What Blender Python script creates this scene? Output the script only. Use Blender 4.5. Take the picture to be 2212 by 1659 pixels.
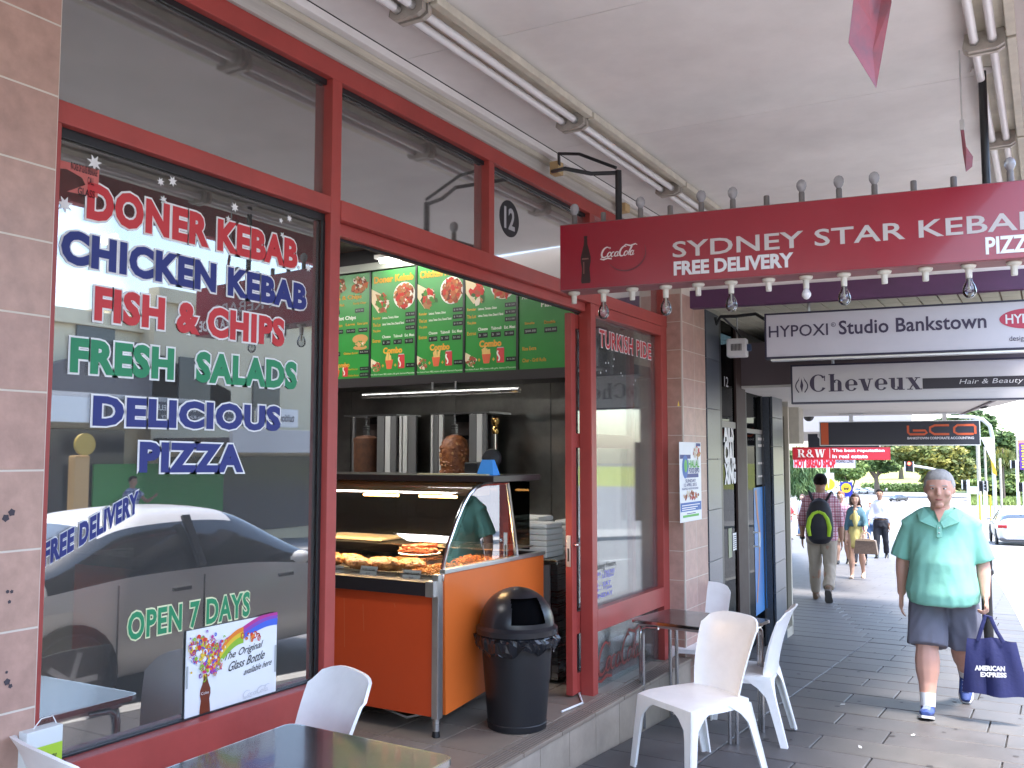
import bpy, bmesh, math, random
from mathutils import Vector, Matrix
random.seed(7)
for o in list(bpy.data.objects): bpy.data.objects.remove(o)
C = bpy.context.scene
COL = C.collection
R = math.radians
# ---------------------------------------------------------------- camera
F, CX, CY = 1999.3, 1106.0, 829.5            # focal length and centre in units of a 2212 wide picture
YAW, PITCH = R(30.1), math.atan(153.2/1999.3)
EYE = Vector((2.2, 0.0, 1.31))
cam = bpy.data.cameras.new('camera'); co = bpy.data.objects.new('camera', cam); COL.objects.link(co)
co.location = EYE; co.rotation_euler = (math.pi/2+PITCH, 0, YAW)
cam.sensor_fit = 'HORIZONTAL'; cam.sensor_width = 36; cam.lens = 36*F/2212
cam.clip_start = .05; cam.clip_end = 1500
C.camera = co
# ---------------------------------------------------------------- sky and sun
w = bpy.data.worlds.new('World'); C.world = w; w.use_nodes = True
nt = w.node_tree; bg = nt.nodes['Background']
sk = nt.nodes.new('ShaderNodeTexSky'); sk.sky_type = 'NISHITA'; sk.sun_disc = False
SUN_EL, SUN_AZ = R(69), R(98)
sk.sun_elevation = SUN_EL; sk.sun_rotation = SUN_AZ; sk.air_density = 1.0; sk.dust_density = 1.6; sk.ozone_density = 1.0
nt.links.new(sk.outputs[0], bg.inputs[0]); bg.inputs[1].default_value = 0.15
sd = bpy.data.lights.new('sun', 'SUN'); sd.energy = 2.0; sd.angle = R(12); sd.color = (1, .94, .86)
so = bpy.data.objects.new('sun', sd); COL.objects.link(so)
dv = Vector((math.sin(SUN_AZ)*math.cos(SUN_EL), math.cos(SUN_AZ)*math.cos(SUN_EL), math.sin(SUN_EL)))
so.rotation_euler = dv.to_track_quat('Z', 'Y').to_euler(); so.location = (8, 0, 12)
C.view_settings.view_transform = 'Standard'; C.view_settings.look = 'None'
C.view_settings.exposure = 2.8; C.view_settings.gamma = 1; C.view_settings.use_curve_mapping = False
C.render.engine = 'CYCLES'
C.cycles.max_bounces = 10; C.cycles.diffuse_bounces = 5; C.cycles.glossy_bounces = 5; C.cycles.transparent_max_bounces = 16
C.cycles.caustics_reflective = False; C.cycles.caustics_refractive = False
# ---------------------------------------------------------------- measuring helpers (surveyed points -> world)
_f = Vector((-math.sin(YAW)*math.cos(PITCH), math.cos(YAW)*math.cos(PITCH), math.sin(PITCH)))
_r = Vector((math.cos(YAW), math.sin(YAW), 0)); _u = _r.cross(_f)
def ray(x, y): return _f + (x-CX)/F*_r + (CY-y)/F*_u
def PX(x, y, v=0.): d = ray(x, y); return EYE + d*((v-EYE.x)/d.x)
def PY(x, y, v): d = ray(x, y); return EYE + d*((v-EYE.y)/d.y)
def PZ(x, y, v): d = ray(x, y); return EYE + d*((v-EYE.z)/d.z)
def PD(x, y, depth): return EYE + ray(x, y)*depth
GA, GB, YF = 0.01, -0.051, 165.0
def gz(Y):                                   # pavement level: falls away along the street, then flat
    return GA + GB*max(-6, min(Y, YF))
def PG(x, y, dz=0):
    d = ray(x, y); t = (GA+dz+GB*EYE.y-EYE.z)/(d.z-GB*d.y)
    p = EYE + d*t
    if t < 0 or p.y > YF: p = PZ(x, y, gz(YF)+dz)
    return p
def kerb_x(Y): return 2.75-.02*Y if Y < 0 else (2.75-.05*Y-.001*Y*Y if Y < 40 else -.85-.11*(Y-40))
# ---------------------------------------------------------------- materials
MATS = {}
def mat(name, col, rough=.6, metal=0, noise=0, nscale=8, bump=0, bscale=60, spec=.5, emit=0, alpha=1, coat=0, col2=None, trans=0, stretch=None, sub=0, detail=6):
    if name in MATS: return MATS[name]
    m = bpy.data.materials.new(name); m.use_nodes = True; MATS[name] = m
    n = m.node_tree.nodes; l = m.node_tree.links; b = n['Principled BSDF']
    c4 = (*col, 1)
    b.inputs['Base Color'].default_value = c4; b.inputs['Roughness'].default_value = rough
    b.inputs['Metallic'].default_value = metal; b.inputs['Specular IOR Level'].default_value = spec
    b.inputs['Coat Weight'].default_value = coat; b.inputs['Transmission Weight'].default_value = trans
    if coat: b.inputs['Coat Roughness'].default_value = .05
    if sub: b.inputs['Subsurface Weight'].default_value = sub; b.inputs['Subsurface Radius'].default_value = (.02, .01, .006)
    if emit: b.inputs['Emission Color'].default_value = c4; b.inputs['Emission Strength'].default_value = emit
    tc = n.new('ShaderNodeTexCoord'); src = tc.outputs['Object']
    if stretch:
        mp = n.new('ShaderNodeMapping'); mp.inputs['Scale'].default_value = stretch; l.new(src, mp.inputs[0]); src = mp.outputs[0]
    if noise or col2:
        t = n.new('ShaderNodeTexNoise'); t.inputs['Scale'].default_value = nscale; t.inputs['Detail'].default_value = detail; t.inputs['Roughness'].default_value = .65
        l.new(src, t.inputs['Vector'])
        r_ = n.new('ShaderNodeValToRGB'); r_.color_ramp.elements[0].position = .3; r_.color_ramp.elements[1].position = .7
        a = col2 or tuple(max(0, c*(1-noise)) for c in col); bb = col if col2 else tuple(min(1, c*(1+noise*.6)) for c in col)
        r_.color_ramp.elements[0].color = (*a, 1); r_.color_ramp.elements[1].color = (*bb, 1)
        l.new(t.outputs['Fac'], r_.inputs[0]); l.new(r_.outputs[0], b.inputs['Base Color'])
        if rough > .15:
            mr = n.new('ShaderNodeMapRange'); mr.inputs['To Min'].default_value = rough*.8; mr.inputs['To Max'].default_value = min(1, rough*1.2)
            l.new(t.outputs['Fac'], mr.inputs[0]); l.new(mr.outputs[0], b.inputs['Roughness'])
    if bump:
        t2 = n.new('ShaderNodeTexNoise'); t2.inputs['Scale'].default_value = bscale; t2.inputs['Detail'].default_value = 4
        l.new(src, t2.inputs['Vector']); bp = n.new('ShaderNodeBump'); bp.inputs['Strength'].default_value = bump; bp.inputs['Distance'].default_value = .01
        l.new(t2.outputs['Fac'], bp.inputs['Height']); l.new(bp.outputs[0], b.inputs['Normal'])
    return m
def glass_mat(name, tint=(.82, .86, .84), boost=1.0, ior=1.5, rough=0.0, dust_haze=0):
    if name in MATS: return MATS[name]
    m = bpy.data.materials.new(name); m.use_nodes = True; MATS[name] = m
    n = m.node_tree.nodes; l = m.node_tree.links
    for k in list(n): n.remove(k)
    out = n.new('ShaderNodeOutputMaterial'); mx = n.new('ShaderNodeMixShader'); tr = n.new('ShaderNodeBsdfTransparent'); gl = n.new('ShaderNodeBsdfGlossy')
    tr.inputs[0].default_value = (*tint, 1); gl.inputs['Roughness'].default_value = rough
    fr = n.new('ShaderNodeFresnel'); fr.inputs['IOR'].default_value = ior
    mu = n.new('ShaderNodeMath'); mu.operation = 'MULTIPLY'; mu.inputs[1].default_value = boost; mu.use_clamp = True
    l.new(fr.outputs[0], mu.inputs[0]); l.new(mu.outputs[0], mx.inputs[0]); l.new(tr.outputs[0], mx.inputs[1]); l.new(gl.outputs[0], mx.inputs[2]); l.new(mx.outputs[0], out.inputs[0])
    if dust_haze:  # dusty film that doubles as painted haze, lightening the dark glass
        df = n.new('ShaderNodeBsdfDiffuse'); df.inputs[0].default_value = (.62, .60, .58, 1); m2 = n.new('ShaderNodeMixShader'); m2.inputs[0].default_value = dust_haze
        l.new(mx.outputs[0], m2.inputs[1]); l.new(df.outputs[0], m2.inputs[2]); l.new(m2.outputs[0], out.inputs[0])
    return m
# ---------------------------------------------------------------- mesh helpers
class MB:
    def __init__(s): s.v = []; s.f = []; s.m = []; s.cur = 0
    def add(s, vs, fs):
        k = len(s.v); s.v += [Vector(v) for v in vs]; s.f += [tuple(i+k for i in f) for f in fs]; s.m += [s.cur]*len(fs); return s
    def box(s, x0, x1, y0, y1, z0, z1, bev=0):
        return s.obox(Vector(((x0+x1)/2, (y0+y1)/2, (z0+z1)/2)), Vector((1, 0, 0)), Vector((0, 1, 0)), Vector((0, 0, 1)), abs(x1-x0), abs(y1-y0), abs(z1-z0), bev)
    def obox(s, c, a, b, n, la, lb, ln, bev=0):    # box on the axes a, b, n
        c = Vector(c)
        if bev <= 0:
            vs = [c+a*(i*la/2)+b*(j*lb/2)+n*(k*ln/2) for k in (-1, 1) for j in (-1, 1) for i in (-1, 1)]
            return s.add(vs, [(0, 2, 3, 1), (4, 5, 7, 6), (0, 1, 5, 4), (2, 6, 7, 3), (0, 4, 6, 2), (1, 3, 7, 5)])
        bm = bmesh.new(); bmesh.ops.create_cube(bm, size=1)
        for v in bm.verts: v.co = Vector((v.co.x*la, v.co.y*lb, v.co.z*ln))
        bmesh.ops.bevel(bm, geom=bm.edges[:], offset=min(bev, la/2.2, lb/2.2, ln/2.2), segments=2, affect='EDGES', profile=.6)
        bm.verts.index_update()
        vs = [c+a*v.co.x+b*v.co.y+n*v.co.z for v in bm.verts]; fs = [tuple(v.index for v in f.verts) for f in bm.faces]; bm.free()
        return s.add(vs, fs)
    def prism(s, pts, d):                            # polygon pts pushed along d
        n = len(pts); d = Vector(d); pts = [Vector(p) for p in pts]
        nn = Vector()
        for i in range(n): nn += pts[i].cross(pts[(i+1) % n])
        if nn.dot(d) < 0: pts = pts[::-1]
        s.add(pts + [p+d for p in pts], [tuple(range(n))[::-1], tuple(range(n, 2*n))] + [(i, (i+1) % n, n+(i+1) % n, n+i) for i in range(n)])
        return s
    def poly(s, pts): return s.add(pts, [tuple(range(len(pts)))])
    def tube(s, path, r, n=8, cap=True):
        path = [Vector(p) for p in path]; rs = r if isinstance(r, (list, tuple)) else [r]*len(path)
        rings = []; up = None
        for i, p in enumerate(path):
            t = (path[min(i+1, len(path)-1)]-path[max(i-1, 0)])
            t = t.normalized() if t.length > 1e-9 else Vector((0, 0, 1))
            if up is None:
                up = Vector((0, 0, 1)) if abs(t.z) < .9 else Vector((0, 1, 0))
            up = (up-t*up.dot(t)).normalized(); sd_ = t.cross(up)
            rr = rs[i]; ra, rb = rr if isinstance(rr, tuple) else (rr, rr)
            rings.append([p+sd_*math.cos(2*math.pi*k/n)*ra+up*math.sin(2*math.pi*k/n)*rb for k in range(n)])
        vs = [v for rg in rings for v in rg]; fs = []
        for i in range(len(rings)-1):
            for k in range(n): fs.append((i*n+k, i*n+(k+1) % n, (i+1)*n+(k+1) % n, (i+1)*n+k))
        if cap: fs.append(tuple(range(n))[::-1]); fs.append(tuple((len(rings)-1)*n+k for k in range(n)))
        return s.add(vs, fs)
    def lathe(s, prof, c=(0, 0, 0), n=20, axis=Vector((0, 0, 1)), capb=True, capt=True):
        c = Vector(c); ax = Vector(axis).normalized(); a = ax.orthogonal().normalized(); b = ax.cross(a)
        vs = [c+ax*z+(a*math.cos(2*math.pi*k/n)+b*math.sin(2*math.pi*k/n))*rr for rr, z in prof for k in range(n)]; fs = []
        for i in range(len(prof)-1):
            for k in range(n): fs.append((i*n+k, i*n+(k+1) % n, (i+1)*n+(k+1) % n, (i+1)*n+k))
        if capb: fs.append(tuple(range(n))[::-1])
        if capt: fs.append(tuple((len(prof)-1)*n+k for k in range(n)))
        return s.add(vs, fs)
    def ell(s, c, rx, ry, rz, n=12, m=8, a=Vector((1, 0, 0)), b=Vector((0, 1, 0)), u=Vector((0, 0, 1))):
        c = Vector(c); vs = [c-u*rz]; fs = []
        for i in range(1, m):
            t = math.pi*i/m-math.pi/2
            for k in range(n):
                p = 2*math.pi*k/n; vs.append(c+a*rx*math.cos(t)*math.cos(p)+b*ry*math.cos(t)*math.sin(p)+u*rz*math.sin(t))
        vs.append(c+u*rz); L = len(vs)-1
        for k in range(n):
            fs.append((0, 1+(k+1) % n, 1+k)); fs.append((L, L-n+k, L-n+(k+1) % n))
            for i in range(m-2): q = 1+i*n; fs.append((q+k, q+(k+1) % n, q+n+(k+1) % n, q+n+k))
        return s.add(vs, fs)
    def xf(s, M): s.v = [M @ v for v in s.v]; return s
WMX = {}
def Wm(o): return WMX.get(o.name, Matrix.Identity(4)) if o else Matrix.Identity(4)
def obj(name, mb, m, parent=None, smooth=None, kind=None, label=None):
    me = bpy.data.meshes.new(name)
    M = Wm(parent).inverted(); vs = [M @ v for v in mb.v]
    me.from_pydata([tuple(v) for v in vs], [], mb.f)
    ms = m if isinstance(m, (list, tuple)) else [m]
    for k in ms: me.materials.append(k)
    if len(ms) > 1: me.polygons.foreach_set('material_index', [min(i, len(ms)-1) for i in mb.m])
    if smooth:
        me.polygons.foreach_set('use_smooth', [True]*len(me.polygons))
        try: me.set_sharp_from_angle(angle=R(smooth if smooth is not True else 40))
        except Exception: pass
    me.update()
    o = bpy.data.objects.new(name, me); COL.objects.link(o)
    if parent: o.parent = parent; WMX[o.name] = Wm(parent)
    if kind: o['kind'] = kind
    if label: o['label'] = label
    return o
def tag(o, label, cat, group=None, kind=None):
    if label: o['label'] = label
    if cat: o['category'] = cat
    if group: o['group'] = group
    if kind: o['kind'] = kind
    return o
def thing(name, label, cat, loc=(0, 0, 0), rz=0, group=None):
    o = bpy.data.objects.new(name, None); COL.objects.link(o); o.location = loc; o.rotation_euler = (0, 0, rz)
    o.empty_display_size = .05
    WMX[o.name] = Matrix.Translation(Vector(loc)) @ Matrix.Rotation(rz, 4, 'Z')
    return tag(o, label, cat, group)
def dup(root, loc=None, rz=None, label=None, group=None, scale=None):
    r = root.copy(); COL.objects.link(r)
    if loc is not None: r.location = loc
    if rz is not None: r.rotation_euler = (0, 0, rz)
    if scale: r.scale = (scale,)*3
    if label: r['label'] = label
    if group: r['group'] = group
    for ch in list(root.children):
        c = ch.copy(); COL.objects.link(c); c.parent = r
        for g in ch.children: d = g.copy(); COL.objects.link(d); d.parent = c
    return r
X_, Y_, Z_ = Vector((1, 0, 0)), Vector((0, 1, 0)), Vector((0, 0, 1))
class Plane:                                        # a printed surface: origin, right, up
    def __init__(s, O, r, u=Z_): s.O = Vector(O); s.r = Vector(r).normalized(); s.u = Vector(u).normalized(); s.n = s.r.cross(s.u)
    def at(s, a, b, d=0): return s.O+s.r*a+s.u*b+s.n*d
    def hit(s, x, y):
        d = ray(x, y); t = (s.O-EYE).dot(s.n)/d.dot(s.n); q = EYE+d*t-s.O; return q.dot(s.r), q.dot(s.u)
FACADE = Plane((0, 0, 0), Y_); GL = Plane((-.045, 0, 0), Y_)
TXT = {}
def glyphs(s, off, space=1.0, lh=1.0, align='LEFT'):
    key = (s, round(off, 4), space, lh, align)
    if key in TXT: return TXT[key]
    cu = bpy.data.curves.new('t', 'FONT'); cu.body = s; cu.size = 1; cu.offset = off; cu.resolution_u = 3; cu.space_character = space; cu.space_line = lh; cu.align_x = align
    o = bpy.data.objects.new('t', cu); COL.objects.link(o)
    dg = bpy.context.evaluated_depsgraph_get(); me = bpy.data.meshes.new_from_object(o.evaluated_get(dg))
    res = ([(v.co.x, v.co.y) for v in me.vertices], [tuple(p.vertices) for p in me.polygons])
    bpy.data.objects.remove(o); bpy.data.meshes.remove(me); bpy.data.curves.remove(cu)
    TXT[key] = res; return res
def text(pl, s, a0, b0, a1, b1, m, parent, off=.0, d=.0015, outline=None, om=None, shear=0, slope=0, name='lettering', mb=None, space=1.0, label=None, lh=1.0, align='LEFT', curve=None):
    """print s so that its bounding box fills a0..a1, b0..b1 of plane pl; slope tilts the baseline, shear slants the letters"""
    V, _ = glyphs(s, 0, space, lh, align)
    if not V: return None
    x0 = min(v[0] for v in V); x1 = max(v[0] for v in V); y0 = min(v[1] for v in V); y1 = max(v[1] for v in V)
    def put(off_, dd):
        W, fs = glyphs(s, off_, space, lh, align); out = []
        for x, y in W:
            p = (x-x0)/(x1-x0); q = (y-y0)/(y1-y0)
            a = a0+(a1-a0)*p+shear*(b1-b0)*q; b = b0+(b1-b0)*q+slope*(a-a0)
            if curve: b += curve(p)
            out.append(pl.at(a, b, dd))
        return out, fs
    if outline:
        ob = MB(); ob.add(*put(off+outline, d)); obj('letter_outline', ob, om, parent); d += .0015
    tb = mb or MB(); tb.add(*put(off, d))
    if mb is None: return obj(name, tb, m, parent, label=label)
def pen(mb, pl, pts, wd, d=.002, closed=False):     # a stroke of varying width on a plane
    n = len(pts); L = []; Rr = []
    for i in range(n):
        a = pts[max(i-1, 0)]; b = pts[min(i+1, n-1)]
        if closed: a = pts[(i-1) % n]; b = pts[(i+1) % n]
        dx, dy = b[0]-a[0], b[1]-a[1]; k = math.hypot(dx, dy) or 1; dx /= k; dy /= k
        ww = (wd(i/(n-1)) if callable(wd) else wd)/2
        L.append((pts[i][0]-dy*ww, pts[i][1]+dx*ww)); Rr.append((pts[i][0]+dy*ww, pts[i][1]-dx*ww))
    vs = [pl.at(*p, d) for p in L]+[pl.at(*p, d) for p in Rr]
    fs = [(i, n+i, n+i+1, i+1) for i in range(n-1)]
    if closed: fs.append((n-1, 2*n-1, n, 0))
    mb.add(vs, fs)
def arc(cx, cy, rx, ry, a0, a1, n=16, sh=0):
    o = []
    for i in range(n+1):
        t = R(a0+(a1-a0)*i/n); y = cy+ry*math.sin(t); o.append((cx+rx*math.cos(t)+sh*(y-cy), y))
    return o
def rect(mb, pl, a0, b0, a1, b1, d=.001): mb.poly([pl.at(a0, b0, d), pl.at(a1, b0, d), pl.at(a1, b1, d), pl.at(a0, b1, d)])
def disc(mb, pl, a, b, ra, rb, d=.001, n=24): mb.poly([pl.at(a+ra*math.cos(2*math.pi*k/n), b+rb*math.sin(2*math.pi*k/n), d) for k in range(n)])
def star(mb, pl, a, b, r, d=.002, n=7, rot=.3, inner=.45):
    pts = []
    for k in range(2*n):
        rr = r if k % 2 == 0 else r*inner; t = math.pi*k/n+rot; pts.append((a+rr*math.sin(t), b+rr*math.cos(t)))
    c = pl.at(a, b, d); vs = [c]+[pl.at(*p, d) for p in pts]; L = len(pts)
    mb.add(vs, [(0, 1+(k+1) % L, 1+k) for k in range(L)])
def split_mb(mb, k):                                # faces of one material as a mesh of its own
    o = MB(); mp = {}
    for f, mi in zip(mb.f, mb.m):
        if mi != k: continue
        nf = []
        for i in f:
            if i not in mp: mp[i] = len(o.v); o.v.append(mb.v[i])
            nf.append(mp[i])
        o.f.append(tuple(nf)); o.m.append(0)
    return o
def subsurf(mb, lv=2, crease=None):
    me = bpy.data.meshes.new('s'); me.from_pydata([tuple(v) for v in mb.v], [], mb.f)
    mx = max(mb.m)+1
    for k in range(mx): me.materials.append(MATS[list(MATS)[0]])
    me.polygons.foreach_set('material_index', mb.m)
    o = bpy.data.objects.new('s', me); COL.objects.link(o)
    if crease:
        at = me.attributes.new('crease_edge', 'FLOAT', 'EDGE')
        for e in me.edges: at.data[e.index].value = crease(me.vertices[e.vertices[0]].co, me.vertices[e.vertices[1]].co)
    md = o.modifiers.new('s', 'SUBSURF'); md.levels = lv; md.render_levels = lv
    m2 = bpy.data.meshes.new_from_object(o.evaluated_get(bpy.context.evaluated_depsgraph_get()))
    r_ = MB(); r_.v = [v.co.copy() for v in m2.vertices]; r_.f = [tuple(p.vertices) for p in m2.polygons]; r_.m = [p.material_index for p in m2.polygons]
    bpy.data.objects.remove(o); bpy.data.meshes.remove(me); bpy.data.meshes.remove(m2); return r_
def fuse(mb, voxel=.012, smooth=4, disp=None):      # weld overlapping closed shapes into one skin
    me = bpy.data.meshes.new('s'); me.from_pydata([tuple(v) for v in mb.v], [], mb.f)
    bm = bmesh.new(); bm.from_mesh(me); bmesh.ops.recalc_face_normals(bm, faces=bm.faces[:]); bm.to_mesh(me); bm.free()
    o = bpy.data.objects.new('s', me); COL.objects.link(o)
    md = o.modifiers.new('r', 'REMESH'); md.mode = 'VOXEL'; md.voxel_size = voxel
    sm = o.modifiers.new('m', 'SMOOTH'); sm.factor = .5; sm.iterations = smooth
    m2 = bpy.data.meshes.new_from_object(o.evaluated_get(bpy.context.evaluated_depsgraph_get()))
    r_ = MB(); r_.v = [v.co.copy() for v in m2.vertices]; r_.f = [tuple(p.vertices) for p in m2.polygons]; r_.m = [0]*len(r_.f)
    if disp:
        nr = [v.normal.copy() for v in m2.vertices]; r_.v = [v+n_*disp(v) for v, n_ in zip(r_.v, nr)]
    bpy.data.objects.remove(o); bpy.data.meshes.remove(me); bpy.data.meshes.remove(m2); return r_
# ---------------------------------------------------------------- palette
WHITE = mat('white_vinyl', (.78, .77, .76), .5)
RED = mat('red_frame_paint', (.38, .058, .048), .42, noise=.14, nscale=5, bump=.04, bscale=40)
REDD = mat('red_vinyl', (.52, .025, .03), .5); BLUE = mat('blue_vinyl', (.010, .018, .16), .5); GREEN = mat('green_vinyl', (.012, .22, .09), .5)
CREAMV = mat('cream_vinyl', (.72, .72, .45), .5)
BLACK = mat('black_paint', (.012, .012, .014), .45); BLACKV = mat('black_vinyl', (.012, .01, .014), .6)
STEEL = mat('brushed_steel', (.5, .5, .5), .28, metal=1, noise=.2, nscale=4, stretch=(1, 1, 30))
CHROME = mat('chrome_tube', (.62, .62, .62), .12, metal=1, noise=.1, nscale=9)
ALU = mat('aluminium', (.62, .62, .62), .35, metal=.9, noise=.1)
PLW = mat('white_plastic', (.88, .865, .855), .35, noise=.05, nscale=14)
GLASS = glass_mat('shop_glass', (.84, .86, .85), 6.5, rough=.012, dust_haze=.05)
GLASS2 = glass_mat('side_window_glass', (.84, .86, .85), .6, rough=.02, dust_haze=.05)
GLASST = glass_mat('transom_glass', (.70, .70, .68), 8.5, rough=.05, dust_haze=.08)
GLASSC = glass_mat('cabinet_glass', (.94, .96, .95), .45)
# ================================================================ ground
PAVE = [mat('paver_%s' % k, c, .55, noise=.22, nscale=6, bump=.12, bscale=90) for k, c in (('dark', (.078, .072, .074)), ('mid', (.084, .078, .079)), ('warm', (.089, .082, .080)), ('deep', (.074, .069, .071)))]
PAVEL = mat('paver_light', (.11, .105, .105), .6, noise=.2, nscale=6, bump=.1, bscale=90)
JOINT = mat('pavement_bed', (.075, .072, .074), .8, noise=.2)
def patt(name, col, sx, sy, mortar, rough=.6):
    if name in MATS: return MATS[name]
    m = mat(name, col, rough, noise=.2, nscale=5); n = m.node_tree.nodes; l = m.node_tree.links; b = n['Principled BSDF']
    src = b.inputs['Base Color'].links[0].from_socket
    br = n.new('ShaderNodeTexBrick'); br.inputs['Scale'].default_value = 1; br.inputs['Brick Width'].default_value = sx; br.inputs['Row Height'].default_value = sy
    br.inputs['Mortar Size'].default_value = .008; br.inputs['Color1'].default_value = (1, 1, 1, 1); br.inputs['Color2'].default_value = (.85, .85, .86, 1); br.inputs['Mortar'].default_value = (*mortar, 1)
    tc = n.new('ShaderNodeTexCoord'); l.new(tc.outputs['Object'], br.inputs['Vector'])
    mx = n.new('ShaderNodeMixRGB'); mx.blend_type = 'MULTIPLY'; mx.inputs[0].default_value = 1; l.new(src, mx.inputs[1]); l.new(br.outputs[0], mx.inputs[2]); l.new(mx.outputs[0], b.inputs['Base Color'])
    return m
PAVF = patt('far_pavers', (.11, .106, .11), .6, .3, (.5, .5, .5))
YS = [-8, -4, 0, 2, 4, 6, 8, 10, 12, 15, 18, 21, 25, 29, 33, 38]
mb = MB()
for i in range(len(YS)-1):
    a, b = YS[i], YS[i+1]
    # building side bends to the left with the street
    def bx(Y): return -.1 if Y < 6.6 else (-.1-(Y-6.6)*.14 if Y < 10.8 else -.69-(Y-10.8)*.34)
    mb.poly([(bx(a), a, gz(a)-.02), (kerb_x(a), a, gz(a)-.02), (kerb_x(b), b, gz(b)-.02), (bx(b), b, gz(b)-.02)])
pav = obj('pavement', mb, JOINT, kind='structure'); 
# individual pavers in running bond
COURSE = .33; npv = 0; protoP = {}
def paver(x0, x1, y0, y1, m):
    global npv
    g = .004; z0 = gz(y0); z1 = gz(y1); t = .03; dz = random.uniform(-.0015, .0015)
    p = MB(); b = .004
    p.add([(x0+g, y0+g, z0-t), (x1-g, y0+g, z0-t), (x1-g, y1-g, z1-t), (x0+g, y1-g, z1-t),
           (x0+g, y0+g, z0-b+dz), (x1-g, y0+g, z0-b+dz), (x1-g, y1-g, z1-b+dz), (x0+g, y1-g, z1-b+dz),
           (x0+g+b, y0+g+b, z0+dz), (x1-g-b, y0+g+b, z0+dz), (x1-g-b, y1-g-b, z1+dz), (x0+g+b, y1-g-b, z1+dz)],
          [(0, 1, 5, 4), (1, 2, 6, 5), (2, 3, 7, 6), (3, 0, 4, 7), (4, 5, 9, 8), (5, 6, 10, 9), (6, 7, 11, 10), (7, 4, 8, 11), (8, 9, 10, 11)])
    obj('paver', p, m, pav); npv += 1
Y = -.4; row = 0
while Y < 13.0 and npv < 285:
    xe = kerb_x(Y)-.15; x = bx(Y) if Y > 5.9 else .145
    bl = .75+.0*Y
    xb = .62 if Y < 9.5 else max(bx(Y)+.3, .62-(Y-9.5)*.3)                   # pale border strip along the shopfronts
    if Y > 2.5:
        paver(x, xb, Y, Y+COURSE, PAVEL); x = xb
    else: x = x
    first = True; L = .9 if Y < 6 else .75
    while x < xe-.05:
        ln = (L*(.45 if row % 2 else .8) if first else L*random.choice((.8, 1, 1, 1.15))); first = False
        x2 = min(x+ln, xe)
        if xe-x2 < .15: x2 = xe
        paver(x, x2, Y, Y+COURSE, random.choice(PAVE)); x = x2
    Y += COURSE; row += 1
pe = Y
mb = MB()
for i in range(30):
    a = pe+(38-pe)*i/30; b = pe+(38-pe)*(i+1)/30
    mb.poly([(bx(a)-1.5, a, gz(a)), (kerb_x(a)-.15, a, gz(a)), (kerb_x(b)-.15, b, gz(b)), (bx(b)-1.5, b, gz(b))])
obj('far_paving', mb, PAVF, pav)
# kerb stones
KERB = mat('kerb_stone', (.42, .41, .39), .7, noise=.2, nscale=7, bump=.1)
kb = MB(); kb.poly([(kerb_x(-8)-.15, -8, gz(-8)-.2), (kerb_x(-8), -8, gz(-8)-.2), (kerb_x(0), 0, gz(0)-.2), (kerb_x(0)-.15, 0, gz(0)-.2)])
kerb = obj('kerb', kb, KERB, kind='structure')
Y = -7.8
while Y < 37:
    L = 1.2 if Y < 12 else 2.4
    a, b = Y+.004, min(Y+L, 38)-.004; p = MB()
    pts = [(kerb_x(a)-.15, a), (kerb_x(a), a), (kerb_x(b), b), (kerb_x(b)-.15, b)]
    p.add([(x, y, gz(y)-.3) for x, y in pts]+[(x, y, gz(y)+.002) for x, y in pts], [(4, 5, 6, 7), (0, 1, 5, 4), (1, 2, 6, 5), (2, 3, 7, 6), (3, 0, 4, 7)])
    obj('kerb_stone', p, KERB, kerb); Y += L
ASPH = mat('asphalt', (.22, .215, .215), .8, noise=.16, nscale=3, bump=.25, bscale=120)
RW = 10.5
mb = MB(); YR = [-60, -30, -8]+[y for y in YS if y > -8]+[50, 70, 100, 140, 168]
for i in range(len(YR)-1):
    a, b = YR[i], YR[i+1]
    mb.poly([(kerb_x(a), a, gz(a)-.13), (kerb_x(a)+RW, a, gz(a)-.13), (kerb_x(b)+RW, b, gz(b)-.13), (kerb_x(b), b, gz(b)-.13)])
zf = gz(168)
obj('road', mb, ASPH, kind='structure')
# wide forecourt beside the street, then the far junction and the grassy hill
mb = MB(); YW = [30, 38, 50, 70, 100, 140, 168]
for a, b in zip(YW[:-1], YW[1:]):
    mb.poly([(-120, a, gz(a)-.16), (kerb_x(a)+.1, a, gz(a)-.16), (kerb_x(b)+.1, b, gz(b)-.16), (-120, b, gz(b)-.16)])
    mb.poly([(kerb_x(a)+RW+3.8, a, gz(a)-.16), (120, a, gz(a)-.16), (120, b, gz(b)-.16), (kerb_x(b)+RW+3.8, b, gz(b)-.16)])
obj('forecourt', mb, ASPH, kind='structure')
mb = MB(); mb.poly([(-220, 168, zf-.13), (160, 168, zf-.13), (160, 300, zf-.13), (-260, 300, zf-.13)])
obj('junction_road', mb, ASPH, kind='structure')
GRASSF = mat('dry_grass', (.34, .33, .085), .9, col2=(.20, .25, .055), nscale=.25, bump=.3, bscale=30)
GRN = mat('earth', (.16, .15, .12), .9, noise=.2, nscale=1)
mb = MB(); mb.poly([(-1100, -700, -12), (1100, -700, -12), (1100, 1300, -12), (-1100, 1300, -12)])
obj('ground', mb, GRN, kind='structure')
mb = MB(); N = 24
def hz(x, y): return zf-.1+max(0, (min(y, 390)-272))*.048*(.8+.2*math.sin(x*.02+1))+.5*math.sin(x*.1)*math.sin(y*.07)*(1 if y > 280 else 0)
for i in range(N):
    for j in range(16):
        x0, x1 = -380+i*30, -380+(i+1)*30; y0, y1 = 268+j*12, 268+(j+1)*12
        mb.add([(x0, y0, hz(x0, y0)), (x1, y0, hz(x1, y0)), (x1, y1, hz(x1, y1)), (x0, y1, hz(x0, y1))], [(0, 1, 2, 3)])
obj('hill', mb, GRASSF, kind='structure')
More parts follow.
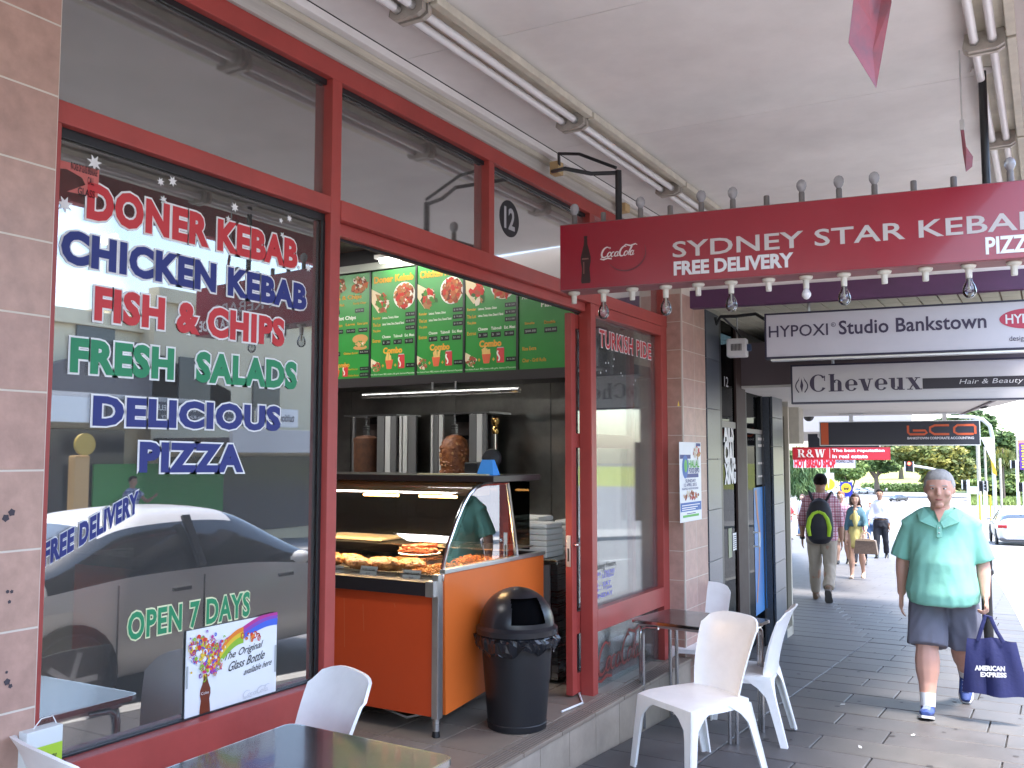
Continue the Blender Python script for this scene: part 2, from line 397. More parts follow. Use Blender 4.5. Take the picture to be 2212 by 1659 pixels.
# road opposite pavement
CONC = mat('concrete_paving', (.36, .345, .33), .75, noise=.15, nscale=3)
mb = MB()
for i in range(len(YR)-1):
    a, b = YR[i], YR[i+1]
    mb.add([(kerb_x(a)+RW, a, gz(a)-.13), (kerb_x(b)+RW, b, gz(b)-.13), (kerb_x(b)+RW, b, gz(b)), (kerb_x(a)+RW, a, gz(a)), (kerb_x(a)+RW+4, a, gz(a)), (kerb_x(b)+RW+4, b, gz(b))], [(0, 1, 2, 3), (3, 2, 5, 4)])
obj('opposite_pavement', mb, CONC, kind='structure')
LINE = mat('road_marking_paint', (.7, .7, .68), .6, noise=.2, nscale=12)
mb = MB()
for k in range(14):
    a = -6+k*3.2; b = a+1.4
    mb.poly([(kerb_x(a)+5.2, a, gz(a)-.126), (kerb_x(a)+5.32, a, gz(a)-.126), (kerb_x(b)+5.32, b, gz(b)-.126), (kerb_x(b)+5.2, b, gz(b)-.126)])
obj('road_marking', mb, LINE, kind='structure')
# ================================================================ tiled pillars
TILE = [mat('pink_tile_%s' % k, c, .42, noise=.2, nscale=14, bump=.06, bscale=60, detail=10) for k, c in (('a', (.46, .285, .225)), ('b', (.445, .27, .215)), ('c', (.475, .295, .24)))]
GROUT = mat('pale_grout', (.62, .55, .47), .8)
t = thing('tiled_pillar', 'wide pink tiled pillar left of the big lettered window', 'pillar', (.03, 1.2, gz(1)))
obj('pillar_core', MB().box(-.3, .0292, .2, 1.4205, gz(0)-.05, 2.85), GROUT, t)
zt = [2.85, 2.61, 2.415, 2.228, 2.036, 1.846, 1.657, 1.466, 1.272, 1.079, .888, .697, .505, .313, .12, -.07]
for i in range(len(zt)-1):
    for (y0, y1) in ((1.04, 1.421), (.66, 1.04), (.28, .66)):
        obj('tile', MB().box(.01, .03, y0+.0022, y1-.0022, zt[i+1]+.0022, zt[i]-.0022, .0015), random.choice(TILE), t)
CH = mat('chip_dark', (.06, .05, .06), .9)
mb = MB(); pp = Plane((.0305, 0, 0), Y_)
for (x, y, r_) in ((12, 1119, .010), (25, 1107, .010), (16, 1278, .005), (20, 1300, .005), (14, 1452, .004), (15, 1473, .009), (22, 1482, .006), (25, 1278, .005)):
    a, b = pp.hit(x, y); star(mb, pp, a, b, r_, .0008, 5, x, .75)
obj('tile_chip', mb, CH, t)
# second pillar
def tiles_face(t, pl, a0, a1, cols, b0, b1, h, mats, th=.008, stag=0):
    z = b1; 
    while z > b0+.01:
        zz = max(b0, z-h); 
        for c in range(cols):
            x0 = a0+(a1-a0)*c/cols; x1 = a0+(a1-a0)*(c+1)/cols
            m_ = MB().obox(pl.at((x0+x1)/2, (z+zz)/2, th/2), pl.r, pl.u, pl.n, x1-x0-.004, z-zz-.004, th, .0012)
            obj('tile', m_, random.choice(mats), t)
        z = zz
t2 = thing('tiled_pillar', 'narrow pink tiled pillar with an expo poster, between the red shopfront and the dark shopfront', 'pillar', (.05, 6.2, gz(6)))
obj('pillar_core', MB().box(-.3, .1075, 5.8675, 6.342, -.5, 2.45), GROUT, t2)
zb = -.35; 
tiles_face(t2, Plane((.1, 0, 0), Y_), 5.877, 6.342, 2, zb, 2.39, .19, TILE)
tiles_face(t2, Plane((0, 5.875, 0), X_), -.002, .1, 1, zb, 2.39, .19, TILE)
# poster on the pillar
pp = Plane((.1095, 0, 0), Y_)
po = thing('poster', 'white food expo poster taped on the narrow tiled pillar', 'poster', pp.at(6.1, 1.05))
PAP = mat('poster_paper', (.78, .79, .80), .45)
a0, b0 = pp.hit(1469, 1130); a1, b1 = pp.hit(1513, 956); a1 += 0; 
obj('sheet', MB().obox(pp.at((a0+a1)/2, (b0+b1)/2, .001), pp.r, pp.u, pp.n, a1-a0, b1-b0, .001), PAP, po)
W_, H_ = a1-a0, b1-b0
def PU(u_, v_): return a0+u_*W_, b0+v_*H_
def pr(m_, u0, v0, u1, v1, d=.0025): q = MB(); rect(q, pp, *PU(u0, v0), *PU(u1, v1), d); return obj('print', q, m_, po)
def ptx(s, u0, v0, u1, v1, m_, off=.01): text(pp, s, *PU(u0, v0), *PU(u1, v1), m_, po, off=off, d=.0035)
NAVY = mat('print_navy', (.02, .035, .2), .5); PGR = mat('print_green', (.1, .45, .06), .5); PBL = mat('print_blue', (.03, .12, .4), .5)
pr(NAVY, .02, .79, .5, .84); pr(NAVY, .76, .95, .98, .99); pr(NAVY, .2, .55, .86, .6); pr(PBL, .02, .13, .98, .24); pr(PGR, .12, .055, .86, .085)
ptx('HALAL', .4, .68, .9, .77, PGR, .03); ptx('FOOD EXPO', .42, .61, .9, .67, NAVY, .03); ptx('SUNDAY', .25, .49, .72, .53, NAVY); ptx('12 APRIL 2015', .18, .44, .76, .48, NAVY); ptx('FAIRFIELD SHOWGROUND', .1, .4, .84, .425, NAVY)
[pr(WHITE, .08, v_, .9-.1*k_, v_+.012, .0032) for k_, v_ in enumerate((.20, .17, .145))]; pr(NAVY, .3, .095, .7, .105)
q = MB(); disc(q, pp, *PU(.25, .69), W_*.14, W_*.18, .0028); obj('print_globe', q, PBL, po); q = MB(); disc(q, pp, *PU(.27, .7), W_*.07, W_*.1, .0034); obj('print_globe', q, PGR, po)
FOODC = [mat('food_%d' % i, c, .6) for i, c in enumerate([(.30, .07, .03), (.45, .12, .04), (.16, .035, .015), (.55, .28, .10), (.62, .55, .35), (.06, .22, .03), (.5, .03, .02), (.03, .1, .02), (.68, .62, .5), (.35, .16, .06)])]
def clutter(pl, a, b, ra, rb, cols, n, parent, d=.003, size=.25, name='food_picture', seed=1, inside=None):
    rnd = random.Random(seed); q = MB()
    for k in range(n):
        while True:
            u_, v_ = rnd.uniform(-1, 1), rnd.uniform(-1, 1)
            if u_*u_+v_*v_ < 1 and (inside is None or inside(u_, v_)): break
        q.cur = rnd.randrange(len(cols)); m_ = rnd.randint(4, 7); rr = size*rnd.uniform(.4, 1)*min(ra, rb); an = rnd.uniform(0, 6.3); el = rnd.uniform(1, 2.2)
        pts = []
        for j in range(m_):
            th = 2*math.pi*j/m_; x = rr*math.cos(th)*el*rnd.uniform(.7, 1.2); y = rr*math.sin(th)*rnd.uniform(.7, 1.2)
            pts.append(pl.at(a+u_*ra*.85+x*math.cos(an)-y*math.sin(an), b+v_*rb*.85+x*math.sin(an)+y*math.cos(an), d+k*.00002))
        q.poly(pts)
    return obj(name, q, [FOODC[c] for c in cols], parent)
clutter(pp, *PU(.5, .32), W_*.45, H_*.06, [0, 1, 3, 8, 6], 34, po, .003, .5, 'print_photo', 3)
clutter(pp, *PU(.78, .87), W_*.18, H_*.07, [8, 9, 8, 3, 6], 24, po, .003, .5, 'print_photo', 4)
st = thing('warning_sticker', 'tiny yellow triangle sticker on the narrow pink pillar', 'sticker', pp.at(*pp.hit(1462, 872)))
a, b = pp.hit(1465.5, 872); q = MB(); q.prism([pp.at(a-.02, b-.016, 0), pp.at(a+.02, b-.016, 0), pp.at(a, b+.02, 0)], pp.n*.001)
obj('triangle', q, mat('sticker_yellow', (.65, .38, .02), .5), st)
# ================================================================ step and shop floor
BEIGE = [mat('floor_tile_%s' % k, c, .38, noise=.12, nscale=9, bump=.03) for k, c in (('a', (.30, .24, .19)), ('b', (.32, .26, .21)), ('c', (.285, .228, .182)))]
RIS = [mat('riser_tile_%s' % k, c, .5, noise=.18, nscale=7, bump=.05) for k, c in (('a', (.38, .32, .26)), ('b', (.40, .335, .275)))]
fl = obj('shop_floor', MB().box(-5, .125, .2, 5.87, -.6, -.012), mat('floor_grout', (.2, .17, .14), .8), kind='structure')
TS = .30
for i in range(-5, 1):
    for j in range(0, 12):
        x1 = .03+i*TS; y0 = 2.35+j*TS
        if y0 > 5.6: continue
        obj('floor_tile', MB().box(x1-TS+.003, x1-.003, y0+.003, min(y0+TS, 5.86)-.003, -.02, 0, .0015), random.choice(BEIGE), fl)
for j in range(12):                                          # bullnose row with grip grooves
    y0 = 1.42+j*.372; y1 = y0+.372
    nz = MB(); nz.box(.03+.002, .145, y0+.003, y1-.003, -.022, 0, .004); obj('nosing_tile', nz, random.choice(BEIGE), fl)
    gr = MB()
    for k in range(5): gr.box(.062+k*.016, .066+k*.016, y0+.01, y1-.01, 0, .0022)
    obj('grip_ridge', gr, mat('ridge', (.16, .13, .11), .6), fl)
y = 1.42; k = 0
while y < 5.86:
    obj('riser_tile', MB().box(.118, .135, y+.002, min(y+.3, 5.87)-.002, gz(y+.3)-.05, -.024, .0015), random.choice(RIS), fl); y += .3
# tiled bulkhead under the side window and the ledge there
# ================================================================ shell of the kebab shop
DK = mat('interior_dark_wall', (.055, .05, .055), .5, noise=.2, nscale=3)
CEIL = mat('interior_ceiling', (.30, .28, .26), .8, noise=.05)
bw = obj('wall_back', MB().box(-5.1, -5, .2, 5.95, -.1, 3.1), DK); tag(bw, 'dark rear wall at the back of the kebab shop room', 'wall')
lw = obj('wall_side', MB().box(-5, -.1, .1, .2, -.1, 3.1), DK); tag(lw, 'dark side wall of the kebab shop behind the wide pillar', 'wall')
cl = obj('shop_ceiling', MB().box(-5, -.085, .2, 5.9, 3.0, 3.1), CEIL); cl['kind'] = 'structure'
SS = mat('engine_turned_steel', (.40, .39, .36), .34, metal=1, noise=.35, nscale=2.5)
kw = thing('steel_kitchen_wall', 'stainless steel clad kitchen wall under the green menu boards', 'wall', (-1, 5.9, 0))
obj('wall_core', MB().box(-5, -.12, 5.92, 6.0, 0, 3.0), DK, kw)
for i, (x0, x1) in enumerate(((-5, -3.9), (-3.9, -2.75), (-2.75, -1.72), (-1.72, -.9), (-.9, -.12))):
    obj('steel_panel', MB().box(x0+.003, x1-.003, 5.905, 5.92, .0, 1.9, .001), SS, kw)
bh = thing('menu_bulkhead', 'dark bulkhead over the cooking line carrying the green menu boards', 'bulkhead', (-1, 5.7, 1.85))
obj('ledge', MB().box(-4.6, -.12, 5.55, 5.93, 1.83, 1.9), mat('ledge_steel', (.045, .04, .042), .35, metal=.3), bh)
obj('top_rail', MB().box(-4.6, -.12, 5.83, 5.9, 2.80, 2.86), mat('pale_rail', (.5, .52, .46), .5), bh)
# ---------------------------------------------------------------- red shopfront
sf = thing('red_shopfront', 'red painted aluminium kebab shopfront with lettered glass and open doorway', 'shopfront', (0, 3.5, 0))
def fr(nm, y0, y1, z0, z1, x0=-.085, x1=0, bev=.0025): return obj(nm, MB().box(x0, x1, y0, y1, z0, z1, bev), RED, sf)
fr('head_rail', 1.422, 5.87, 2.675, 2.745)
fr('head_flashing', 1.422, 5.87, 2.747, 2.80, -.05, -.012)
fr('mullion', 2.500, 2.552, -.0, 2.674)
fr('mullion', 3.585, 3.632, 2.237, 2.674); fr('mullion', 4.672, 4.74, 2.237, 2.674); fr('mullion', 5.80, 5.868, 2.237, 2.674)
fr('transom', 1.422, 2.499, 2.176, 2.236); fr('transom', 2.553, 5.868, 2.163, 2.236, -.10, .003)
fr('transom_fin', 1.44, 2.499, 2.236, 2.24, -.03, -.012); 
fr('door_track', 2.553, 4.67, 2.115, 2.1615, -.10, -.03)
obj('track_seal', MB().box(-.075, -.055, 2.56, 4.66, 2.105, 2.1145), BLACK, sf)
fr('jamb', 1.422, 1.452, .505, 2.175, -.085, 0)
fr('sill', 1.422, 2.499, .42, .53, -.09, .02); fr('sill_lower', 1.422, 2.499, .30, .418, -.07, .008)
obj('sill_seal', MB().box(-.04, -.028, 1.46, 2.498, .5302, .535), BLACK, sf)
for i in range(4):
    obj('bulkhead_tile', MB().box(.0, .012, 1.424+i*.27, 1.424+(i+1)*.27-.004, .002, .297, .0015), random.choice(RIS), sf)
obj('bulkhead', MB().box(-.09, 0, 1.42, 2.498, 0, .299), GROUT, sf)
fr('door_post', 4.678, 4.742, -.045, 2.1625, -.075, 0)
fr('window_stile', 5.765, 5.868, -.16, 2.1625, -.075, 0)
fr('window_head', 4.743, 5.764, 2.10, 2.16); fr('mid_rail', 4.743, 5.764, .335, .455); 
bt = MB(); bt.prism([(0, 4.743, -.065), (0, 5.764, -.14), (0, 5.764, -.07), (0, 4.743, .0)], (-.085, 0, 0)); obj('bottom_rail', bt, RED, sf)
ck = MB(); ck.prism([(.0, 4.70, -.069), (.0, 5.87, -.165), (.0, 5.87, -.5), (.0, 4.70, -.5)], (-.2, 0, 0)); obj('tiled_base', ck, RIS[0], sf)
lg = MB(); lg.prism([(.13, 4.70, -.069), (.13, 5.87, -.169), (.13, 5.87, -.5), (.13, 4.70, -.5)], (-.128, 0, 0)); obj('ledge', lg, BEIGE[1], sf)
def pane(y0, y1, z0, z1, m_=GLASS, x=-.045, label=None): return obj('window_pane', MB().box(x-.003, x+.003, y0, y1, z0, z1), m_, sf, label=label)
pane(1.45, 2.501, .53, 2.178); pane(1.424, 2.501, 2.235, 2.677, GLASST); pane(2.551, 3.586, 2.235, 2.677, GLASST); pane(3.631, 4.673, 2.235, 2.677, GLASST); pane(4.739, 5.80, 2.235, 2.677, GLASST)
pane(4.741, 5.766, .454, 2.102, GLASS2); pane(4.741, 5.766, -.06, .337, GLASS2)
# inner stop beads
for (y0, y1, z0, z1) in ((1.452, 2.499, 2.15, 2.1755), (1.424, 2.499, 2.655, 2.6745), (2.553, 3.584, 2.655, 2.6745), (3.633, 4.671, 2.655, 2.6745)):
    obj('bead', MB().box(-.036, -.028, y0, y1, z0, z1), BLACK, sf)
obj('bead', MB().box(-.036, -.026, 2.488, 2.4995, .54, 2.15), BLACK, sf)
# vinyl lettering on the big window, surveyed word by word
def word(s, tl, tr, br, bl, m_, om=WHITE, off=.055, outl=.045, space=1.10, pl=GL, dd=.0045):
    A, B, Cc, D = pl.hit(*tl), pl.hit(*tr), pl.hit(*br), pl.hit(*bl)
    a0 = (A[0]+D[0])/2; a1 = (B[0]+Cc[0])/2; b0 = D[1]; h = ((A[1]-D[1])+(B[1]-Cc[1]))/2; sl = (Cc[1]-D[1])/(a1-a0)
    text(pl, s, a0, b0, a1, b0+h, m_, sf, off=off, d=dd, outline=outl, om=om, slope=sl, space=space)
word('DONER KEBAB', (192, 404), (640, 520), (635, 578), (187, 468), REDD)
word('CHICKEN KEBAB', (135, 503), (658, 615), (656, 668), (133, 563), BLUE)
word('FISH & CHIPS', (207, 627), (610, 690), (608, 746), (205, 688), REDD)
word('FRESH  SALADS', (155, 735), (636, 785), (636, 838), (152, 800), GREEN)
word('DELICIOUS', (203, 855), (600, 884), (600, 928), (203, 916), BLUE)
word('PIZZA', (303, 960), (518, 963), (518, 1016), (303, 1016), BLUE)
word('FREE DELIVERY', (86, 1180), (289, 1062), (298, 1104), (98, 1222), BLUE, space=1.12, outl=.04)
word('OPEN 7 DAYS', (275, 1318), (536, 1286), (536, 1328), (275, 1382), GREEN, om=CREAMV, off=.03)
def stars(lst, pl, parent, r0=.016):
    for (x, y, k) in lst:
        a, b = pl.hit(x, y); q = MB(); star(q, pl, a, b, r0*k, .0045, 7 if k > .8 else 5, x*.1); obj('star', q, WHITE, parent)
stars([(202, 352, 1.5), (188, 384, .9), (138, 442, 1.5), (345, 393, .9), (371, 392, 1.1), (351, 432, .9), (505, 448, 1.1), (491, 473, .7), (605, 477, .7), (623, 472, .9), (608, 508, .7), (644, 578, .6), (664, 579, .95)], GL, sf)
# torn pink notice behind the glass
q = MB(); A = [GL.hit(*p) for p in ((122, 345), (212, 368), (210, 400), (208, 428), (142, 414), (182, 400), (175, 385), (142, 366), (124, 364))]
q.prism([GL.at(a, b, .0045) for a, b in A], GL.n*.0008); nt_ = obj('torn_notice', q, mat('pink_notice', (.55, .14, .12), .7), sf)
for (s, x0, y0, x1, y1) in (('IN CASE OF GLASS BREAKAGE', 150, 366, 208, 352+16), ('CALL', 186, 398, 200, 388), ('GLASS', 165, 420, 202, 412)):
    a0, b0 = GL.hit(x0, y0); a1, b1 = GL.hit(x1, y0-9); text(GL, s, a0, b0, a1, b0+.02, BLACKV, sf, off=.02, d=.006)
# street number disc
a, b = GL.hit(1099, 473); q = MB(); disc(q, GL, a, b, .093, .09, .0045, 40); obj('number_disc', q, BLACKV, sf)
text(GL, '12', a-.05, b-.05, a+.045, b+.05, mat('number_grey', (.45, .44, .46), .5), sf, off=.03, d=.006)
# turkish pide lettering and stars
word('TURKISH PIDE', (1293, 715), (1405, 742), (1404, 776), (1294, 748), REDD, off=.02, outl=.04)
stars([(1307, 784, .5), (1313, 784, .5), (1325, 776, .6), (1323, 791, .5), (1296, 805, .6), (1308, 801, .5), (1340, 806, .5), (1343, 812, .4), (1371, 822, .6), (1367, 831, .4)], GL, sf)
a, b = GL.hit(1412, 914)
q = MB(); rect(q, Plane((-.038, 0, 0), Y_), a-.04+.0, b-.05, a+.06, b+.07, .001); 
for i, (s, y0) in enumerate((('Trading Hours', 1232), ('MON - THURS', 1243), ('9am - 10.30pm', 1252), ('FRI - SAT', 1267), ('9am - 11pm', 1277), ('SUNDAY', 1290))):
    a0, b0 = GL.hit(1278, y0); a1, _ = GL.hit((1329, 1326, 1324, 1318, 1320, 1322)[i], y0)
    b0 = GL.hit(1300, y0)[1]; text(GL, s, a0, b0, a1, b0+(.042 if i == 0 else .024), BLACKV if i == 0 else mat('print_violet', (.07, .06, .5), .5), sf, off=.01, d=.0045)
# red cola script on the lower pane
COKE = mat('cola_red', (.55, .02, .02), .5)
def cola(pl, a, b, W, H, m_, parent, thick=1.0, d=.004, name='script_logo'):
    """flowing white script: two big curled capitals with small joined letters, long tail swash"""
    q = MB(); u = W/9.2; sh = .35
    def S(pts, wd): pen(q, pl, [(a+x*u+sh*(y*H/4), b+y*H/4) for x, y in pts], lambda t_: wd*thick*u*(.35+.65*math.sin(math.pi*min(1, max(0, t_)))), d)
    def ring(cx, cy, rx, ry, wd=.28, a0=0, a1=360): S(arc(cx, cy, rx, ry, a0, a1, 18), wd)
    S(arc(1.1, 1.9, .95, 1.7, 55, 320, 22), .42); S([(1.6, 3.2), (1.9, 3.5), (2.1, 3.2), (1.9, 2.9)], .2)
    ring(2.3, 1.1, .42, .75); S(arc(3.3, 1.1, .45, .75, 50, 320, 14), .3); ring(4.25, 1.1, .42, .75); S([(4.7, 1.9), (4.6, .9), (4.75, .4), (5.1, .6)], .3)
    S(arc(5.9, 1.9, .85, 1.6, 60, 320, 22), .42); ring(6.8, 1.1, .4, .75)
    S([(7.35, .6), (7.5, 2), (7.7, 3.3), (7.95, 3.4), (7.8, 2.2), (7.5, .9), (7.7, .4), (8.0, .7)], .22); ring(8.4, 1.1, .4, .75); S([(8.8, 1.9), (8.7, .9), (8.9, .4), (9.2, .7)], .3)
    S([(.6, .5), (.3, -.3), (1.2, -.5), (2.2, -.1), (3.4, -.45), (3.1, .1)], .35); S([(5.3, 3.2), (6.0, 4.0), (7.4, 3.5), (8.6, 4.0), (9.2, 3.6)], .35); S([(4.85, 1.9), (5.05, 2.0)], .3)
    return obj(name, q, m_, parent)
a0, b0 = GL.hit(1292, 1450); cola(GL, 4.80, .06, .62, .2, mat('cola_red_faded', (.26, .035, .03), .6), sf, .8)
# sliding door leaf parked behind the side window
dl = thing('sliding_door', 'open red framed sliding door leaf parked behind the side window', 'door', (-.12, 4.9, 0))
def dr(nm, y0, y1, z0, z1): return obj(nm, MB().box(-.118, -.078, y0, y1, z0, z1, .002), RED, dl)
dr('stile', 4.585, 4.64, .012, 2.10); dr('stile', 5.43, 5.485, .012, 2.10); dr('top_rail', 4.641, 5.429, 2.02, 2.098); dr('bottom_rail', 4.641, 5.429, .014, .12); dr('mid_rail', 4.641, 5.429, .33, .45); dr('mid_rail', 4.641, 5.429, 1.35, 1.43)
obj('door_pane', MB().box(-.10, -.095, 4.639, 5.43, .12, 2.02), GLASS, dl)
lk = obj('lock_plate', MB().box(-.112, -.087, 4.5805, 4.5845, .70, .87, .001), ALU, dl); obj('keyhole', MB().box(-.104, -.095, 4.5785, 4.5802, .73, .80), BLACK, lk)
obj('knob', MB().lathe([(.012, 0), (.014, .02), (.008, .03)], (-.078, 4.612, .82), 12, X_), CHROME, dl)
# ================================================================ canopy of the shop
SOF = mat('soffit_paint', (.76, .73, .71), .8, noise=.14, nscale=1.6, bump=.06, bscale=3, detail=14)
SOF2 = mat('beam_cream', (.58, .53, .44), .65, noise=.14, nscale=7)
cp = thing('canopy', 'flat pale grey canopy over the pavement in front of the kebab shop', 'canopy', (1.3, 2, 2.86))
def cz(x): return 2.865+.012*x
sheets = [-2.2, -.9, .35, 1.6, 2.85, 4.1, 5.35, 6.0]
for i in range(len(sheets)-1):
    a, b = sheets[i]+.0015, sheets[i+1]-.0015; q = MB()
    def yy(x, base): return base+(x*.14 if base > 5.9 else x*.06)
    xs = (.06, 2.35)
    q.prism([(x, yy(x, y), cz(x)) for x, y in ((xs[0], a), (xs[1], a), (xs[1], b), (xs[0], b))], (0, 0, .02)); obj('soffit_sheet', q, SOF, cp)
q = MB(); q.prism([(-.1, -2.2, 2.89), (2.6, -2.2, 2.93), (2.5, 6.3, 2.93), (-.1, 6.0, 2.89)], (0, 0, .12)); obj('canopy_deck', q, mat('deck_dark', (.05, .05, .05), .9), cp)
q = MB(); q.prism([(2.35, -2.2, 2.70), (2.42, -2.2, 2.70), (2.36, 6.3, 2.70), (2.29, 6.3, 2.70)], (0, 0, .5)); obj('fascia', q, mat('fascia_red', (.45, .03, .05), .5), cp)
TRIM = mat('weathered_trim', (.50, .47, .43), .8, noise=.25, nscale=6, stretch=(1, .25, 6))
TR2 = mat('weathered_trim_cream', (.55, .50, .41), .8, noise=.3, nscale=7, stretch=(1, .3, 8))
obj('trim_board', MB().box(-.04, .012, 1.2, 5.95, 2.7465, 2.80, .002), TRIM, cp)
obj('trim_board', MB().box(-.04, .03, 1.2, 5.95, 2.802, 2.828, .004), TR2, cp)
obj('trim_board', MB().box(-.04, .06, 1.2, 5.95, 2.83, 2.862, .004), SOF, cp)
cd = thing('conduit', 'thin grey conduit pipe running along the trim above the shopfront', 'conduit', (.05, 3, 2.84))
obj('pipe', MB().tube([(.045, 1.0, 2.845), (.045, 5.9, 2.845)], .007, 8), TRIM, cd, smooth=True)
for y in (2.73, 3.42, 4.05, 4.6, 5.2): obj('saddle', MB().box(.033, .057, y-.006, y+.006, 2.834, 2.86, .001), TRIM, cd)
# fluorescent fittings
FIT = mat('fitting_enamel', (.60, .56, .46), .45, noise=.25, nscale=5)
FIT2 = mat('fitting_grey', (.42, .38, .33), .5, noise=.3, nscale=9); TUBE = mat('tube_glass_off', (.78, .76, .76), .25, noise=.05)
def fitting(lab, side=1):
    g = thing('fluorescent_fitting', lab, 'strip light', (0, 0, 0), group='strip lights under the canopy'); L = 1.22
    hb = MB(); hb.add([(-.055, 0, 0), (.055, 0, 0), (.075, 0, -.018), (-.075, 0, -.018), (-.055, L, 0), (.055, L, 0), (.075, L, -.018), (-.075, L, -.018)], [(0, 1, 2, 3), (4, 7, 6, 5), (0, 4, 5, 1), (1, 5, 6, 2), (2, 6, 7, 3), (3, 7, 4, 0)])
    hb.box(.05, .082, .002, L-.002, -.05, -.019, .003)
    obj('housing', hb, FIT, g)
    for yy_ in (.0, L-.02):
        e = MB(); e.prism([(-.085, yy_, -.019), (.045, yy_, -.019), (.045, yy_, -.075), (.02, yy_, -.088), (-.075, yy_, -.088), (-.095, yy_, -.07)], (0, .02, 0)); obj('end_bracket', e, FIT2, g)
    for x in (-.055, .005):
        obj('tube', MB().tube([(x, .03, -.055), (x, L-.03, -.055)], .0155, 12), TUBE, g, smooth=True)
        for y in (.022, L-.045): obj('tube_cap', MB().tube([(x, y, -.055), (x, y+.022, -.055)], .0165, 10), ALU, g)
    return g
f0 = fitting('nearest cream strip light above the shopfront, cut by the top of the photo')
f0.location = (.40, 1.23, cz(.4))
for i, lab in ((1, 'second twin tube strip light above the shopfront, in the middle of the row'), (2, 'third twin tube strip light, its end behind the red hanging sign'), (3, 'farthest strip light of the shopfront row, behind the red hanging sign')):
    dup(f0, (.40, 1.23+i*1.235, cz(.4)), 0, lab)
for i, (y, lab) in enumerate(((2.53, 'nearest strip light of the street side row, cut by the photo top'), (3.77, 'middle twin tube strip light of the street side row'), (5.01, 'farthest strip light of the street side row, behind the red sign'))):
    dup(f0, (2.07, y, cz(2.0)), R(0), lab)
# junction boxes and cable to the sign
YB = mat('yellowed_box', (.52, .36, .17), .6, noise=.15)
jb = obj('junction_box', MB().box(.05, .10, 4.09, 4.15, 2.735, 2.80, .004), YB); tag(jb, 'small yellowed junction box on the trim left of the sign pole', 'junction box')
jb = obj('junction_box', MB().box(.05, .10, 4.95, 5.02, 2.74, 2.79, .004), YB); tag(jb, 'small yellowed junction box half hidden behind the red hanging sign top', 'junction box')
cb = obj('cable', MB().tube([(.09, 4.12, 2.78), (.15, 4.0, 2.80), (.30, 3.92, 2.75), (.50, 3.90, 2.645)], .008, 7), BLACK, smooth=True); tag(cb, 'black cable looping from the junction box to the sign pole', 'cable')
# ================================================================ hanging signs
ANG = R(8); RS = Vector((math.cos(ANG), math.sin(ANG), 0)); BK = Vector((-math.sin(ANG), math.cos(ANG), 0))
SREDB = mat('sign_red', (.29, .005, .02), .22, noise=.1, nscale=2, coat=.3); SEDGE = mat('sign_edge_pink', (.26, .10, .11), .6, noise=.25, nscale=8)
SPL = Plane((.25, 3.81, 0), RS)
sg = thing('hanging_sign', 'red illuminated Sydney Star Kebab hanging sign ringed with light bulbs', 'sign', SPL.at(1, 2.08))
SW = 2.25; z0, z1 = 2.072, 2.386
obj('sign_case', MB().obox(SPL.at(SW/2, (z0+z1)/2, -.0725), RS, Z_, SPL.n, SW, z1-z0, .14, .004), SEDGE, sg)
obj('sign_face', MB().obox(SPL.at(SW/2, (z0+z1)/2, .0), RS, Z_, SPL.n, SW-.008, z1-z0-.01, .004), SREDB, sg)
LET = mat('sign_letter_grey', (.52, .47, .46), .5); LETW = mat('sign_letter_white', (.68, .66, .68), .5)
text(SPL, 'SYDNEY STAR KEBABS', .535, 2.187, 2.04, 2.257, LET, sg, off=.012, d=.004, space=1.02)
for ch in ():
    pass
text(SPL, 'FREE DELIVERY', .54, 2.108, 1.043, 2.165, LETW, sg, off=.04, d=.004, space=1.0)
text(SPL, 'PIZZA & PIDE', 1.78, 2.10, 2.2, 2.165, WHITE, sg, off=.03, d=.004)
cola(SPL, .195, 2.21, .16, .055, mat('sign_script_white', (.7, .6, .6), .5), sg, 1.15, .004)
q = MB(); cx_, cy_ = SPL.hit(1352, 545)
pen(q, SPL, arc(cx_, cy_, .093, .085, -150, 20, 24), lambda t_: .006*math.sin(math.pi*t_)+.001, .003); obj('button_rim', q, mat('sign_dark_red', (.10, .002, .012), .3), sg)
q = MB(); bx_, by0 = SPL.hit(1266, 612); _, by1 = SPL.hit(1266, 510); bh_ = by1-by0
prof = [(.020, 0), (.023, .05), (.021, .15), (.018, .3), (.024, .45), (.024, .55), (.016, .7), (.009, .82), (.0075, .94), (.009, 1)]
q.poly([SPL.at(bx_-r_, by0+t_*bh_, .003) for r_, t_ in prof]+[SPL.at(bx_+r_, by0+t_*bh_, .003) for r_, t_ in prof[::-1]])
obj('printed_bottle', q, mat('bottle_dark', (.03, .008, .008), .2), sg)
q = MB(); rect(q, SPL, bx_-.018, by0+.5*bh_, bx_+.014, by0+.53*bh_, .004); rect(q, SPL, bx_-.012, by0+.2*bh_, bx_-.007, by0+.45*bh_, .004); obj('bottle_gleam', q, mat('bottle_gleam', (.16, .05, .04), .3), sg)
HOLD = mat('lampholder_grey', (.20, .185, .18), .6, noise=.2); HOLDW = mat('lampholder_white', (.66, .62, .55), .5, noise=.15)
BULB = glass_mat('bulb_glass', (.86, .87, .88), 2.2, 1.5); BULBW = mat('bulb_opal', (.6, .6, .62), .2, alpha=1); FIL = mat('bulb_stem', (.6, .55, .45), .4)
DUST = mat('bulb_frosted', (.50, .49, .51), .12, trans=.35, noise=.1)
def frac(a): return a
xt = [1234, 1297, 1333, 1378, 1443, 1511, 1580, 1654, 1731, 1813, 1891, 1977, 2065, 2190]
hasb = [1, 0, 0, 1, 0, 1, 1, 0, 1, 1, 1, 0, 0, 1]
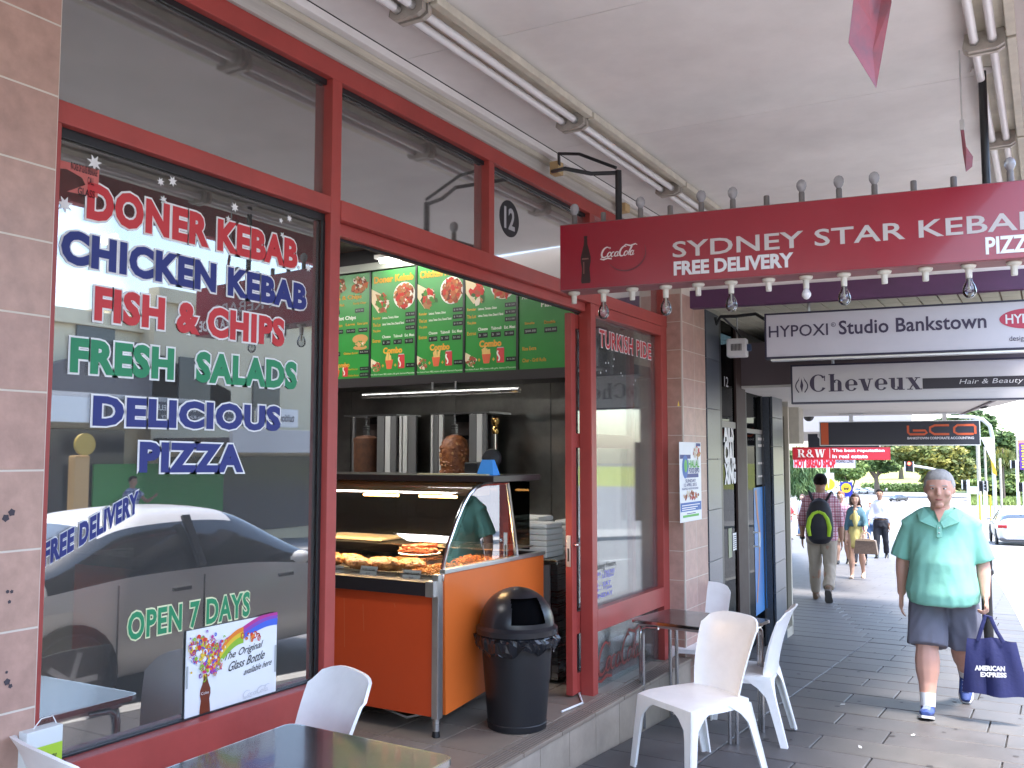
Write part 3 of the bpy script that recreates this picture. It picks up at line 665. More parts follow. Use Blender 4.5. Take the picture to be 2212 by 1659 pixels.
for i, (x, hb_) in enumerate(zip(xt, hasb)):
    if i == 2: continue
    a, _ = SPL.hit(x, 480); c = SPL.at(a, z1, -.05)
    h = obj('lamp_holder', MB().lathe([(.020, 0), (.019, .006), (.0125, .010), (.0125, .048), (.011, .052)], c, 14), HOLD, sg, smooth=30)
    if hb_:
        obj('bulb', MB().lathe([(.009, .05), (.012, .058), (.018, .066), (.0215, .078), (.0205, .092), (.014, .103), (.004, .108)], c, 16), DUST, sg, smooth=80)
xb_ = [1233, 1297, 1360, 1433, 1504, 1576, 1658, 1740, 1823, 1912, 2002, 2097, 2197]
hb2 = [0, 1, 0, 1, 0, 1, 0, 2, 1, 0, 0, 1, 0]
for i, (x, hb_) in enumerate(zip(xb_, hb2)):
    a, _ = SPL.hit(x, 640); c = SPL.at(a, z0, -.05); D_ = -Z_
    obj('lamp_holder', MB().lathe([(.027, 0), (.029, .004), (.026, .012), (.013, .018), (.0125, .05), (.0115, .055)], c, 16, D_), HOLDW, sg, smooth=30)
    if hb_:
        if hb_ == 1:
            obj('bulb', MB().lathe([(.010, .054), (.012, .066), (.022, .085), (.0265, .102), (.024, .120), (.014, .132), (.003, .136)], c, 18, D_), BULB, sg, smooth=80)
            obj('filament_stem', MB().lathe([(.004, .055), (.003, .085), (.008, .095), (.002, .1)], c, 8, D_), FIL, sg)
        else:
            obj('bulb', MB().lathe([(.010, .054), (.013, .062), (.019, .074), (.019, .086), (.01, .098), (.002, .101)], c, 18, D_), mat('bulb_white', (.72, .7, .72), .2), sg, smooth=80)
for a, zt_ in ((.267, 2.63), (1.797, 2.86)):
    obj('hanger_pole', MB().tube([SPL.at(a, z1-.005, -.07), SPL.at(a, cz(SPL.at(a, 0).x)-.001 if a > 1 else 2.635, -.07)], .0155, 12), BLACK, sg, smooth=True)
obj('hanger_pole', MB().tube([SPL.at(.267, 2.625, -.07), SPL.at(.14, 2.63, -.05), SPL.at(.02, 2.66, -.02), Vector((.06, 4.1, 2.75))], .010, 8), BLACK, sg, smooth=True)
obj('ceiling_rose', MB().lathe([(.045, 0), (.04, .015), (.02, .02)], SPL.at(1.797, cz(2)-.022, -.07), 20), SOF, sg, smooth=30)
# small clip with a torn scrap of bunting
FLAG = mat('bunting_red', (.42, .10, .12), .6, col2=(.16, .09, .11), nscale=9)
bt = thing('bunting_scrap', 'torn pink bunting scrap hanging from a clip behind the red sign', 'bunting', PZ(2085, 320, 2.8))
a, _ = SPL.hit(2085, 320); q = SPL.at(a, 0, -.0); 
obj('clip', MB().box(q.x-.008, q.x+.008, q.y-.14, q.y-.12, 2.50+.07, 2.50+.11, .002).box(q.x-.003, q.x+.003, q.y-.133, q.y-.128, 2.6, cz(2)), ALU, bt)
q2 = MB(); y_ = q.y-.13
q2.add([(q.x-.006, y_, 2.57), (q.x+.006, y_+.004, 2.57), (q.x+.012, y_-.01, 2.50), (q.x-.001, y_, 2.48), (q.x+.03, y_, 2.42), (q.x+.008, y_-.01, 2.40), (q.x+.034, y_+.004, 2.46)], [(0, 1, 2, 3), (3, 2, 6, 4, 5)]); obj('scrap', q2, FLAG, bt)
# red flag at the top of the photo
D = 2.35
fg = thing('bunting_flag', 'red pointed bunting flag hanging from the canopy near the camera', 'flag', PD(1880, 0, D))
pts = [(1840, -70, 2.33), (1925, -70, 2.36), (1926, 5, 2.37), (1893, 190, 2.33), (1833, 92, 2.31), (1880, 45, 2.36), (1872, -70, 2.30), (1845, -10, 2.31), (1885, 110, 2.35), (1905, -10, 2.39)]
P3 = [PD(*p) for p in pts]
q = MB(); q.add(P3, [(4, 5, 7), (7, 5, 6, 0), (4, 3, 8, 5), (5, 8, 9, 6), (8, 3, 2, 9), (6, 9, 1), (9, 2, 1)])
qq = MB(); qq.add([v+_f*.0015 for v in q.v]+q.v, [tuple(i+0 for i in f) for f in q.f]+[tuple(i+len(q.v) for i in f) for f in q.f]); obj('cloth', qq, FLAG, fg)
obj('string', MB().tube([P3[0]+Vector((-.3, 0, .02)), P3[0], P3[1], P3[1]+Vector((.2, 0, .02))], .002, 5), WHITE, fg)
# ---- neighbour canopy with purple edge and gridded lining
c2 = thing('canopy', 'cream gridded canopy beyond a purple edge, above the white studio sign', 'canopy', (1.2, 7, 2.35))
PUR = mat('purple_paint', (.09, .025, .085), .5, noise=.15); GRC = mat('cream_lining', (.55, .53, .42), .7, noise=.15, nscale=3); RUST = mat('rusty_joint', (.20, .15, .10), .8, noise=.4, nscale=9)
def yl(x, b): return b+x*.14
q = MB(); q.prism([(.1, yl(.1, 6.02), 2.31), (2.3, yl(2.3, 6.02), 2.31), (2.3, yl(2.3, 6.10), 2.31), (.1, yl(.1, 6.10), 2.31)], (0, 0, .12)); obj('purple_edge', q, PUR, c2); q = MB(); q.prism([(.1, yl(.1, 6.03), 2.4305), (2.3, yl(2.3, 6.03), 2.4305), (2.3, yl(2.3, 6.10), 2.4305), (.1, yl(.1, 6.10), 2.4305)], (0, 0, .45)); obj('upstand', q, SOF, c2)
x0, x1 = -.2, 2.2; nx, ny = 20, 8
for i in range(nx):
    for j in range(ny):
        xa, xb = x0+(x1-x0)*i/nx, x0+(x1-x0)*(i+1)/nx; ya, yb = 6.12+.42*j, 6.12+.42*(j+1)
        q = MB(); g = .006
        q.prism([(xa+g, yl(xa+g, ya+g), 2.345), (xb-g, yl(xb-g, ya+g), 2.345), (xb-g, yl(xb-g, yb-g), 2.345), (xa+g, yl(xa+g, yb-g), 2.345)], (0, 0, .012)); obj('lining_panel', q, GRC, c2)
q = MB(); q.prism([(x0, yl(x0, 6.11), 2.36), (x1, yl(x1, 6.11), 2.36), (x1, yl(x1, 9.6), 2.36), (x0, yl(x0, 9.6), 2.36)], (0, 0, .2)); obj('canopy_deck', q, RUST, c2)
# ---- studio sign
LAM = mat('sign_panel_grey', (.60, .57, .59), .35, noise=.06, nscale=2); NAV = mat('sign_frame_dark', (.02, .015, .04), .4); DKP = mat('sign_ink', (.05, .035, .07), .5)
def board(name, lab, pl, a0, a1, b0, b1, mface, mframe, th=.1, fw=.012, cat='sign'):
    g = thing(name, lab, cat, pl.at((a0+a1)/2, b0))
    obj('sign_case', MB().obox(pl.at((a0+a1)/2, (b0+b1)/2, -th/2-.001), pl.r, pl.u, pl.n, a1-a0, b1-b0, th), mframe, g)
    obj('sign_face', MB().obox(pl.at((a0+a1)/2, (b0+b1)/2, .0), pl.r, pl.u, pl.n, a1-a0-2*fw, b1-b0-2*fw, .004), mface, g)
    for (p, q_, s_, t_) in ((a0, a1, b0, b0+fw), (a0, a1, b1-fw, b1), (a0, a0+fw, b0+fw, b1-fw), (a1-fw, a1, b0+fw, b1-fw)):
        obj('edge_trim', MB().obox(pl.at((p+q_)/2, (s_+t_)/2, .004), pl.r, pl.u, pl.n, q_-p-.0005, t_-s_-.0005, .008), mframe, g)
    return g
HP = Plane((.35, 6.2, 0), RS)
hs = board('hanging_sign', 'white studio hanging sign with dark lettering and a red oval', HP, .215, 2.3, 1.955, 2.262, LAM, NAV)
text(HP, 'HYPOXI', .243, 2.098, .62, 2.175, DKP, hs, off=.008, d=.005, space=1.02)
text(HP, 'Studio Bankstown', .69, 2.098, 1.552, 2.187, DKP, hs, off=.018, d=.005, space=1.02)
pen(q := MB(), HP, arc(.655, 2.165, .013, .013, 0, 360, 16), .003, .005); obj('registered_mark', q, DKP, hs); text(HP, 'R', .649, 2.158, .661, 2.172, DKP, hs, d=.005)
q = MB(); a, b = HP.hit(2212, 688); disc(q, HP, a+.02, b, .155, .062, .004, 40); obj('oval_logo', q, mat('oval_red', (.5, .03, .07), .4), hs)
text(HP, 'HYPOXI', a-.10, b-.028, a+.14, b+.028, WHITE, hs, off=.02, d=.006); text(HP, 'designed to shape', a-.085, b-.145, a+.2, b-.105, DKP, hs, off=.0, d=.005)
obj('light_strip', MB().obox(HP.at(1.25, 1.947, -.05), HP.r, HP.u, HP.n, 2.0, .012, .08), ALU, hs)
obj('hanger_bar', MB().tube([HP.at(.5, 2.26, -.05), HP.at(.5, 2.345, -.05)], .01, 8).tube([HP.at(1.9, 2.26, -.05), HP.at(1.9, 2.345, -.05)], .01, 8), ALU, hs)
# ---- hair salon sign, serif capitals drawn as strokes
CP = Plane((.35, 6.95, 0), RS)
cs = board('hanging_sign', 'grey hair salon hanging sign with bold serif name and black strip', CP, .205, 2.2, 1.687, 1.976, LAM, NAV)
def serif(pl, s, a0, b0, W, H, parent, m_, d=.005):
    q = MB(); T = .17; t_ = .05
    def st(x, y0, y1, w=T): rectn(x, y0, x+w, y1)
    def rectn(x0, y0, x1, y1): q.add([P(x0, y0), P(x1, y0), P(x1, y1), P(x0, y1)], [(0, 1, 2, 3)])
    def P(x, y): return pl.at(a0+(ox+x)*k, b0+y*H, d+.00004*(len(q.f) % 7))
    def sf_(x, y, w=.3): rectn(x-w/2, y-.025, x+w/2, y+.025)
    def bowl(cx, cy, rx, ry, a, b, fat=T): 
        pts = []; n = 24
        for i in range(n+1):
            t = R(a+(b-a)*i/n); ww = t_+(fat-t_)*abs(math.cos(t))**1.2
            pts.append((math.cos(t), math.sin(t), ww))
        vs = [P(cx+rx*c, cy+ry*s_) for c, s_, ww in pts]+[P(cx+(rx-ww)*c, cy+(ry-t_-.25*(ww-t_))*s_) for c, s_, ww in pts]
        q.add(vs, [(i, n+1+i, n+2+i, i+1) for i in range(n)])
    def diag(x0, y0, x1, y1, w): q.add([P(x0-w/2, y0), P(x0+w/2, y0), P(x1+w/2, y1), P(x1-w/2, y1)], [(0, 1, 2, 3)])
    wid = {'C': .82, 'h': .72, 'e': .60, 'v': .66, 'u': .72, 'x': .68, 'R': .9, 'W': 1.2, '&': .85}
    k = W/sum(wid[c] for c in s); ox = 0
    for c in s:
        xh = .68
        if c == 'C': bowl(.40, .5, .38, .5, 40, 325, .2); rectn(.66, .62, .70, .92)
        if c == 'h': st(.1, 0, 1); sf_(.16, .975, .26); sf_(.185, .025, .32); bowl(.38, xh-.25, .21, .25, 0, 160, T); st(.42, 0, xh-.25); sf_(.51, .025, .32)
        if c == 'e': bowl(.29, xh/2, .27, xh/2, 0, 325, .17); rectn(.1, xh/2-.02, .54, xh/2+.035)
        if c == 'v': diag(.16, xh, .33, 0, .19); diag(.5, xh, .36, 0, .055); sf_(.14, xh-.025, .28); sf_(.5, xh-.025, .22)
        if c == 'u': st(.1, .18, xh); bowl(.31, .22, .21, .22, 180, 350, T); st(.42, 0, xh); sf_(.12, xh-.025, .22); sf_(.45, xh-.025, .22); sf_(.56, .025, .2)
        if c == 'x': diag(.16, xh, .5, 0, .2); diag(.48, xh, .14, 0, .055); sf_(.14, xh-.025, .28); sf_(.48, xh-.025, .22); sf_(.16, .025, .24); sf_(.52, .025, .28)
        if c == 'R': st(.1, 0, 1, .2); sf_(.2, .97, .36); sf_(.2, .03, .36); bowl(.42, .73, .28, .27, -90, 90, .2); rectn(.25, .95, .45, 1.0); rectn(.25, .46, .45, .51); diag(.46, .48, .68, 0, .22); sf_(.72, .03, .26)
        if c == 'W':
            for x in (.0, .42): diag(.2+x, 1, .36+x, 0, .2); diag(.56+x, 1, .4+x, 0, .08)
            sf_(.2, .97, .34); sf_(.64, .97, .34); sf_(1.0, .97, .3)
        if c == '&': bowl(.36, .74, .2, .26, -60, 240, .12); bowl(.36, .27, .33, .27, 60, 370, .17); diag(.24, .7, .74, 0, .17)
        ox += wid[c]
    obj('lettering', q, m_, parent)
serif(CP, 'Cheveux', .335, 1.772, .765, .128, cs, DKP)
q = MB(); 
def P2(x, y): return CP.at(.235+x, 1.765+y, .005)
q.poly([P2(.045, .11), P2(.058, .06), P2(.048, .005), P2(.035, .05)])
for sgn in (-1, 1):
    cx_ = .046
    q.poly([P2(cx_+sgn*.012, .125), P2(cx_+sgn*.03, .09), P2(cx_+sgn*.022, .095)]); pen(q, CP, [(.235+cx_+sgn*(.02+.022*math.sin(t_/10*math.pi)), 1.765+.1-.095*t_/10) for t_ in range(11)], .008, .005)
obj('emblem', q, DKP, cs)
q = MB(); rect(q, CP, 1.10, 1.775, 2.18, 1.85, .004); obj('black_strip', q, mat('strip_black', (.025, .02, .03), .5), cs)
text(CP, 'Hair & Beauty', 1.33, 1.792, 1.72, 1.836, LETW, cs, off=-.005, d=.006, shear=.3)
obj('hanger_bar', MB().tube([CP.at(.5, 1.97, -.05), CP.at(.5, 2.345, -.05)], .012, 8).tube([CP.at(1.9, 1.97, -.05), CP.at(1.9, 2.345, -.05)], .012, 8), ALU, cs)
# ---- far canopies
c3 = thing('canopy', 'white canopy ending beside the street trees, above the accounting sign', 'canopy', (1, 10, 1.86))
SOFW = mat('white_soffit', (.66, .63, .60), .8, noise=.07, nscale=.8); DKE = mat('canopy_edge', (.12, .09, .10), .6)
xe = lambda Y: 2.02-(Y-10.1)*.255 if Y > 10.1 else 2.02+.1*(10.1-Y)*.5
ys = [7.35, 8.6, 9.9, 11.2, 12.5, 13.4]
for i in range(len(ys)-1):
    a, b = ys[i]+.004, ys[i+1]-.004; q = MB()
    q.prism([(-2.6, a, 1.855), (xe(a), a+.3, 1.855), (xe(b), b+.3, 1.855), (-2.6, b, 1.855)], (0, 0, .02)); obj('soffit_sheet', q, SOFW, c3)
q = MB(); q.prism([(-2.6, 7.35, 1.877), (xe(7.35)+.02, 7.65, 1.877), (xe(13.4)+.02, 13.7, 1.877), (-2.6, 13.4, 1.877)], (0, 0, .35)); obj('canopy_deck', q, DKE, c3)
q = MB(); q.prism([(xe(7.35)+.0, 7.65, 1.84), (xe(13.4), 13.7, 1.84), (xe(13.4)+.03, 13.7, 1.84), (xe(7.35)+.03, 7.65, 1.84)], (0, 0, .2)); obj('edge_strip', q, DKE, c3)
c4 = thing('canopy', 'far white canopy stepping down behind the accounting sign', 'canopy', (-3, 16, 1.5))
for i in range(5):
    a = 14.2+i*2.0; b = a+1.99; q = MB()
    ex = lambda Y: .55-(Y-14)*.30
    q.prism([(-8.5, a, 1.66), (ex(a), a+.3, 1.66), (ex(b), b+.3, 1.66), (-8.5, b, 1.66)], (0, 0, .05)); obj('soffit_sheet', q, SOFW, c4)
for i in range(5):
    a = 14.2+i*2.0; q = MB(); q.prism([(-8.5, a-.02, 1.66), (ex(a), a+.28, 1.66), (ex(a), a+.30, 1.66), (-8.5, a, 1.66)], (0, 0, .26)); obj('fascia', q, SOFW, c4)
from mathutils import noise as mnoise
# ---- far signs
def sign_at(depth, x0, x1, y0, y1, rot=14):
    L_ = PD(x0, (y0+y1)/2, depth); a = R(rot); r = Vector((math.cos(a), math.sin(a), 0)); pl = Plane((L_.x, L_.y, 0), r)
    A = pl.hit(x0, y0); B = pl.hit(x1, y1); return pl, 0, B[0], B[1], A[1]
DARKN = mat('sign_navy_black', (.018, .02, .035), .35); ORG = mat('sign_orange', (.62, .10, .03), .4); SRED = mat('sign_agency_red', (.50, .015, .03), .35)
pl, a0, a1, b0, b1 = sign_at(12.4, 1770, 2119, 911, 962, 9)
bs = board('hanging_sign', 'black accounting sign with orange letters and an orange bar, hung on two brackets', pl, a0, a1, b0, b1, DARKN, ALU, .12, .012)
W_, H_ = a1, b1-b0
q = MB(); rect(q, pl, .02, b0+.015, .115, b1-.015, .006); obj('orange_bar', q, ORG, bs)
def bP(u, v): return (u*W_, b0+v*H_)
q = MB(); lw = H_*.085
for c, x0 in (('b', .565), ('c', .70), ('a', .845)):
    w_ = .115; y0, y1 = .45, .72; r_ = .015
    if c == 'b': P_ = [(x0, .80), (x0, y0+.07), (x0+.012, y0), (x0+w_-.015, y0), (x0+w_, y0+.06), (x0+w_-.01, y0+.15), (x0+.03, y0+.15)]
    if c == 'c': P_ = [(x0+w_, .80), (x0+.03, .80), (x0, .72), (x0, y0+.1), (x0+.025, y0), (x0+w_, y0)]
    if c == 'a': P_ = [(x0+w_+.01, y0), (x0+w_+.01, .74), (x0+w_, .80), (x0+.02, .80), (x0, .70), (x0, y0+.08), (x0+.02, y0), (x0+w_, y0)]
    pen(q, pl, [bP(u, v) for u, v in P_], lw, .008)
obj('logo_letters', q, ORG, bs)
text(pl, 'BANKSTOWN CORPORATE ACCOUNTING', *bP(.56, .25), *bP(.96, .34), LETW, bs, off=.03, d=.008)
for x, y in ((1838, 893), (2040, 890)):
    a, _ = pl.hit(x, y); obj('bracket', MB().obox(pl.at(a, (b1+1.855)/2, -.06), pl.r, pl.u, pl.n, .05, 1.853-b1, .05).obox(pl.at(a, 1.845, -.06), pl.r, pl.u, pl.n, .3, .015, .1), ALU, bs)
pl, a0, a1, b0, b1 = sign_at(15.5, 1745, 1900, 916, 966, 9)
b2_ = board('hanging_sign', 'dark navy hanging sign with a rounded letter c, mostly hidden behind the accounting sign', pl, a0, a1, b0, b1, DARKN, DARKN, .1, .01)
q = MB(); c_ = pl.hit(1780, 937); pen(q, pl, [(c_[0]-.02+x, c_[1]+y) for x, y in [(.1, .09), (-.03, .09), (-.07, .05), (-.07, -.05), (-.03, -.09), (.1, -.09)]], .025, .006); obj('letter', q, LETW, b2_)
obj('hanger_bar', MB().tube([pl.at(.4, b1, -.05), pl.at(.4, 1.9, -.05)], .02, 6), ALU, b2_)
pl, a0, a1, b0, b1 = sign_at(24, 1712, 1924, 966, 993.5, 12)
rw = board('hanging_sign', 'red real estate hanging sign with white slab lettering', pl, a0, a1, b0, b1, SRED, SRED, .1, .005)
W_, H_ = a1, b1-b0
serif(pl, 'R&W', W_*.05, b0+H_*.2, W_*.30, H_*.62, rw, WHITE, .006)
q = MB(); rect(q, pl, W_*.385, b0+H_*.12, W_*.39, b0+H_*.88, .005); obj('divider', q, WHITE, rw)
text(pl, 'The best reputation', W_*.415, b0+H_*.56, W_*.94, b0+H_*.85, WHITE, rw, off=.035, d=.007); text(pl, 'in real estate', W_*.415, b0+H_*.14, W_*.77, b0+H_*.42, WHITE, rw, off=.035, d=.007)
obj('hanger_bar', MB().tube([pl.at(.5, b1, -.05), pl.at(.5, b1+.4, -.05)], .03, 6).tube([pl.at(2.1, b1, -.05), pl.at(2.1, b1+.4, -.05)], .03, 6), ALU, rw)
pl, a0, a1, b0, b1 = sign_at(27, 1714, 1848, 992, 1011, 12)
hb_ = board('hanging_sign', 'white bakery sign with tall red capitals below the red real estate sign', pl, a0, a1, b0, b1, LAM, LAM, .1, .004)
text(pl, 'HOT BREAD SHOP', .02*a1, b0+.02, a1*.68, b1-.01, SRED, hb_, off=.07, d=.006); text(pl, 'HOANG LONG', .70*a1, b0+(b1-b0)*.6, a1*.97, b1-.01, BLACKV, hb_, off=.03, d=.006)
obj('hanger_bar', MB().tube([pl.at(.9, b1, -.05), pl.at(.9, b1+.6, -.05)], .03, 6), ALU, hb_)
# cctv domes
for (x, y, d, lab) in ((2124, 872, 10.3, 'larger dome camera under the canopy edge right of the accounting sign'), (1747, 899, 13.6, 'small dome camera under the far canopy left of the accounting sign')):
    p = PD(x, y, d); s_ = d/10.3*.9
    cc = thing('dome_camera', lab, 'security camera', p); ztop = 1.853 if d < 11 else p.z+.1
    obj('mount', MB().lathe([(.085*s_, 0), (.085*s_, max(.06, ztop-p.z))], p, 18), ALU, cc, smooth=30); obj('dome', MB().ell(p, .065*s_, .065*s_, .065*s_, 16, 10), BLACK, cc, smooth=True)
# ================================================================ neighbouring dark shopfront, turned a little to the left
A2 = R(3.5); BK2 = Vector((-math.sin(A2), math.cos(A2), 0)); F2 = Plane((.095, 6.348, 0), BK2)
GRAN = [mat('granite_%s' % k, c, .3, noise=.3, nscale=60, spec=.3, detail=3) for k, c in (('a', (.075, .085, .105)), ('b', (.085, .095, .115)))]
def f2(x, y=1000): return F2.hit(x, y)[0]
def zt2(x, y): return F2.hit(x, y)[1]
gp = thing('granite_pilaster', 'polished blue grey granite pilaster right of the pink tiled pillar', 'pilaster', F2.at(.15, -.4))
u0, u1 = .0, f2(1552); print('F2', u1, f2(1704))
obj('pilaster_core', MB().obox(F2.at((u0+u1)/2, 1.0, -.07), F2.r, F2.u, F2.n, u1-u0, 3.0, .12), GROUT, gp)
tiles_face(gp, F2, u0, u1, 1, gz(7)-.02, 2.36, .36, GRAN, .02)
g2 = thing('granite_pilaster', 'dark speckled granite pilaster at the far side of the dark shopfront', 'pilaster', F2.at(2.5, -.5))
u2, u3 = f2(1666), f2(1688)
obj('pilaster_core', MB().obox(F2.at((u2+u3)/2, 1.0, -.17), F2.r, F2.u, F2.n, u3-u2-.01, 3.0, .32), GRAN[0], g2)
tiles_face(g2, F2, u2, u3, 1, gz(9.6)-.02, 2.2, .27, GRAN, .02)
BRN = mat('bronze_metal', (.045, .026, .023), .6, spec=.25, noise=.15); BKG = glass_mat('dark_glass', (.16, .18, .18), .35)
ds = thing('dark_shopfront', 'dark bronze shopfront with beauty lettering and a blue poster on the door', 'shopfront', F2.at(1.5, -.5))
zb = gz(8.5)-.02; ub = f2(1563); uc = f2(1593); ud = f2(1613); ue = f2(1664)
def fb(nm, a, b, z0, z1, d0, d1, m_=BRN): return obj(nm, MB().obox(F2.at((a+b)/2, (z0+z1)/2, (d0+d1)/8), F2.r, F2.u, F2.n, b-a, z1-z0, abs(d1-d0)/4, .002), m_, ds)
fb('frame_stile', u1+.002, ub, zb, 2.35, -.12, -.02, BLACK); fb('transom', ub, uc, 1.52, 1.57, -.1, -.03, mat('grey_bronze', (.14, .12, .12), .4)); fb('window_pane', ub, uc, 1.57, 2.35, -.07, -.065, BKG)
fb('window_pane', ub, uc, zb, 1.52, -.07, -.065, BKG); fb('post', uc, ud, zb, 2.35, -.14, -.0); fb('fascia', ud, u3, 2.02, 2.36, -.2, -.02)
fb('shutter_guide', ud+.001, ud+.05, zb, 2.02, -.2, -.08, mat('guide_grey', (.10, .085, .085), .6, spec=.3)); fb('door_head', ud+.05, ue, 1.94, 2.02, -.35, -.22)
fb('door_stile', ud+.05, f2(1630), zb, 1.94, -.3, -.24, BLACK); fb('door_transom', f2(1630), ue, 1.50, 1.54, -.3, -.24, mat('grey_bronze', (.14, .12, .12), .4)); fb('door_stile', ue-.06, ue-.005, zb, 1.94, -.3, -.24, BLACK)
fb('door_pane', f2(1630), ue-.06, zb+.1, 1.94, -.275, -.27, BKG); fb('rear_wall', -.05, u3, zb, 2.4, -2.2, -2.1, DK)
dd_ = Plane(F2.at(0, 0, -.0665), F2.r); wp = Plane(F2.at(0, 0, -.0152), F2.r)
def lett(s, x0, y0, x1, y1, pl_=wp, m_=WHITE, off=.06):
    A = pl_.hit(x0, y1); B = pl_.hit(x1, y0); text(pl_, s, A[0], A[1], B[0], B[1], m_, ds, off=off, d=.003)
lett('AILS', 1563.5, 915, 1583, 952); lett('CIAL', 1565, 957, 1586, 999); lett('XING', 1566, 1003, 1588, 1044)
lett('12', 1564, 815, 1572, 834, m_=mat('number_grey', (.45, .44, .46), .5), off=.0)
A = dd_.hit(1633, 1331); B = dd_.hit(1655, 1050)
PBLU = mat('poster_blue', (.02, .22, .55), .4, col2=(.01, .12, .40), nscale=1.5)
q = MB(); rect(q, dd_, A[0], A[1], B[0], B[1], .002); obj('poster', q, PBLU, ds)
q = MB(); pen(q, dd_, [(A[0]+.02+(B[0]-A[0])*u_, A[1]+(B[1]-A[1])*v_) for u_, v_ in ((.1, .98), (.18, .8), (.35, .62), (.3, .5), (.25, .35), (.05, .1))], lambda t_: .07-.03*t_, .004); obj('printed_arm', q, mat('print_skin', (.45, .22, .13), .6), ds)
A = dd_.hit(1634, 1048); B = dd_.hit(1655, 940); q = MB(); rect(q, dd_, A[0], A[1], B[0], B[1], .002); obj('notice_panel', q, mat('notice_dark', (.04, .045, .06), .4), ds)
for y in (948, 962, 1000, 1028):
    A = dd_.hit(1636, y+3); B = dd_.hit(1649, y-2); q = MB(); rect(q, dd_, A[0], A[1], B[0], B[1], .004); obj('notice_print', q, LET, ds)
A = wp.hit(1574, 1206); B = wp.hit(1580, 1140); q = MB(); rect(q, wp, A[0], A[1], B[0], B[1], .002); obj('notice', q, mat('notice_olive', (.3, .32, .2), .6), ds)
A = wp.hit(1583, 1190); B = wp.hit(1590, 1150); q = MB(); rect(q, wp, A[0], A[1], B[0], B[1], .002); obj('notice', q, WHITE, ds); 
q = MB(); [rect(q, wp, A[0]+.01, A[1]+(B[1]-A[1])*(.1+.12*k_), B[0]-.01, A[1]+(B[1]-A[1])*(.15+.12*k_), .003) for k_ in range(7)]; obj('notice_print', q, BLACKV, ds)
h_ = dd_.hit(1622, 1150); h2 = dd_.hit(1622, 1180)
obj('door_handle', MB().tube([dd_.at(h_[0], h_[1], .02), dd_.at(h_[0]+.0, h_[1], .07), dd_.at(h_[0], h2[1], .07), dd_.at(h_[0], h2[1], .02)], .010, 8), PLW, ds, smooth=True)
lp = thing('floodlight', 'white ribbed floodlight box under the cream gridded canopy', 'floodlight', PD(1593, 735, 6.9))
p = PD(1593, 752, 6.9); a_ = RS
obj('casing', MB().obox(p, RS, Z_, -BK, .145, .135, .12, .012), PLW, lp); 
gr = MB()
for i in range(8): gr.obox(p+RS*(-.035+i*.01)-BK*.062, RS, Z_, -BK, .005, .05, .006)
obj('grille', gr, BLACK, lp); obj('side_knob', MB().obox(p+RS*.085, RS, Z_, -BK, .03, .05, .05, .006), mat('knob_blue', (.02, .05, .12), .5), lp); obj('bracket', MB().tube([p+Z_*.068, p+Z_*.15, Vector((p.x, p.y, 2.345))], .006, 6), ALU, lp)
ws = MB().tube([PD(1545, 685, 6.75), PD(1548, 700, 6.75), PD(1556, 684, 6.7), PD(1590, 683, 6.65), PD(1632, 678, 6.6), PD(1652, 690, 6.5)], .012, 6).tube([PD(1560, 684, 6.75), PD(1590, 712, 6.9), PD(1600, 728, 6.9)], .008, 6)
tag(obj('cable', ws, BLACK, smooth=True), 'dark cable run on the cream gridded canopy above the floodlight', 'cable')
sb = thing('wall_light', 'grey angled light box on the fascia of the dark shopfront', 'wall light', PD(1670, 820, 8.9))
pa, pb = PD(1650, 808, 8.3), PD(1690, 828, 9.2); dx_ = (pb-pa).normalized(); ux_ = dx_.cross(Vector((1, 0, 0))).normalized()
obj('casing', MB().obox((pa+pb)/2, dx_, dx_.cross(Z_).normalized(), Z_, (pb-pa).length, .13, .12, .006), mat('lightbox_grey', (.34, .32, .34), .3, noise=.1), sb); obj('bracket', MB().obox((pa+pb)/2+dx_.cross(Z_).normalized()*-.12, dx_, dx_.cross(Z_).normalized(), Z_, .06, .16, .04), BLACK, sb)
# glazed corner beyond
gc = thing('glass_shopfront', 'glass shopfront with a slim cream frame beyond the dark granite pilaster', 'shopfront', F2.at(3.1, -.6))
u4 = f2(1704); zb3 = gz(10.5)-.02
for a, b, m_ in ((u3+.01, u3+.06, mat('cream_frame', (.5, .45, .36), .5)), (u4-.06, u4, MATS['cream_frame'])): obj('frame', MB().obox(F2.at((a+b)/2, .6, -.02), F2.r, F2.u, F2.n, b-a, 2.4, .06), m_, gc)
obj('window_pane', MB().obox(F2.at((u3+u4)/2, .55, -.03), F2.r, F2.u, F2.n, u4-u3-.1, 2.3, .006), glass_mat('mirror_glass', (.35, .38, .38), .8), gc); obj('sill', MB().obox(F2.at((u3+u4)/2, zb3+.08, -.03), F2.r, F2.u, F2.n, u4-u3, .16, .08), MATS['cream_frame'], gc)
obj('inner_wall', MB().obox(F2.at((u3+u4)/2, .6, -1.2), F2.r, F2.u, F2.n, u4-u3, 3, .05), DK, gc)
wc = thing('corner_block', 'off white rendered block above the glass shopfront corner', 'wall', F2.at(3.3, 1.5)); 
p0 = PD(1697, 880, 10.6); p1 = PD(1728, 958, 10.6)
obj('render_block', MB().obox(PD(1712, 918, 10.9), RS, Z_, -BK, .20, .44, .6, .01), mat('render_offwhite', (.48, .45, .38), .8, noise=.15), wc)
bl = thing('building_wall', 'side wall of the building row bending left behind the far canopies', 'wall', (-2, 12, 0))
q = MB(); q.prism([(u.x, u.y, -2.2) for u in (F2.at(u4+.02, 0, 0), F2.at(u4+.02, 0, -2.5), Vector((-9.5, 30, 0)), Vector((-8.6, 30, 0)))], (0, 0, 4.2)); obj('wall_panel', q, mat('pale_wall', (.5, .48, .44), .8, noise=.1, nscale=1), bl)
up = thing('upper_storey', 'upper storey over the shops, above the canopies', 'building', (-2.5, 3, 3)); 
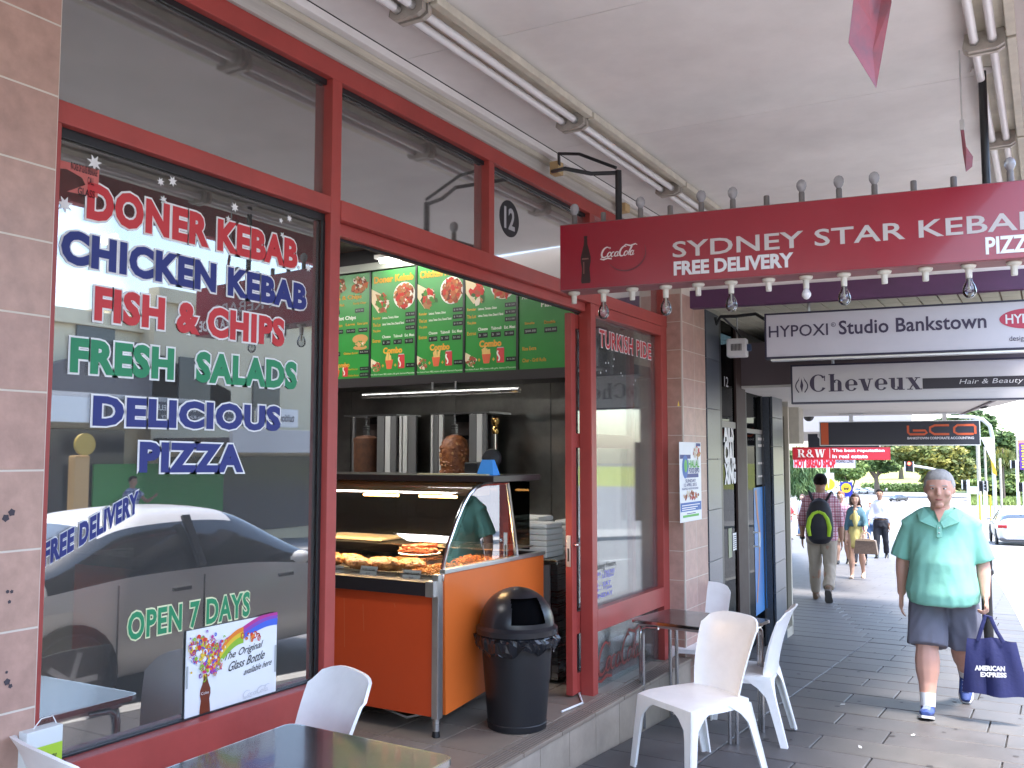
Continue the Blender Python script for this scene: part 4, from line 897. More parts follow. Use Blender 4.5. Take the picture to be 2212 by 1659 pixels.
obj('wall_mass', MB().box(-5.5, -.12, -3, 6, 3.12, 6.5), mat('brick_brown', (.22, .12, .09), .8, noise=.2), up)
q = MB(); q.prism([F2.at(0, 2.9, -.1), F2.at(u4, 2.9, -.1), F2.at(u4, 2.9, -5), F2.at(0, 2.9, -5)], (0, 0, 3)); obj('wall_mass', q, MATS['brick_brown'], up)
# ================================================================ kitchen: menu boards
MP = Plane((0, 5.80, 0), X_)
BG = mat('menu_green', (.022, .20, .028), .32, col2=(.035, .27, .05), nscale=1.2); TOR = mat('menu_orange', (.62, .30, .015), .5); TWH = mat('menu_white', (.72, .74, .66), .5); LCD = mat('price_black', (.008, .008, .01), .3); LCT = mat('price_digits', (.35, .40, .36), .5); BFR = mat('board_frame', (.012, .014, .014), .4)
CHIP = mat('print_chips', (.65, .42, .12), .6); CUPR = mat('print_cup', (.6, .1, .03), .5); BUN = mat('print_bun', (.5, .24, .07), .6); WRAP = mat('print_wrap', (.70, .58, .38), .6)
zb0, zt0 = 1.925, 2.775
def menu(lab, x0, x1, kind, t1=None, prices=None, seed=1):
    a0, a1 = MP.hit(x0, 700)[0], MP.hit(x1, 700)[0]; W = a1-a0; H = zt0-zb0
    g = thing('menu_board', lab, 'menu board', MP.at((a0+a1)/2, zb0), group='menu boards')
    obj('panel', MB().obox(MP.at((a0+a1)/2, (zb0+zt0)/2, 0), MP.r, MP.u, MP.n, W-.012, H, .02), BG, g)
    obj('divider', MB().obox(MP.at(a1, (zb0+zt0)/2, .004), MP.r, MP.u, MP.n, .018, H+.01, .03), BFR, g)
    P_ = lambda u, v: (a0+W*u, zb0+H*v)
    def T(s, u0, v0, u1, v1, m_, off=.02): text(MP, s, *P_(u0, v0), *P_(u1, v1), m_, g, off=off, d=.0125)
    def price(u0, v0, u1, v1, s):
        q = MB(); rect(q, MP, *P_(u0, v0), *P_(u1, v1), .012); obj('price_display', q, LCD, g); T(s, u0+.02, v0+.012, u1-.02, v1-.012, LCT, .0)
    def can(u, v, s=1):
        q = MB(); rect(q, MP, *P_(u, v), *P_(u+.13*s, v+.12*s), .012); obj('printed_can', q, REDD, g); q = MB(); pen(q, MP, [P_(u+.03*s+.02*s*math.sin(i), v+.015*s+i*.014*s) for i in range(7)], .012*s, .013); obj('printed_script', q, TWH, g)
        q = MB(); rect(q, MP, *P_(u+.01*s, v+.12*s), *P_(u+.12*s, v+.128*s), .012); obj('printed_can_top', q, LCT, g)
    def cup(u, v, s=1):
        q = MB(); q.poly([MP.at(*P_(u+.03*s, v), .012), MP.at(*P_(u+.12*s, v), .012), MP.at(*P_(u+.15*s, v+.075*s), .012), MP.at(*P_(u, v+.075*s), .012)]); obj('printed_cup', q, CUPR, g)
        q = MB(); rnd = random.Random(seed)
        for i in range(9): a = rnd.uniform(.02, .13)*s; pen(q, MP, [P_(u+a, v+.07*s), P_(u+a*1.05+rnd.uniform(-.02, .02), v+(.10+rnd.uniform(0, .03))*s)], .011*s, .0125+i*.0002)
        obj('printed_chips', q, CHIP, g)
    def wrap(u, v, s=1, k=0):
        q = MB(); q.poly([MP.at(*P_(*p), .012) for p in ((u, v+.24*s), (u+.26*s, v+.17*s), (u+.38*s, v+.09*s), (u+.30*s, v+.04*s), (u+.18*s, v), (u, v+.12*s))]); obj('printed_wrap', q, WRAP, g)
        clutter(MP, *P_(u+.27*s, v+.09*s), W*.16*s, H*.085*s, [0, 6, 5, 8, 7, 9], 40, g, .0126, .35, 'printed_filling', seed+k)
    def plate(u, v, s=1, k=5):
        q = MB(); disc(q, MP, *P_(u, v), W*.235*s, H*.125*s, .012); obj('printed_plate', q, TWH, g); clutter(MP, *P_(u, v), W*.22*s, H*.12*s, [0, 0, 1, 6, 2, 9, 3, 6], 110, g, .0126, .22, 'printed_meal', seed+k)
    if kind == 'kebab':
        if t1: T(t1, .08, .885, .93 if 'D' in t1 else .96, .945, TOR, .04)
        wrap(.0, .60); plate(.74, .745)
        for s, v, o in (('Regular', .535, 'Lettuce, Tomato, Onion'), ('The Lot', .475, 'Lettuce, Tomato, Onion, Cheese & Tabouli'), ('The plate', .415, None), ('Extras', .325, None)):
            T(s, .06, v, .23, v+.03, TOR)
            if o: T(o, .27, v+.003, .62 if v > .5 else .74, v+.027, TWH, .02)
        for i, pz_ in enumerate(prices[:3]): price(.77, .545-.062*i, .97, .585-.062*i, pz_)
        for i, (s, pz_) in enumerate((('Cheese', '$  .50'), ('Tabouli', '$  .50'), ('Ext. Meat', '$1.00'))): T(s, .27+i*.245, .36, .45+i*.255, .385, TWH); price(.27+i*.245, .295, .45+i*.245, .34, pz_)
        T('Combo', .30, .215, .70, .268, TOR, .05); wrap(.0, .05, .55, 9); T('+', .27, .09, .31, .115, TOR, .04); cup(.34, .07, 1.15); T('+', .54, .09, .58, .115, TOR, .04); can(.62, .07, 1.05); price(.79, .075, .97, .115, prices[3])
        T('Free choice of sauce  BBQ, tomato, chilli, garlic, hommus & Mayonnaise', .02, .012, .97, .032, TWH, .0)
    elif kind == 'fish':
        for u_, m_ in ((.25, 1), (.74, 2)): clutter(MP, *P_(u_, .89), W*.18, H*.085, [2, 9, 8, 1], 60, g, .0126, .3, 'printed_meal', seed+m_)
        T('Fish & Chips', .12, .75, .80, .80, TOR, .03); T('Small Pack', .2, .70, .42, .725, TOR); T('Family Chips', .62, .70, .9, .725, TOR); price(.16, .625, .32, .665, '$7.00'); price(.66, .625, .86, .665, '$25.50')
        T('Hot Chips', .25, .555, .68, .60, TWH, .03); 
        for i, (s, p_) in enumerate((('Medium', '$3.00'), ('Large', '$5.00'), ('Extra Large', '$6.00'))): T(s, .2+i*.26, .50, .38+i*.28, .53, TOR); price(.2+i*.27, .435, .4+i*.27, .475, p_)
        for u_, k in ((.12, .3), (.78, .3)):
            q = MB(); disc(q, MP, *P_(u_, .37), W*.17, H*.045, .012); obj('printed_bun', q, BUN, g); clutter(MP, *P_(u_, .325), W*.16, H*.03, [5, 8, 3], 26, g, .0125, .5, 'printed_filling', seed+7); q = MB(); disc(q, MP, *P_(u_, .29), W*.15, H*.022, .012); obj('printed_bun', q, BUN, g)
        price(.15, .22, .34, .26, '$8.80'); T('Chicken Burger', .42, .225, .74, .25, TOR); price(.76, .225, .97, .265, '$6.50'); T('Combo', .22, .11, .55, .155, TOR, .03); cup(.2, .02, .9); can(.4, .02, .9); price(.78, .07, .97, .105, '$9.50'); price(.78, .01, .97, .05, '$10.00'); T('Beef Burger', .53, .075, .74, .095, TOR); T('Chicken Burger', .53, .015, .76, .035, TOR)
    else:
        plate(.25, .85, .9); 
        for s, u_ in (('Adana', .08), ('Lamb', .45), ('Chicken', .78)): T(s, u_, .60, u_+.22, .64, TWH)
        T('Plate', .42, .52, .66, .565, TWH, .03); T('Single', .13, .375, .30, .40, TOR); T('Double', .47, .375, .66, .40, TOR)
        for u_ in (.12, .47, .84): price(u_, .30, u_+.22, .345, '$88.88')
        T('Rice Extra', .09, .16, .33, .19, TOR); T('Char - Grill Rolls', .09, .06, .5, .09, TOR)
        for v in (.17, .07): price(.84, v, 1.04, v+.04, '$8.88')
    return g
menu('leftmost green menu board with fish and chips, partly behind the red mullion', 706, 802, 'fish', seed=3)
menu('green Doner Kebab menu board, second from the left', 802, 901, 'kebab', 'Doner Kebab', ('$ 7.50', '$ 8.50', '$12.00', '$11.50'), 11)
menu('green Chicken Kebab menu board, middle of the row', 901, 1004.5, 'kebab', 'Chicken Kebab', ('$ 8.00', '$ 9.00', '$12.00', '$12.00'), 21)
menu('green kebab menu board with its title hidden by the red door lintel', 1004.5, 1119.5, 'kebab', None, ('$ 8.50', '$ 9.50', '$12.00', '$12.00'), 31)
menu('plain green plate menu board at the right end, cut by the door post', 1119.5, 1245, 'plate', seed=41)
def lamp_mat(name, col, s):
    return mat(name, col, .5, emit=s)
tl_ = thing('strip_lamp', 'lit white strip lamp along the top of the menu boards', 'lamp', (-1.7, 5.6, 2.84))
obj('lamp_tube', MB().tube([(-2.3, 5.70, 2.83), (-1.3, 5.70, 2.83)], .018, 10), lamp_mat('lamp_white', (1, .98, .92), 4), tl_, smooth=True); obj('lamp_body', MB().box(-2.35, -1.25, 5.68, 5.82, 2.85, 2.88), PLW, tl_)
LP_ = lamp_mat('ceiling_lamp_white', (1, .98, .95), 5)
for (cx_, cy_, lab) in ((-2.3, 4.6, 'lit ceiling panel lamp in the middle of the kebab shop'), (-1.9, 2.2, 'lit ceiling panel lamp near the lettered window'), (-3.6, 4.6, 'lit ceiling panel lamp at the rear of the kebab shop')):
    g = thing('ceiling_lamp', lab, 'ceiling lamp', (cx_, cy_, 2.97)); obj('frame', MB().box(cx_-.62, cx_+.62, cy_-.17, cy_+.17, 2.975, 2.998), PLW, g); obj('diffuser', MB().box(cx_-.58, cx_+.58, cy_-.14, cy_+.14, 2.968, 2.9745), LP_, g)
# hood duct
hd = thing('extractor_pipe', 'horizontal steel light pipe hung over the kebab grills', 'pipe', (-1.6, 5.45, 1.75))
obj('pipe', MB().tube([(-2.25, 5.45, 1.75), (-.90, 5.45, 1.75)], .022, 14), STEEL, hd, smooth=40)
obj('hanger', MB().tube([(-1.62, 5.45, 1.77), (-1.62, 5.45, 1.83)], .008, 6).tube([(-1.42, 5.45, 1.77), (-1.42, 5.45, 1.83)], .008, 6), ALU, hd)
# doner grills
MEAT1 = mat('doner_meat_dark', (.12, .045, .018), .6, col2=(.05, .02, .01), nscale=22, bump=.6, bscale=30)
MEAT2 = mat('chicken_meat', (.34, .12, .035), .5, col2=(.12, .03, .012), nscale=24, bump=.8, bscale=34)
MEATF = mat('chicken_meat_pale', (.42, .20, .075), .5, noise=.3, nscale=30)
WINGM = mat('steel_wing', (.42, .42, .43), .35, metal=.5, noise=.15, nscale=3, stretch=(1, 1, .2))
WING_LIT = mat('wing_lit', (.66, .66, .64), .3, metal=.25, noise=.12, nscale=3, stretch=(1, 1, .2)); WING_SHADE = mat('wing_shaded', (.20, .20, .20), .35, metal=.4, noise=.15, nscale=3, stretch=(1, 1, .2))  # one steel; lit and shaded tones painted panel by panel
def grill(lab, xm, m_, lab2, chicken, panels):
    g = thing('doner_grill', lab, 'kebab grill', (xm, 5.6, .8)); y0, y1 = 5.45, 5.7
    obj('base', MB().box(xm-.26, xm+.30, 5.30, 5.86, .80, .87, .005), STEEL, g)
    obj('back_panel', MB().box(xm-.16, xm+.16, 5.74, 5.78, .87, 1.60), BLACK, g)
    for k in range(5): obj('burner', MB().box(xm-.14, xm+.14, 5.715, 5.735, .95+k*.125, 1.05+k*.125, .003), mat('burner_mesh', (.07, .05, .045), .6, noise=.3), g)
    for (xa, xb, m2_) in panels:
        A_ = PY(xa, 960, 5.46).x; B_ = PY(xb, 960, 5.46).x; obj('wing_panel', MB().box(A_, B_, 5.45, 5.47, .872, 1.595, .003), m2_, g)
    obj('top_plate', MB().box(xm-.2, xm+.3, 5.48, 5.78, 1.60, 1.612), STEEL, g)
    obj('spit', MB().tube([(xm, 5.50, .87), (xm, 5.50, 1.6)], .008, 8).box(xm-.018, xm+.018, 5.485, 5.515, 1.44, 1.53), STEEL, g)
    mt = thing('doner_meat', lab2, 'meat', (xm, 5.50, .9)); rnd = random.Random(4 if chicken else 9)
    prof = [(.05, 0), (.085, .02), (.088, .1), (.092, .2), (.098, .32), (.103, .42), (.10, .47), (.085, .515), (.05, .545), (.02, .555)] if chicken else [(.06, 0), (.085, .02), (.088, .2), (.092, .35), (.096, .47), (.094, .535), (.06, .552), (.02, .556)]
    q = MB().lathe(prof, (xm, 5.50, .9), 28); q.v = [Vector(v)+Vector((rnd.uniform(-1, 1), rnd.uniform(-1, 1), 0))*.003 for v in q.v]; obj('stack', q, m_, mt, smooth=True)
    if chicken:
        q = MB()
        for i in range(150):
            z = rnd.uniform(.02, .53); th = rnd.uniform(math.pi, 2*math.pi); rr = .094 if z < .46 else .094-(z-.46)*.6
            q.ell((xm+rr*math.cos(th), 5.5+rr*math.sin(th), .9+z), rnd.uniform(.012, .025), rnd.uniform(.006, .012), rnd.uniform(.008, .018), 7, 5)
        o = obj('meat_pieces', q, [MEATF, MEAT2][1], mt, smooth=True); o['kind'] = 'stuff'
        q = MB()
        for i in range(40):
            z = rnd.uniform(.05, .5); th = rnd.uniform(math.pi, 2*math.pi); rr = .1 if z < .44 else .09
            q.ell((xm+rr*math.cos(th), 5.5+rr*math.sin(th), .9+z), rnd.uniform(.010, .016), .006, rnd.uniform(.008, .016), 7, 5)
        o = obj('meat_pieces', q, MEATF, mt, smooth=True); o['kind'] = 'stuff'
    return g
grill('steel doner grill with the dark beef cone, left of the two grills', PY(791, 960, 5.5).x, MEAT1, 'dark beef doner cone turning on the left grill', False, ((763, 767, WING_SHADE), (816, 831, WING_SHADE), (833.5, 844.5, WING_LIT), (845, 857, WING_SHADE), (864, 869, WING_LIT), (872, 881, WING_LIT), (883, 900, WING_SHADE)))
grill('steel doner grill with the pale chicken cone, right of the two grills', PY(982, 960, 5.5).x, MEAT2, 'golden chicken doner cone turning on the right grill', True, ((932, 936.5, WING_LIT), (938, 948, WING_SHADE), (949.5, 958, WING_LIT), (1015, 1030, WING_SHADE), (1031, 1043, WING_LIT), (1045, 1052, WING_SHADE)))
bn = thing('steel_bench', 'long steel bench under the two doner grills', 'bench', (-1.5, 5.6, 0)); obj('top', MB().box(-3.0, -.35, 5.22, 5.88, .76, .80, .004), STEEL, bn); obj('cabinet', MB().box(-2.98, -.37, 5.27, 5.86, .05, .758), mat('cabinet_dark', (.06, .055, .055), .4, metal=.4), bn)
gl_ = thing('gas_pipe', 'upright steel gas pipe with brass fittings right of the chicken grill', 'pipe', (-.98, 5.35, .8)); px_ = PY(1070, 960, 5.35).x
obj('pipe', MB().tube([(px_, 5.35, .78), (px_, 5.35, 1.47)], .013, 10), CHROME, gl_, smooth=True); BRASS = mat('brass', (.6, .38, .12), .2, metal=1)
obj('brass_fitting', MB().lathe([(.02, 0), (.026, .02), (.02, .04), (.014, .05), (.026, .07), (.03, .09), (.024, .11)], (px_, 5.35, 1.45), 14), BRASS, gl_, smooth=50)
# ---------------------------------------------------------------- counter
OR1 = mat('orange_laminate_lit', (.80, .17, .03), .38, noise=.05, nscale=3); OR2 = mat('orange_laminate_shaded', (.60, .07, .016), .38, noise=.06, nscale=3); BKR = mat('black_trim', (.02, .018, .022), .35)  # same orange laminate twice; the front's copy is painted darker for its shade
xc, Yc = -.297, 3.625; X0 = -3.0; Ye = 4.64
ct = thing('food_counter', 'orange laminate hot food counter with curved glass display just inside the doorway', 'counter', (xc, Yc, 0))
obj('front_panel', MB().box(X0, xc-.03, Yc, Yc+.02, .095, .648, .001), OR2, ct)
q = MB(); q.prism([(xc+.012, Yc+.045, .10), (xc+.012, Ye, .19), (xc+.012, Ye, .752), (xc+.012, Yc+.03, .75)], (-.016, 0, 0)); obj('side_panel', q, OR1, ct)
obj('side_capping', MB().box(xc-.01, xc+.022, Yc+.02, Ye, .752, .772, .002), ALU, ct)
SCR = mat('scratch_pale', (.62, .25, .12), .6)
for (x_, z1_, z2_) in ((-.86, .36, .60), (-.74, .45, .58), (-.55, .58, .6)):
    obj('scratch', MB().add([(x_, Yc-.0006, z1_), (x_+.0014, Yc-.0006, z1_), (x_-.006, Yc-.0006, z2_), (x_-.0075, Yc-.0006, z2_)], [(0, 1, 2, 3)]), SCR, ct)
obj('corner_post', MB().box(xc-.03, xc+.005, Yc-.012, Yc+.03, .09, .75, .002), ALU, ct)
obj('front_rail', MB().box(X0, xc-.055, Yc-.03, Yc+.03, .65, .715, .002), BKR, ct)
obj('rail_end', MB().box(xc-.054, xc-.008, Yc-.034, Yc+.01, .648, .72, .002), ALU, ct)
for (x, y) in ((xc-.025, Yc+.02), (xc-.05, Ye-.05), (-2.2, Yc+.04)):
    obj('leg', MB().lathe([(.016, 0), (.02, .004), (.016, .03)], (x, y, 0), 12), BLACK, ct, smooth=40); obj('leg_sleeve', MB().tube([(x, y, .03), (x, y, .10)], .0185, 14), STEEL, ct, smooth=True)
obj('under_tray', MB().box(X0, xc-.02, Yc+.05, Ye-.02, .10, .13), mat('under_dark', (.05, .05, .05), .5), ct)
obj('display_bed', MB().box(X0, xc-.012, Yc+.035, Ye-.03, .69, .712), STEEL, ct)
obj('rear_panel', MB().box(X0, xc-.012, Ye-.05, Ye-.03, .713, .77), BKR, ct)
pf = [(3.650, .718), (3.665, .80), (3.70, .88), (3.768, .985), (3.83, 1.065), (3.88, 1.112), (3.94, 1.145), (4.01, 1.160), (4.25, 1.165)]
obj('glass_edge_tube', MB().tube([(xc, y, z) for y, z in pf]+[(xc, 4.262, 1.16), (xc, 4.36, .775)], .0105, 8), CHROME, ct, smooth=True)
q = MB(); n = len(pf); q.add([(X0, y, z) for y, z in pf]+[(xc-.004, y, z) for y, z in pf], [(i, i+1, n+i+1, n+i) for i in range(n-1)]); obj('front_glass', q, GLASSC, ct, smooth=True)
q = MB(); q.poly([(xc-.002, y, z) for y, z in pf]+[(xc-.002, 4.35, .775)]+[(xc-.002, 3.66, .775)]); obj('end_glass', q, GLASSC, ct)
obj('top_shelf', MB().box(X0, xc+.07, 4.0, 4.50, 1.172, 1.205, .003), mat('top_shelf_dark', (.03, .022, .022), .3), ct)
obj('lamp_hood', MB().box(X0, xc-.05, 4.02, 4.16, 1.10, 1.166, .004), mat('lamp_hood_bronze', (.30, .16, .07), .35, metal=.6), ct)
for x in (-.62, -1.0, -1.5, -2.1): obj('heat_lamp', MB().tube([(x-.12, 4.08, 1.09), (x+.12, 4.08, 1.09)], .007, 8), lamp_mat('lamp_amber', (1, .50, .14), 5), ct)
obj('mid_shelf', MB().box(X0, xc-.02, 4.28, 4.58, .80, .806), STEEL, ct)
obj('rear_door', MB().box(X0, xc-.06, 4.60, 4.61, .78, 1.16), BKG, ct)
wl = bpy.data.lights.new('counter_lamp', 'AREA'); wl.shape = 'RECTANGLE'; wl.size = 2.2; wl.size_y = .03; wl.energy = 9; wl.color = (1, .62, .28); wo = bpy.data.objects.new('counter_lamp', wl); COL.objects.link(wo); wo.location = (-1.5, 4.08, 1.08)
CRD = mat('card_grey', (.40, .40, .38), .5)
def card(x, y, lab, lines):
    p = PY(x, y, 3.70); g = thing('price_card', lab, 'price card', p); up = Vector((0, .35, 1)).normalized(); pl = Plane(p, X_, up)
    obj('card', MB().obox(p, X_, up, pl.n, .105, .052, .002), CRD, g)
    text(pl, lines[0], -.043, .002, .043, .014, BLACKV, g, d=.002); text(pl, lines[1], -.012, -.016, .014, -.006, BLACKV, g, d=.002)
card(724, 1232, 'grey price card left in the counter display, half hidden by the red mullion', ('CHICKEN', '$5.00')); card(796, 1234, 'grey price card in front of the grilled chicken, middle of the three', ('CHICKEN & RICE MEAL', '$12.50')); card(889, 1243, 'grey price card by the heap of rice at the counter corner', ('SPANISH YELLOW RICE', '$4.00'))
ROAST = mat('roast_chicken', (.60, .26, .07), .4, col2=(.20, .05, .012), nscale=32, bump=1.0, bscale=55); RICE = mat('yellow_rice', (.60, .30, .05), .5, col2=(.45, .12, .03), nscale=40, bump=.7, bscale=60); KEB = mat('glazed_kebab', (.28, .06, .02), .3, col2=(.10, .02, .01), nscale=30, bump=.5)
rnd = random.Random(5)
def tray(lab, x0, x1, y0, y1):
    g = thing('food_tray', lab, 'tray', ((x0+x1)/2, (y0+y1)/2, .713)); obj('pan', MB().box(x0, x1, y0, y1, .713, .722, .002).box(x0, x1, y0, y0+.008, .722, .735).box(x0, x1, y1-.008, y1, .722, .735).box(x0, x0+.008, y0, y1, .722, .735).box(x1-.008, x1, y0, y1, .722, .735), STEEL, g)
for i, (x0, x1) in enumerate(((-1.42, -.98), (-.97, -.60))):
    tray(('steel tray of grilled chicken behind the leftmost price card', 'steel tray of grilled chicken in the middle of the display')[i], x0, x1, 3.70, 4.12)
    for k in range(5):
        x = x0+.05+k*(x1-x0-.08)/4; y = 3.80+.10*(k % 2)+.04*k*(.5); m_ = MB()
        ang = rnd.uniform(-.6, .3); a = Vector((math.cos(ang), math.sin(ang), 0)); b = Z_.cross(a)
        m_.ell((x, y, .745), .115, .05, .028, 14, 9, a, b); m_.ell(Vector((x, y, .755))+a*.06, .06, .04, .025, 12, 8, a, b); m_.ell(Vector((x, y, .75))-a*.1, .045, .028, .018, 10, 7, a, b)
        m_ = fuse(m_, .006, 1, lambda v: rnd.uniform(-.0012, .0012)+.006*mnoise.noise(v*45)+.004*mnoise.noise(v*110)); o = obj('grilled_chicken', m_, ROAST, smooth=True); tag(o, ('browned piece of grilled chicken on the left tray behind the leftmost price card', 'browned piece of grilled chicken on the middle tray beside the rice')[i], 'chicken', 'grilled chicken pieces in the counter')
tray('steel tray heaped with yellow rice at the counter corner', -.59, -.33, 3.70, 4.12)
q = MB()
for k in range(900):
    x = rnd.uniform(-.57, -.35); y = rnd.uniform(3.72, 4.10); hgt = .03*(1-((x+.46)/.13)**2)*(1-((y-3.9)/.22)**2)
    q.obox((x, y, .728+max(0, hgt)+rnd.uniform(-.003, .004)), Vector((math.cos(k), math.sin(k), rnd.uniform(-.5, .5))).normalized(), Vector((-math.sin(k), math.cos(k), 0)), Z_, .014, .005, .005)
o = obj('rice_heap', q, RICE); tag(o, 'heap of yellow fried rice in the corner tray', 'rice'); o['kind'] = 'stuff'
q = MB()
for k in range(700):
    x = rnd.uniform(-.57, -.35); y = rnd.uniform(4.12, 4.5); q.obox((x, y, .728+rnd.uniform(0, .02)+.02*(1-((y-4.3)/.2)**2)), Vector((math.cos(k), math.sin(k), .3)).normalized(), Vector((-math.sin(k), math.cos(k), 0)), Z_, .016, .006, .006)
o = obj('salad_heap', q, mat('red_salad', (.5, .10, .03), .5, col2=(.55, .3, .06), nscale=40)); tag(o, 'reddish heap of chopped salad behind the rice', 'salad'); o['kind'] = 'stuff'
pc = PY(906, 1195, 4.1); pc.z = max(.76, pc.z)
pt_ = thing('plate', 'white oval plate of glazed kebab skewers in the display', 'plate', pc); obj('dish', MB().lathe([(.06, 0), (.10, .006), (.115, .014), (.112, .016), (.09, .01)], pc-Z_*.012, 24), PLW, pt_, smooth=40)
obj('riser_block', MB().box(pc.x-.09, pc.x+.09, pc.y-.09, pc.y+.09, .713, pc.z-.013), STEEL, pt_)
for k in range(5):
    c = pc+Vector((-.05+.028*k, -.02+.012*(k % 2), .016+(.022 if k in (1, 3) else 0))); a = Vector((.9, .35*(1 if k % 2 else -.3), .1)).normalized()
    m_ = MB()
    for j in range(5): m_.ell(c+a*(-.06+.03*j), .021, .017, .016, 9, 7)
    g = thing('kebab_skewer', 'dark glazed meat skewer piled on the white plate', 'skewer', c, group='kebab skewers on the plate'); obj('meat', fuse(m_, .006, 2), KEB, g, smooth=True); obj('stick', MB().tube([c-a*.09, c+a*.11], .0025, 6), mat('wood_stick', (.6, .45, .25), .6), g)
p = PY(790, 1178, 4.45); cbd = obj('cutting_board', MB().box(p.x-.28, p.x+.24, 4.3, 4.56, .812, .826, .003), mat('board_cream', (.62, .55, .42), .5)); tag(cbd, 'cream cutting board on the shelf inside the counter', 'cutting board')
# things on top of the counter
p = PY(1058, 1025, 4.1); bx = thing('card_holder', 'bright blue business card holder on top of the counter', 'card holder', (p.x, 4.1, 1.205)); q = MB()
q.add([(p.x-.05, 4.05, 1.206), (p.x+.05, 4.05, 1.206), (p.x+.035, 4.07, 1.285), (p.x-.03, 4.07, 1.285), (p.x-.05, 4.12, 1.206), (p.x+.05, 4.12, 1.206), (p.x+.035, 4.09, 1.285), (p.x-.03, 4.09, 1.285)], [(0, 1, 2, 3), (5, 4, 7, 6), (0, 3, 7, 4), (1, 5, 6, 2), (3, 2, 6, 7), (0, 4, 5, 1)]); obj('holder', q, mat('holder_blue', (.01, .25, .72), .35), bx)
p = PY(1010, 1025, 4.2); rg = thing('cash_terminal', 'black card terminal and cradle left of the blue card holder', 'card terminal', (p.x, 4.2, 1.205)); ta_, tb_ = PY(1009, 1000, 4.15).x, PY(1040, 1000, 4.15).x; obj('body', MB().box(ta_, tb_, 4.12, 4.28, 1.215, 1.272, .008), BLACK, rg); obj('cradle', MB().box(ta_, tb_+.02, 4.08, 4.3, 1.2055, 1.214, .003), ALU, rg)
obj('head', MB().lathe([(.0, -.03), (.045, -.025), (.055, 0), (.045, .025), (0, .03)], (p.x+.12, 4.25, 1.29), 16, Vector((.3, -1, .2))), BLACK, rg, smooth=50); obj('neck', MB().tube([(p.x+.10, 4.25, 1.21), (p.x+.12, 4.25, 1.27)], .012, 8), BLACK, rg)
ph = obj('serviette_pad', MB().box(p.x-.2, p.x-.02+.25, 4.02, 4.1, 1.206, 1.212), mat('pad_cream', (.6, .52, .3), .6)); tag(ph, 'cream paper pad lying on the counter top by the terminal', 'paper')
# right bench with containers
b3 = thing('steel_bench', 'steel bench against the inside of the side window, carrying foam boxes', 'bench', (-.7, 5.2, 0)); obj('top', MB().box(-1.25, -.28, 4.80, 5.85, .675, .705, .004), STEEL, b3); obj('leg_panel', MB().box(-.33, -.29, 4.82, 5.83, .02, .674), STEEL, b3); obj('shelf', MB().box(-1.2, -.34, 4.84, 5.8, .25, .27), STEEL, b3); obj('end_panel', MB().box(-1.22, -.34, 4.815, 4.83, .02, .674), mat('bench_end', (.30, .27, .26), .4, metal=.3), b3)
FOAM = mat('foam_white', (.86, .84, .78), .7, noise=.04)
def foam(x, y, z, w_, d_, h_, lab):
    g = thing('foam_box_stack', lab, 'foam boxes', (x, y, z), group='foam boxes on the steel bench'); nn = 6
    for i in range(nn):
        a = z+.001+h_*i/nn; b = z+h_*(i+1)/nn-.001; q = MB(); t = (0, 1)[i == nn-1]; k = .985-.004*i
        q.obox((x, y, (a+b)/2), X_, Y_, Z_, w_*k, d_*k, b-a, .006 if i < nn-1 else .02); obj('foam_box', q, FOAM, g)
for i, (x, y, h_) in enumerate(((-.78, 4.93, .20), (-.48, 4.95, .20), (-.40, 5.30, .20), (-.40, 5.62, .17), (-.75, 5.35, .21))):
    foam(x, y, .706, .22, .22, h_, ('stack of white foam boxes nearest the counter, seen through the doorway', 'stack of white foam boxes just left of the door post', 'stack of white foam boxes behind the side window glass', 'lowest stack of white foam boxes, right end behind the side window', 'stack of white foam boxes at the back of the bench')[i])
bw_ = thing('plastic_bags', 'bundle of clear plastic bags and plates heaped on the bench behind the counter end', 'bags', (-1.0, 5.0, .706)); m_ = MB()
for k in range(16): m_.ell((-1.0+rnd.uniform(-.14, .14), 5.05+rnd.uniform(-.1, .1), .83+rnd.uniform(-.03, .06)), rnd.uniform(.03, .07), rnd.uniform(.02, .05), rnd.uniform(.012, .03), 8, 6)
obj('bag_bundle', m_, mat('bag_clear', (.45, .42, .38), .25, noise=.3, nscale=30), bw_); 
for k in range(3): obj('plate', MB().lathe([(.05, 0), (.13-.01*k, .012), (.125-.01*k, .016)], (-1.0, 5.02, .707+k*.03), 22), PLW, bw_, smooth=30)
wv = obj('floor_cable', MB().tube([(-.95, 4.1, .09), (-.85, 3.9, .012), (-.62, 3.82, .008), (-.45, 3.9, .05), (-.42, 4.0, .1)], .006, 6), PLW, smooth=True); tag(wv, 'white power cable looping on the floor under the counter', 'cable')
wv = obj('floor_cable', MB().tube([(.0, 4.3, .008), (.02, 4.5, .008), (-.1, 4.7, .008), (-.2, 4.85, .3)], .006, 6), PLW, smooth=True); tag(wv, 'white power cable on the floor right of the black bin', 'cable')
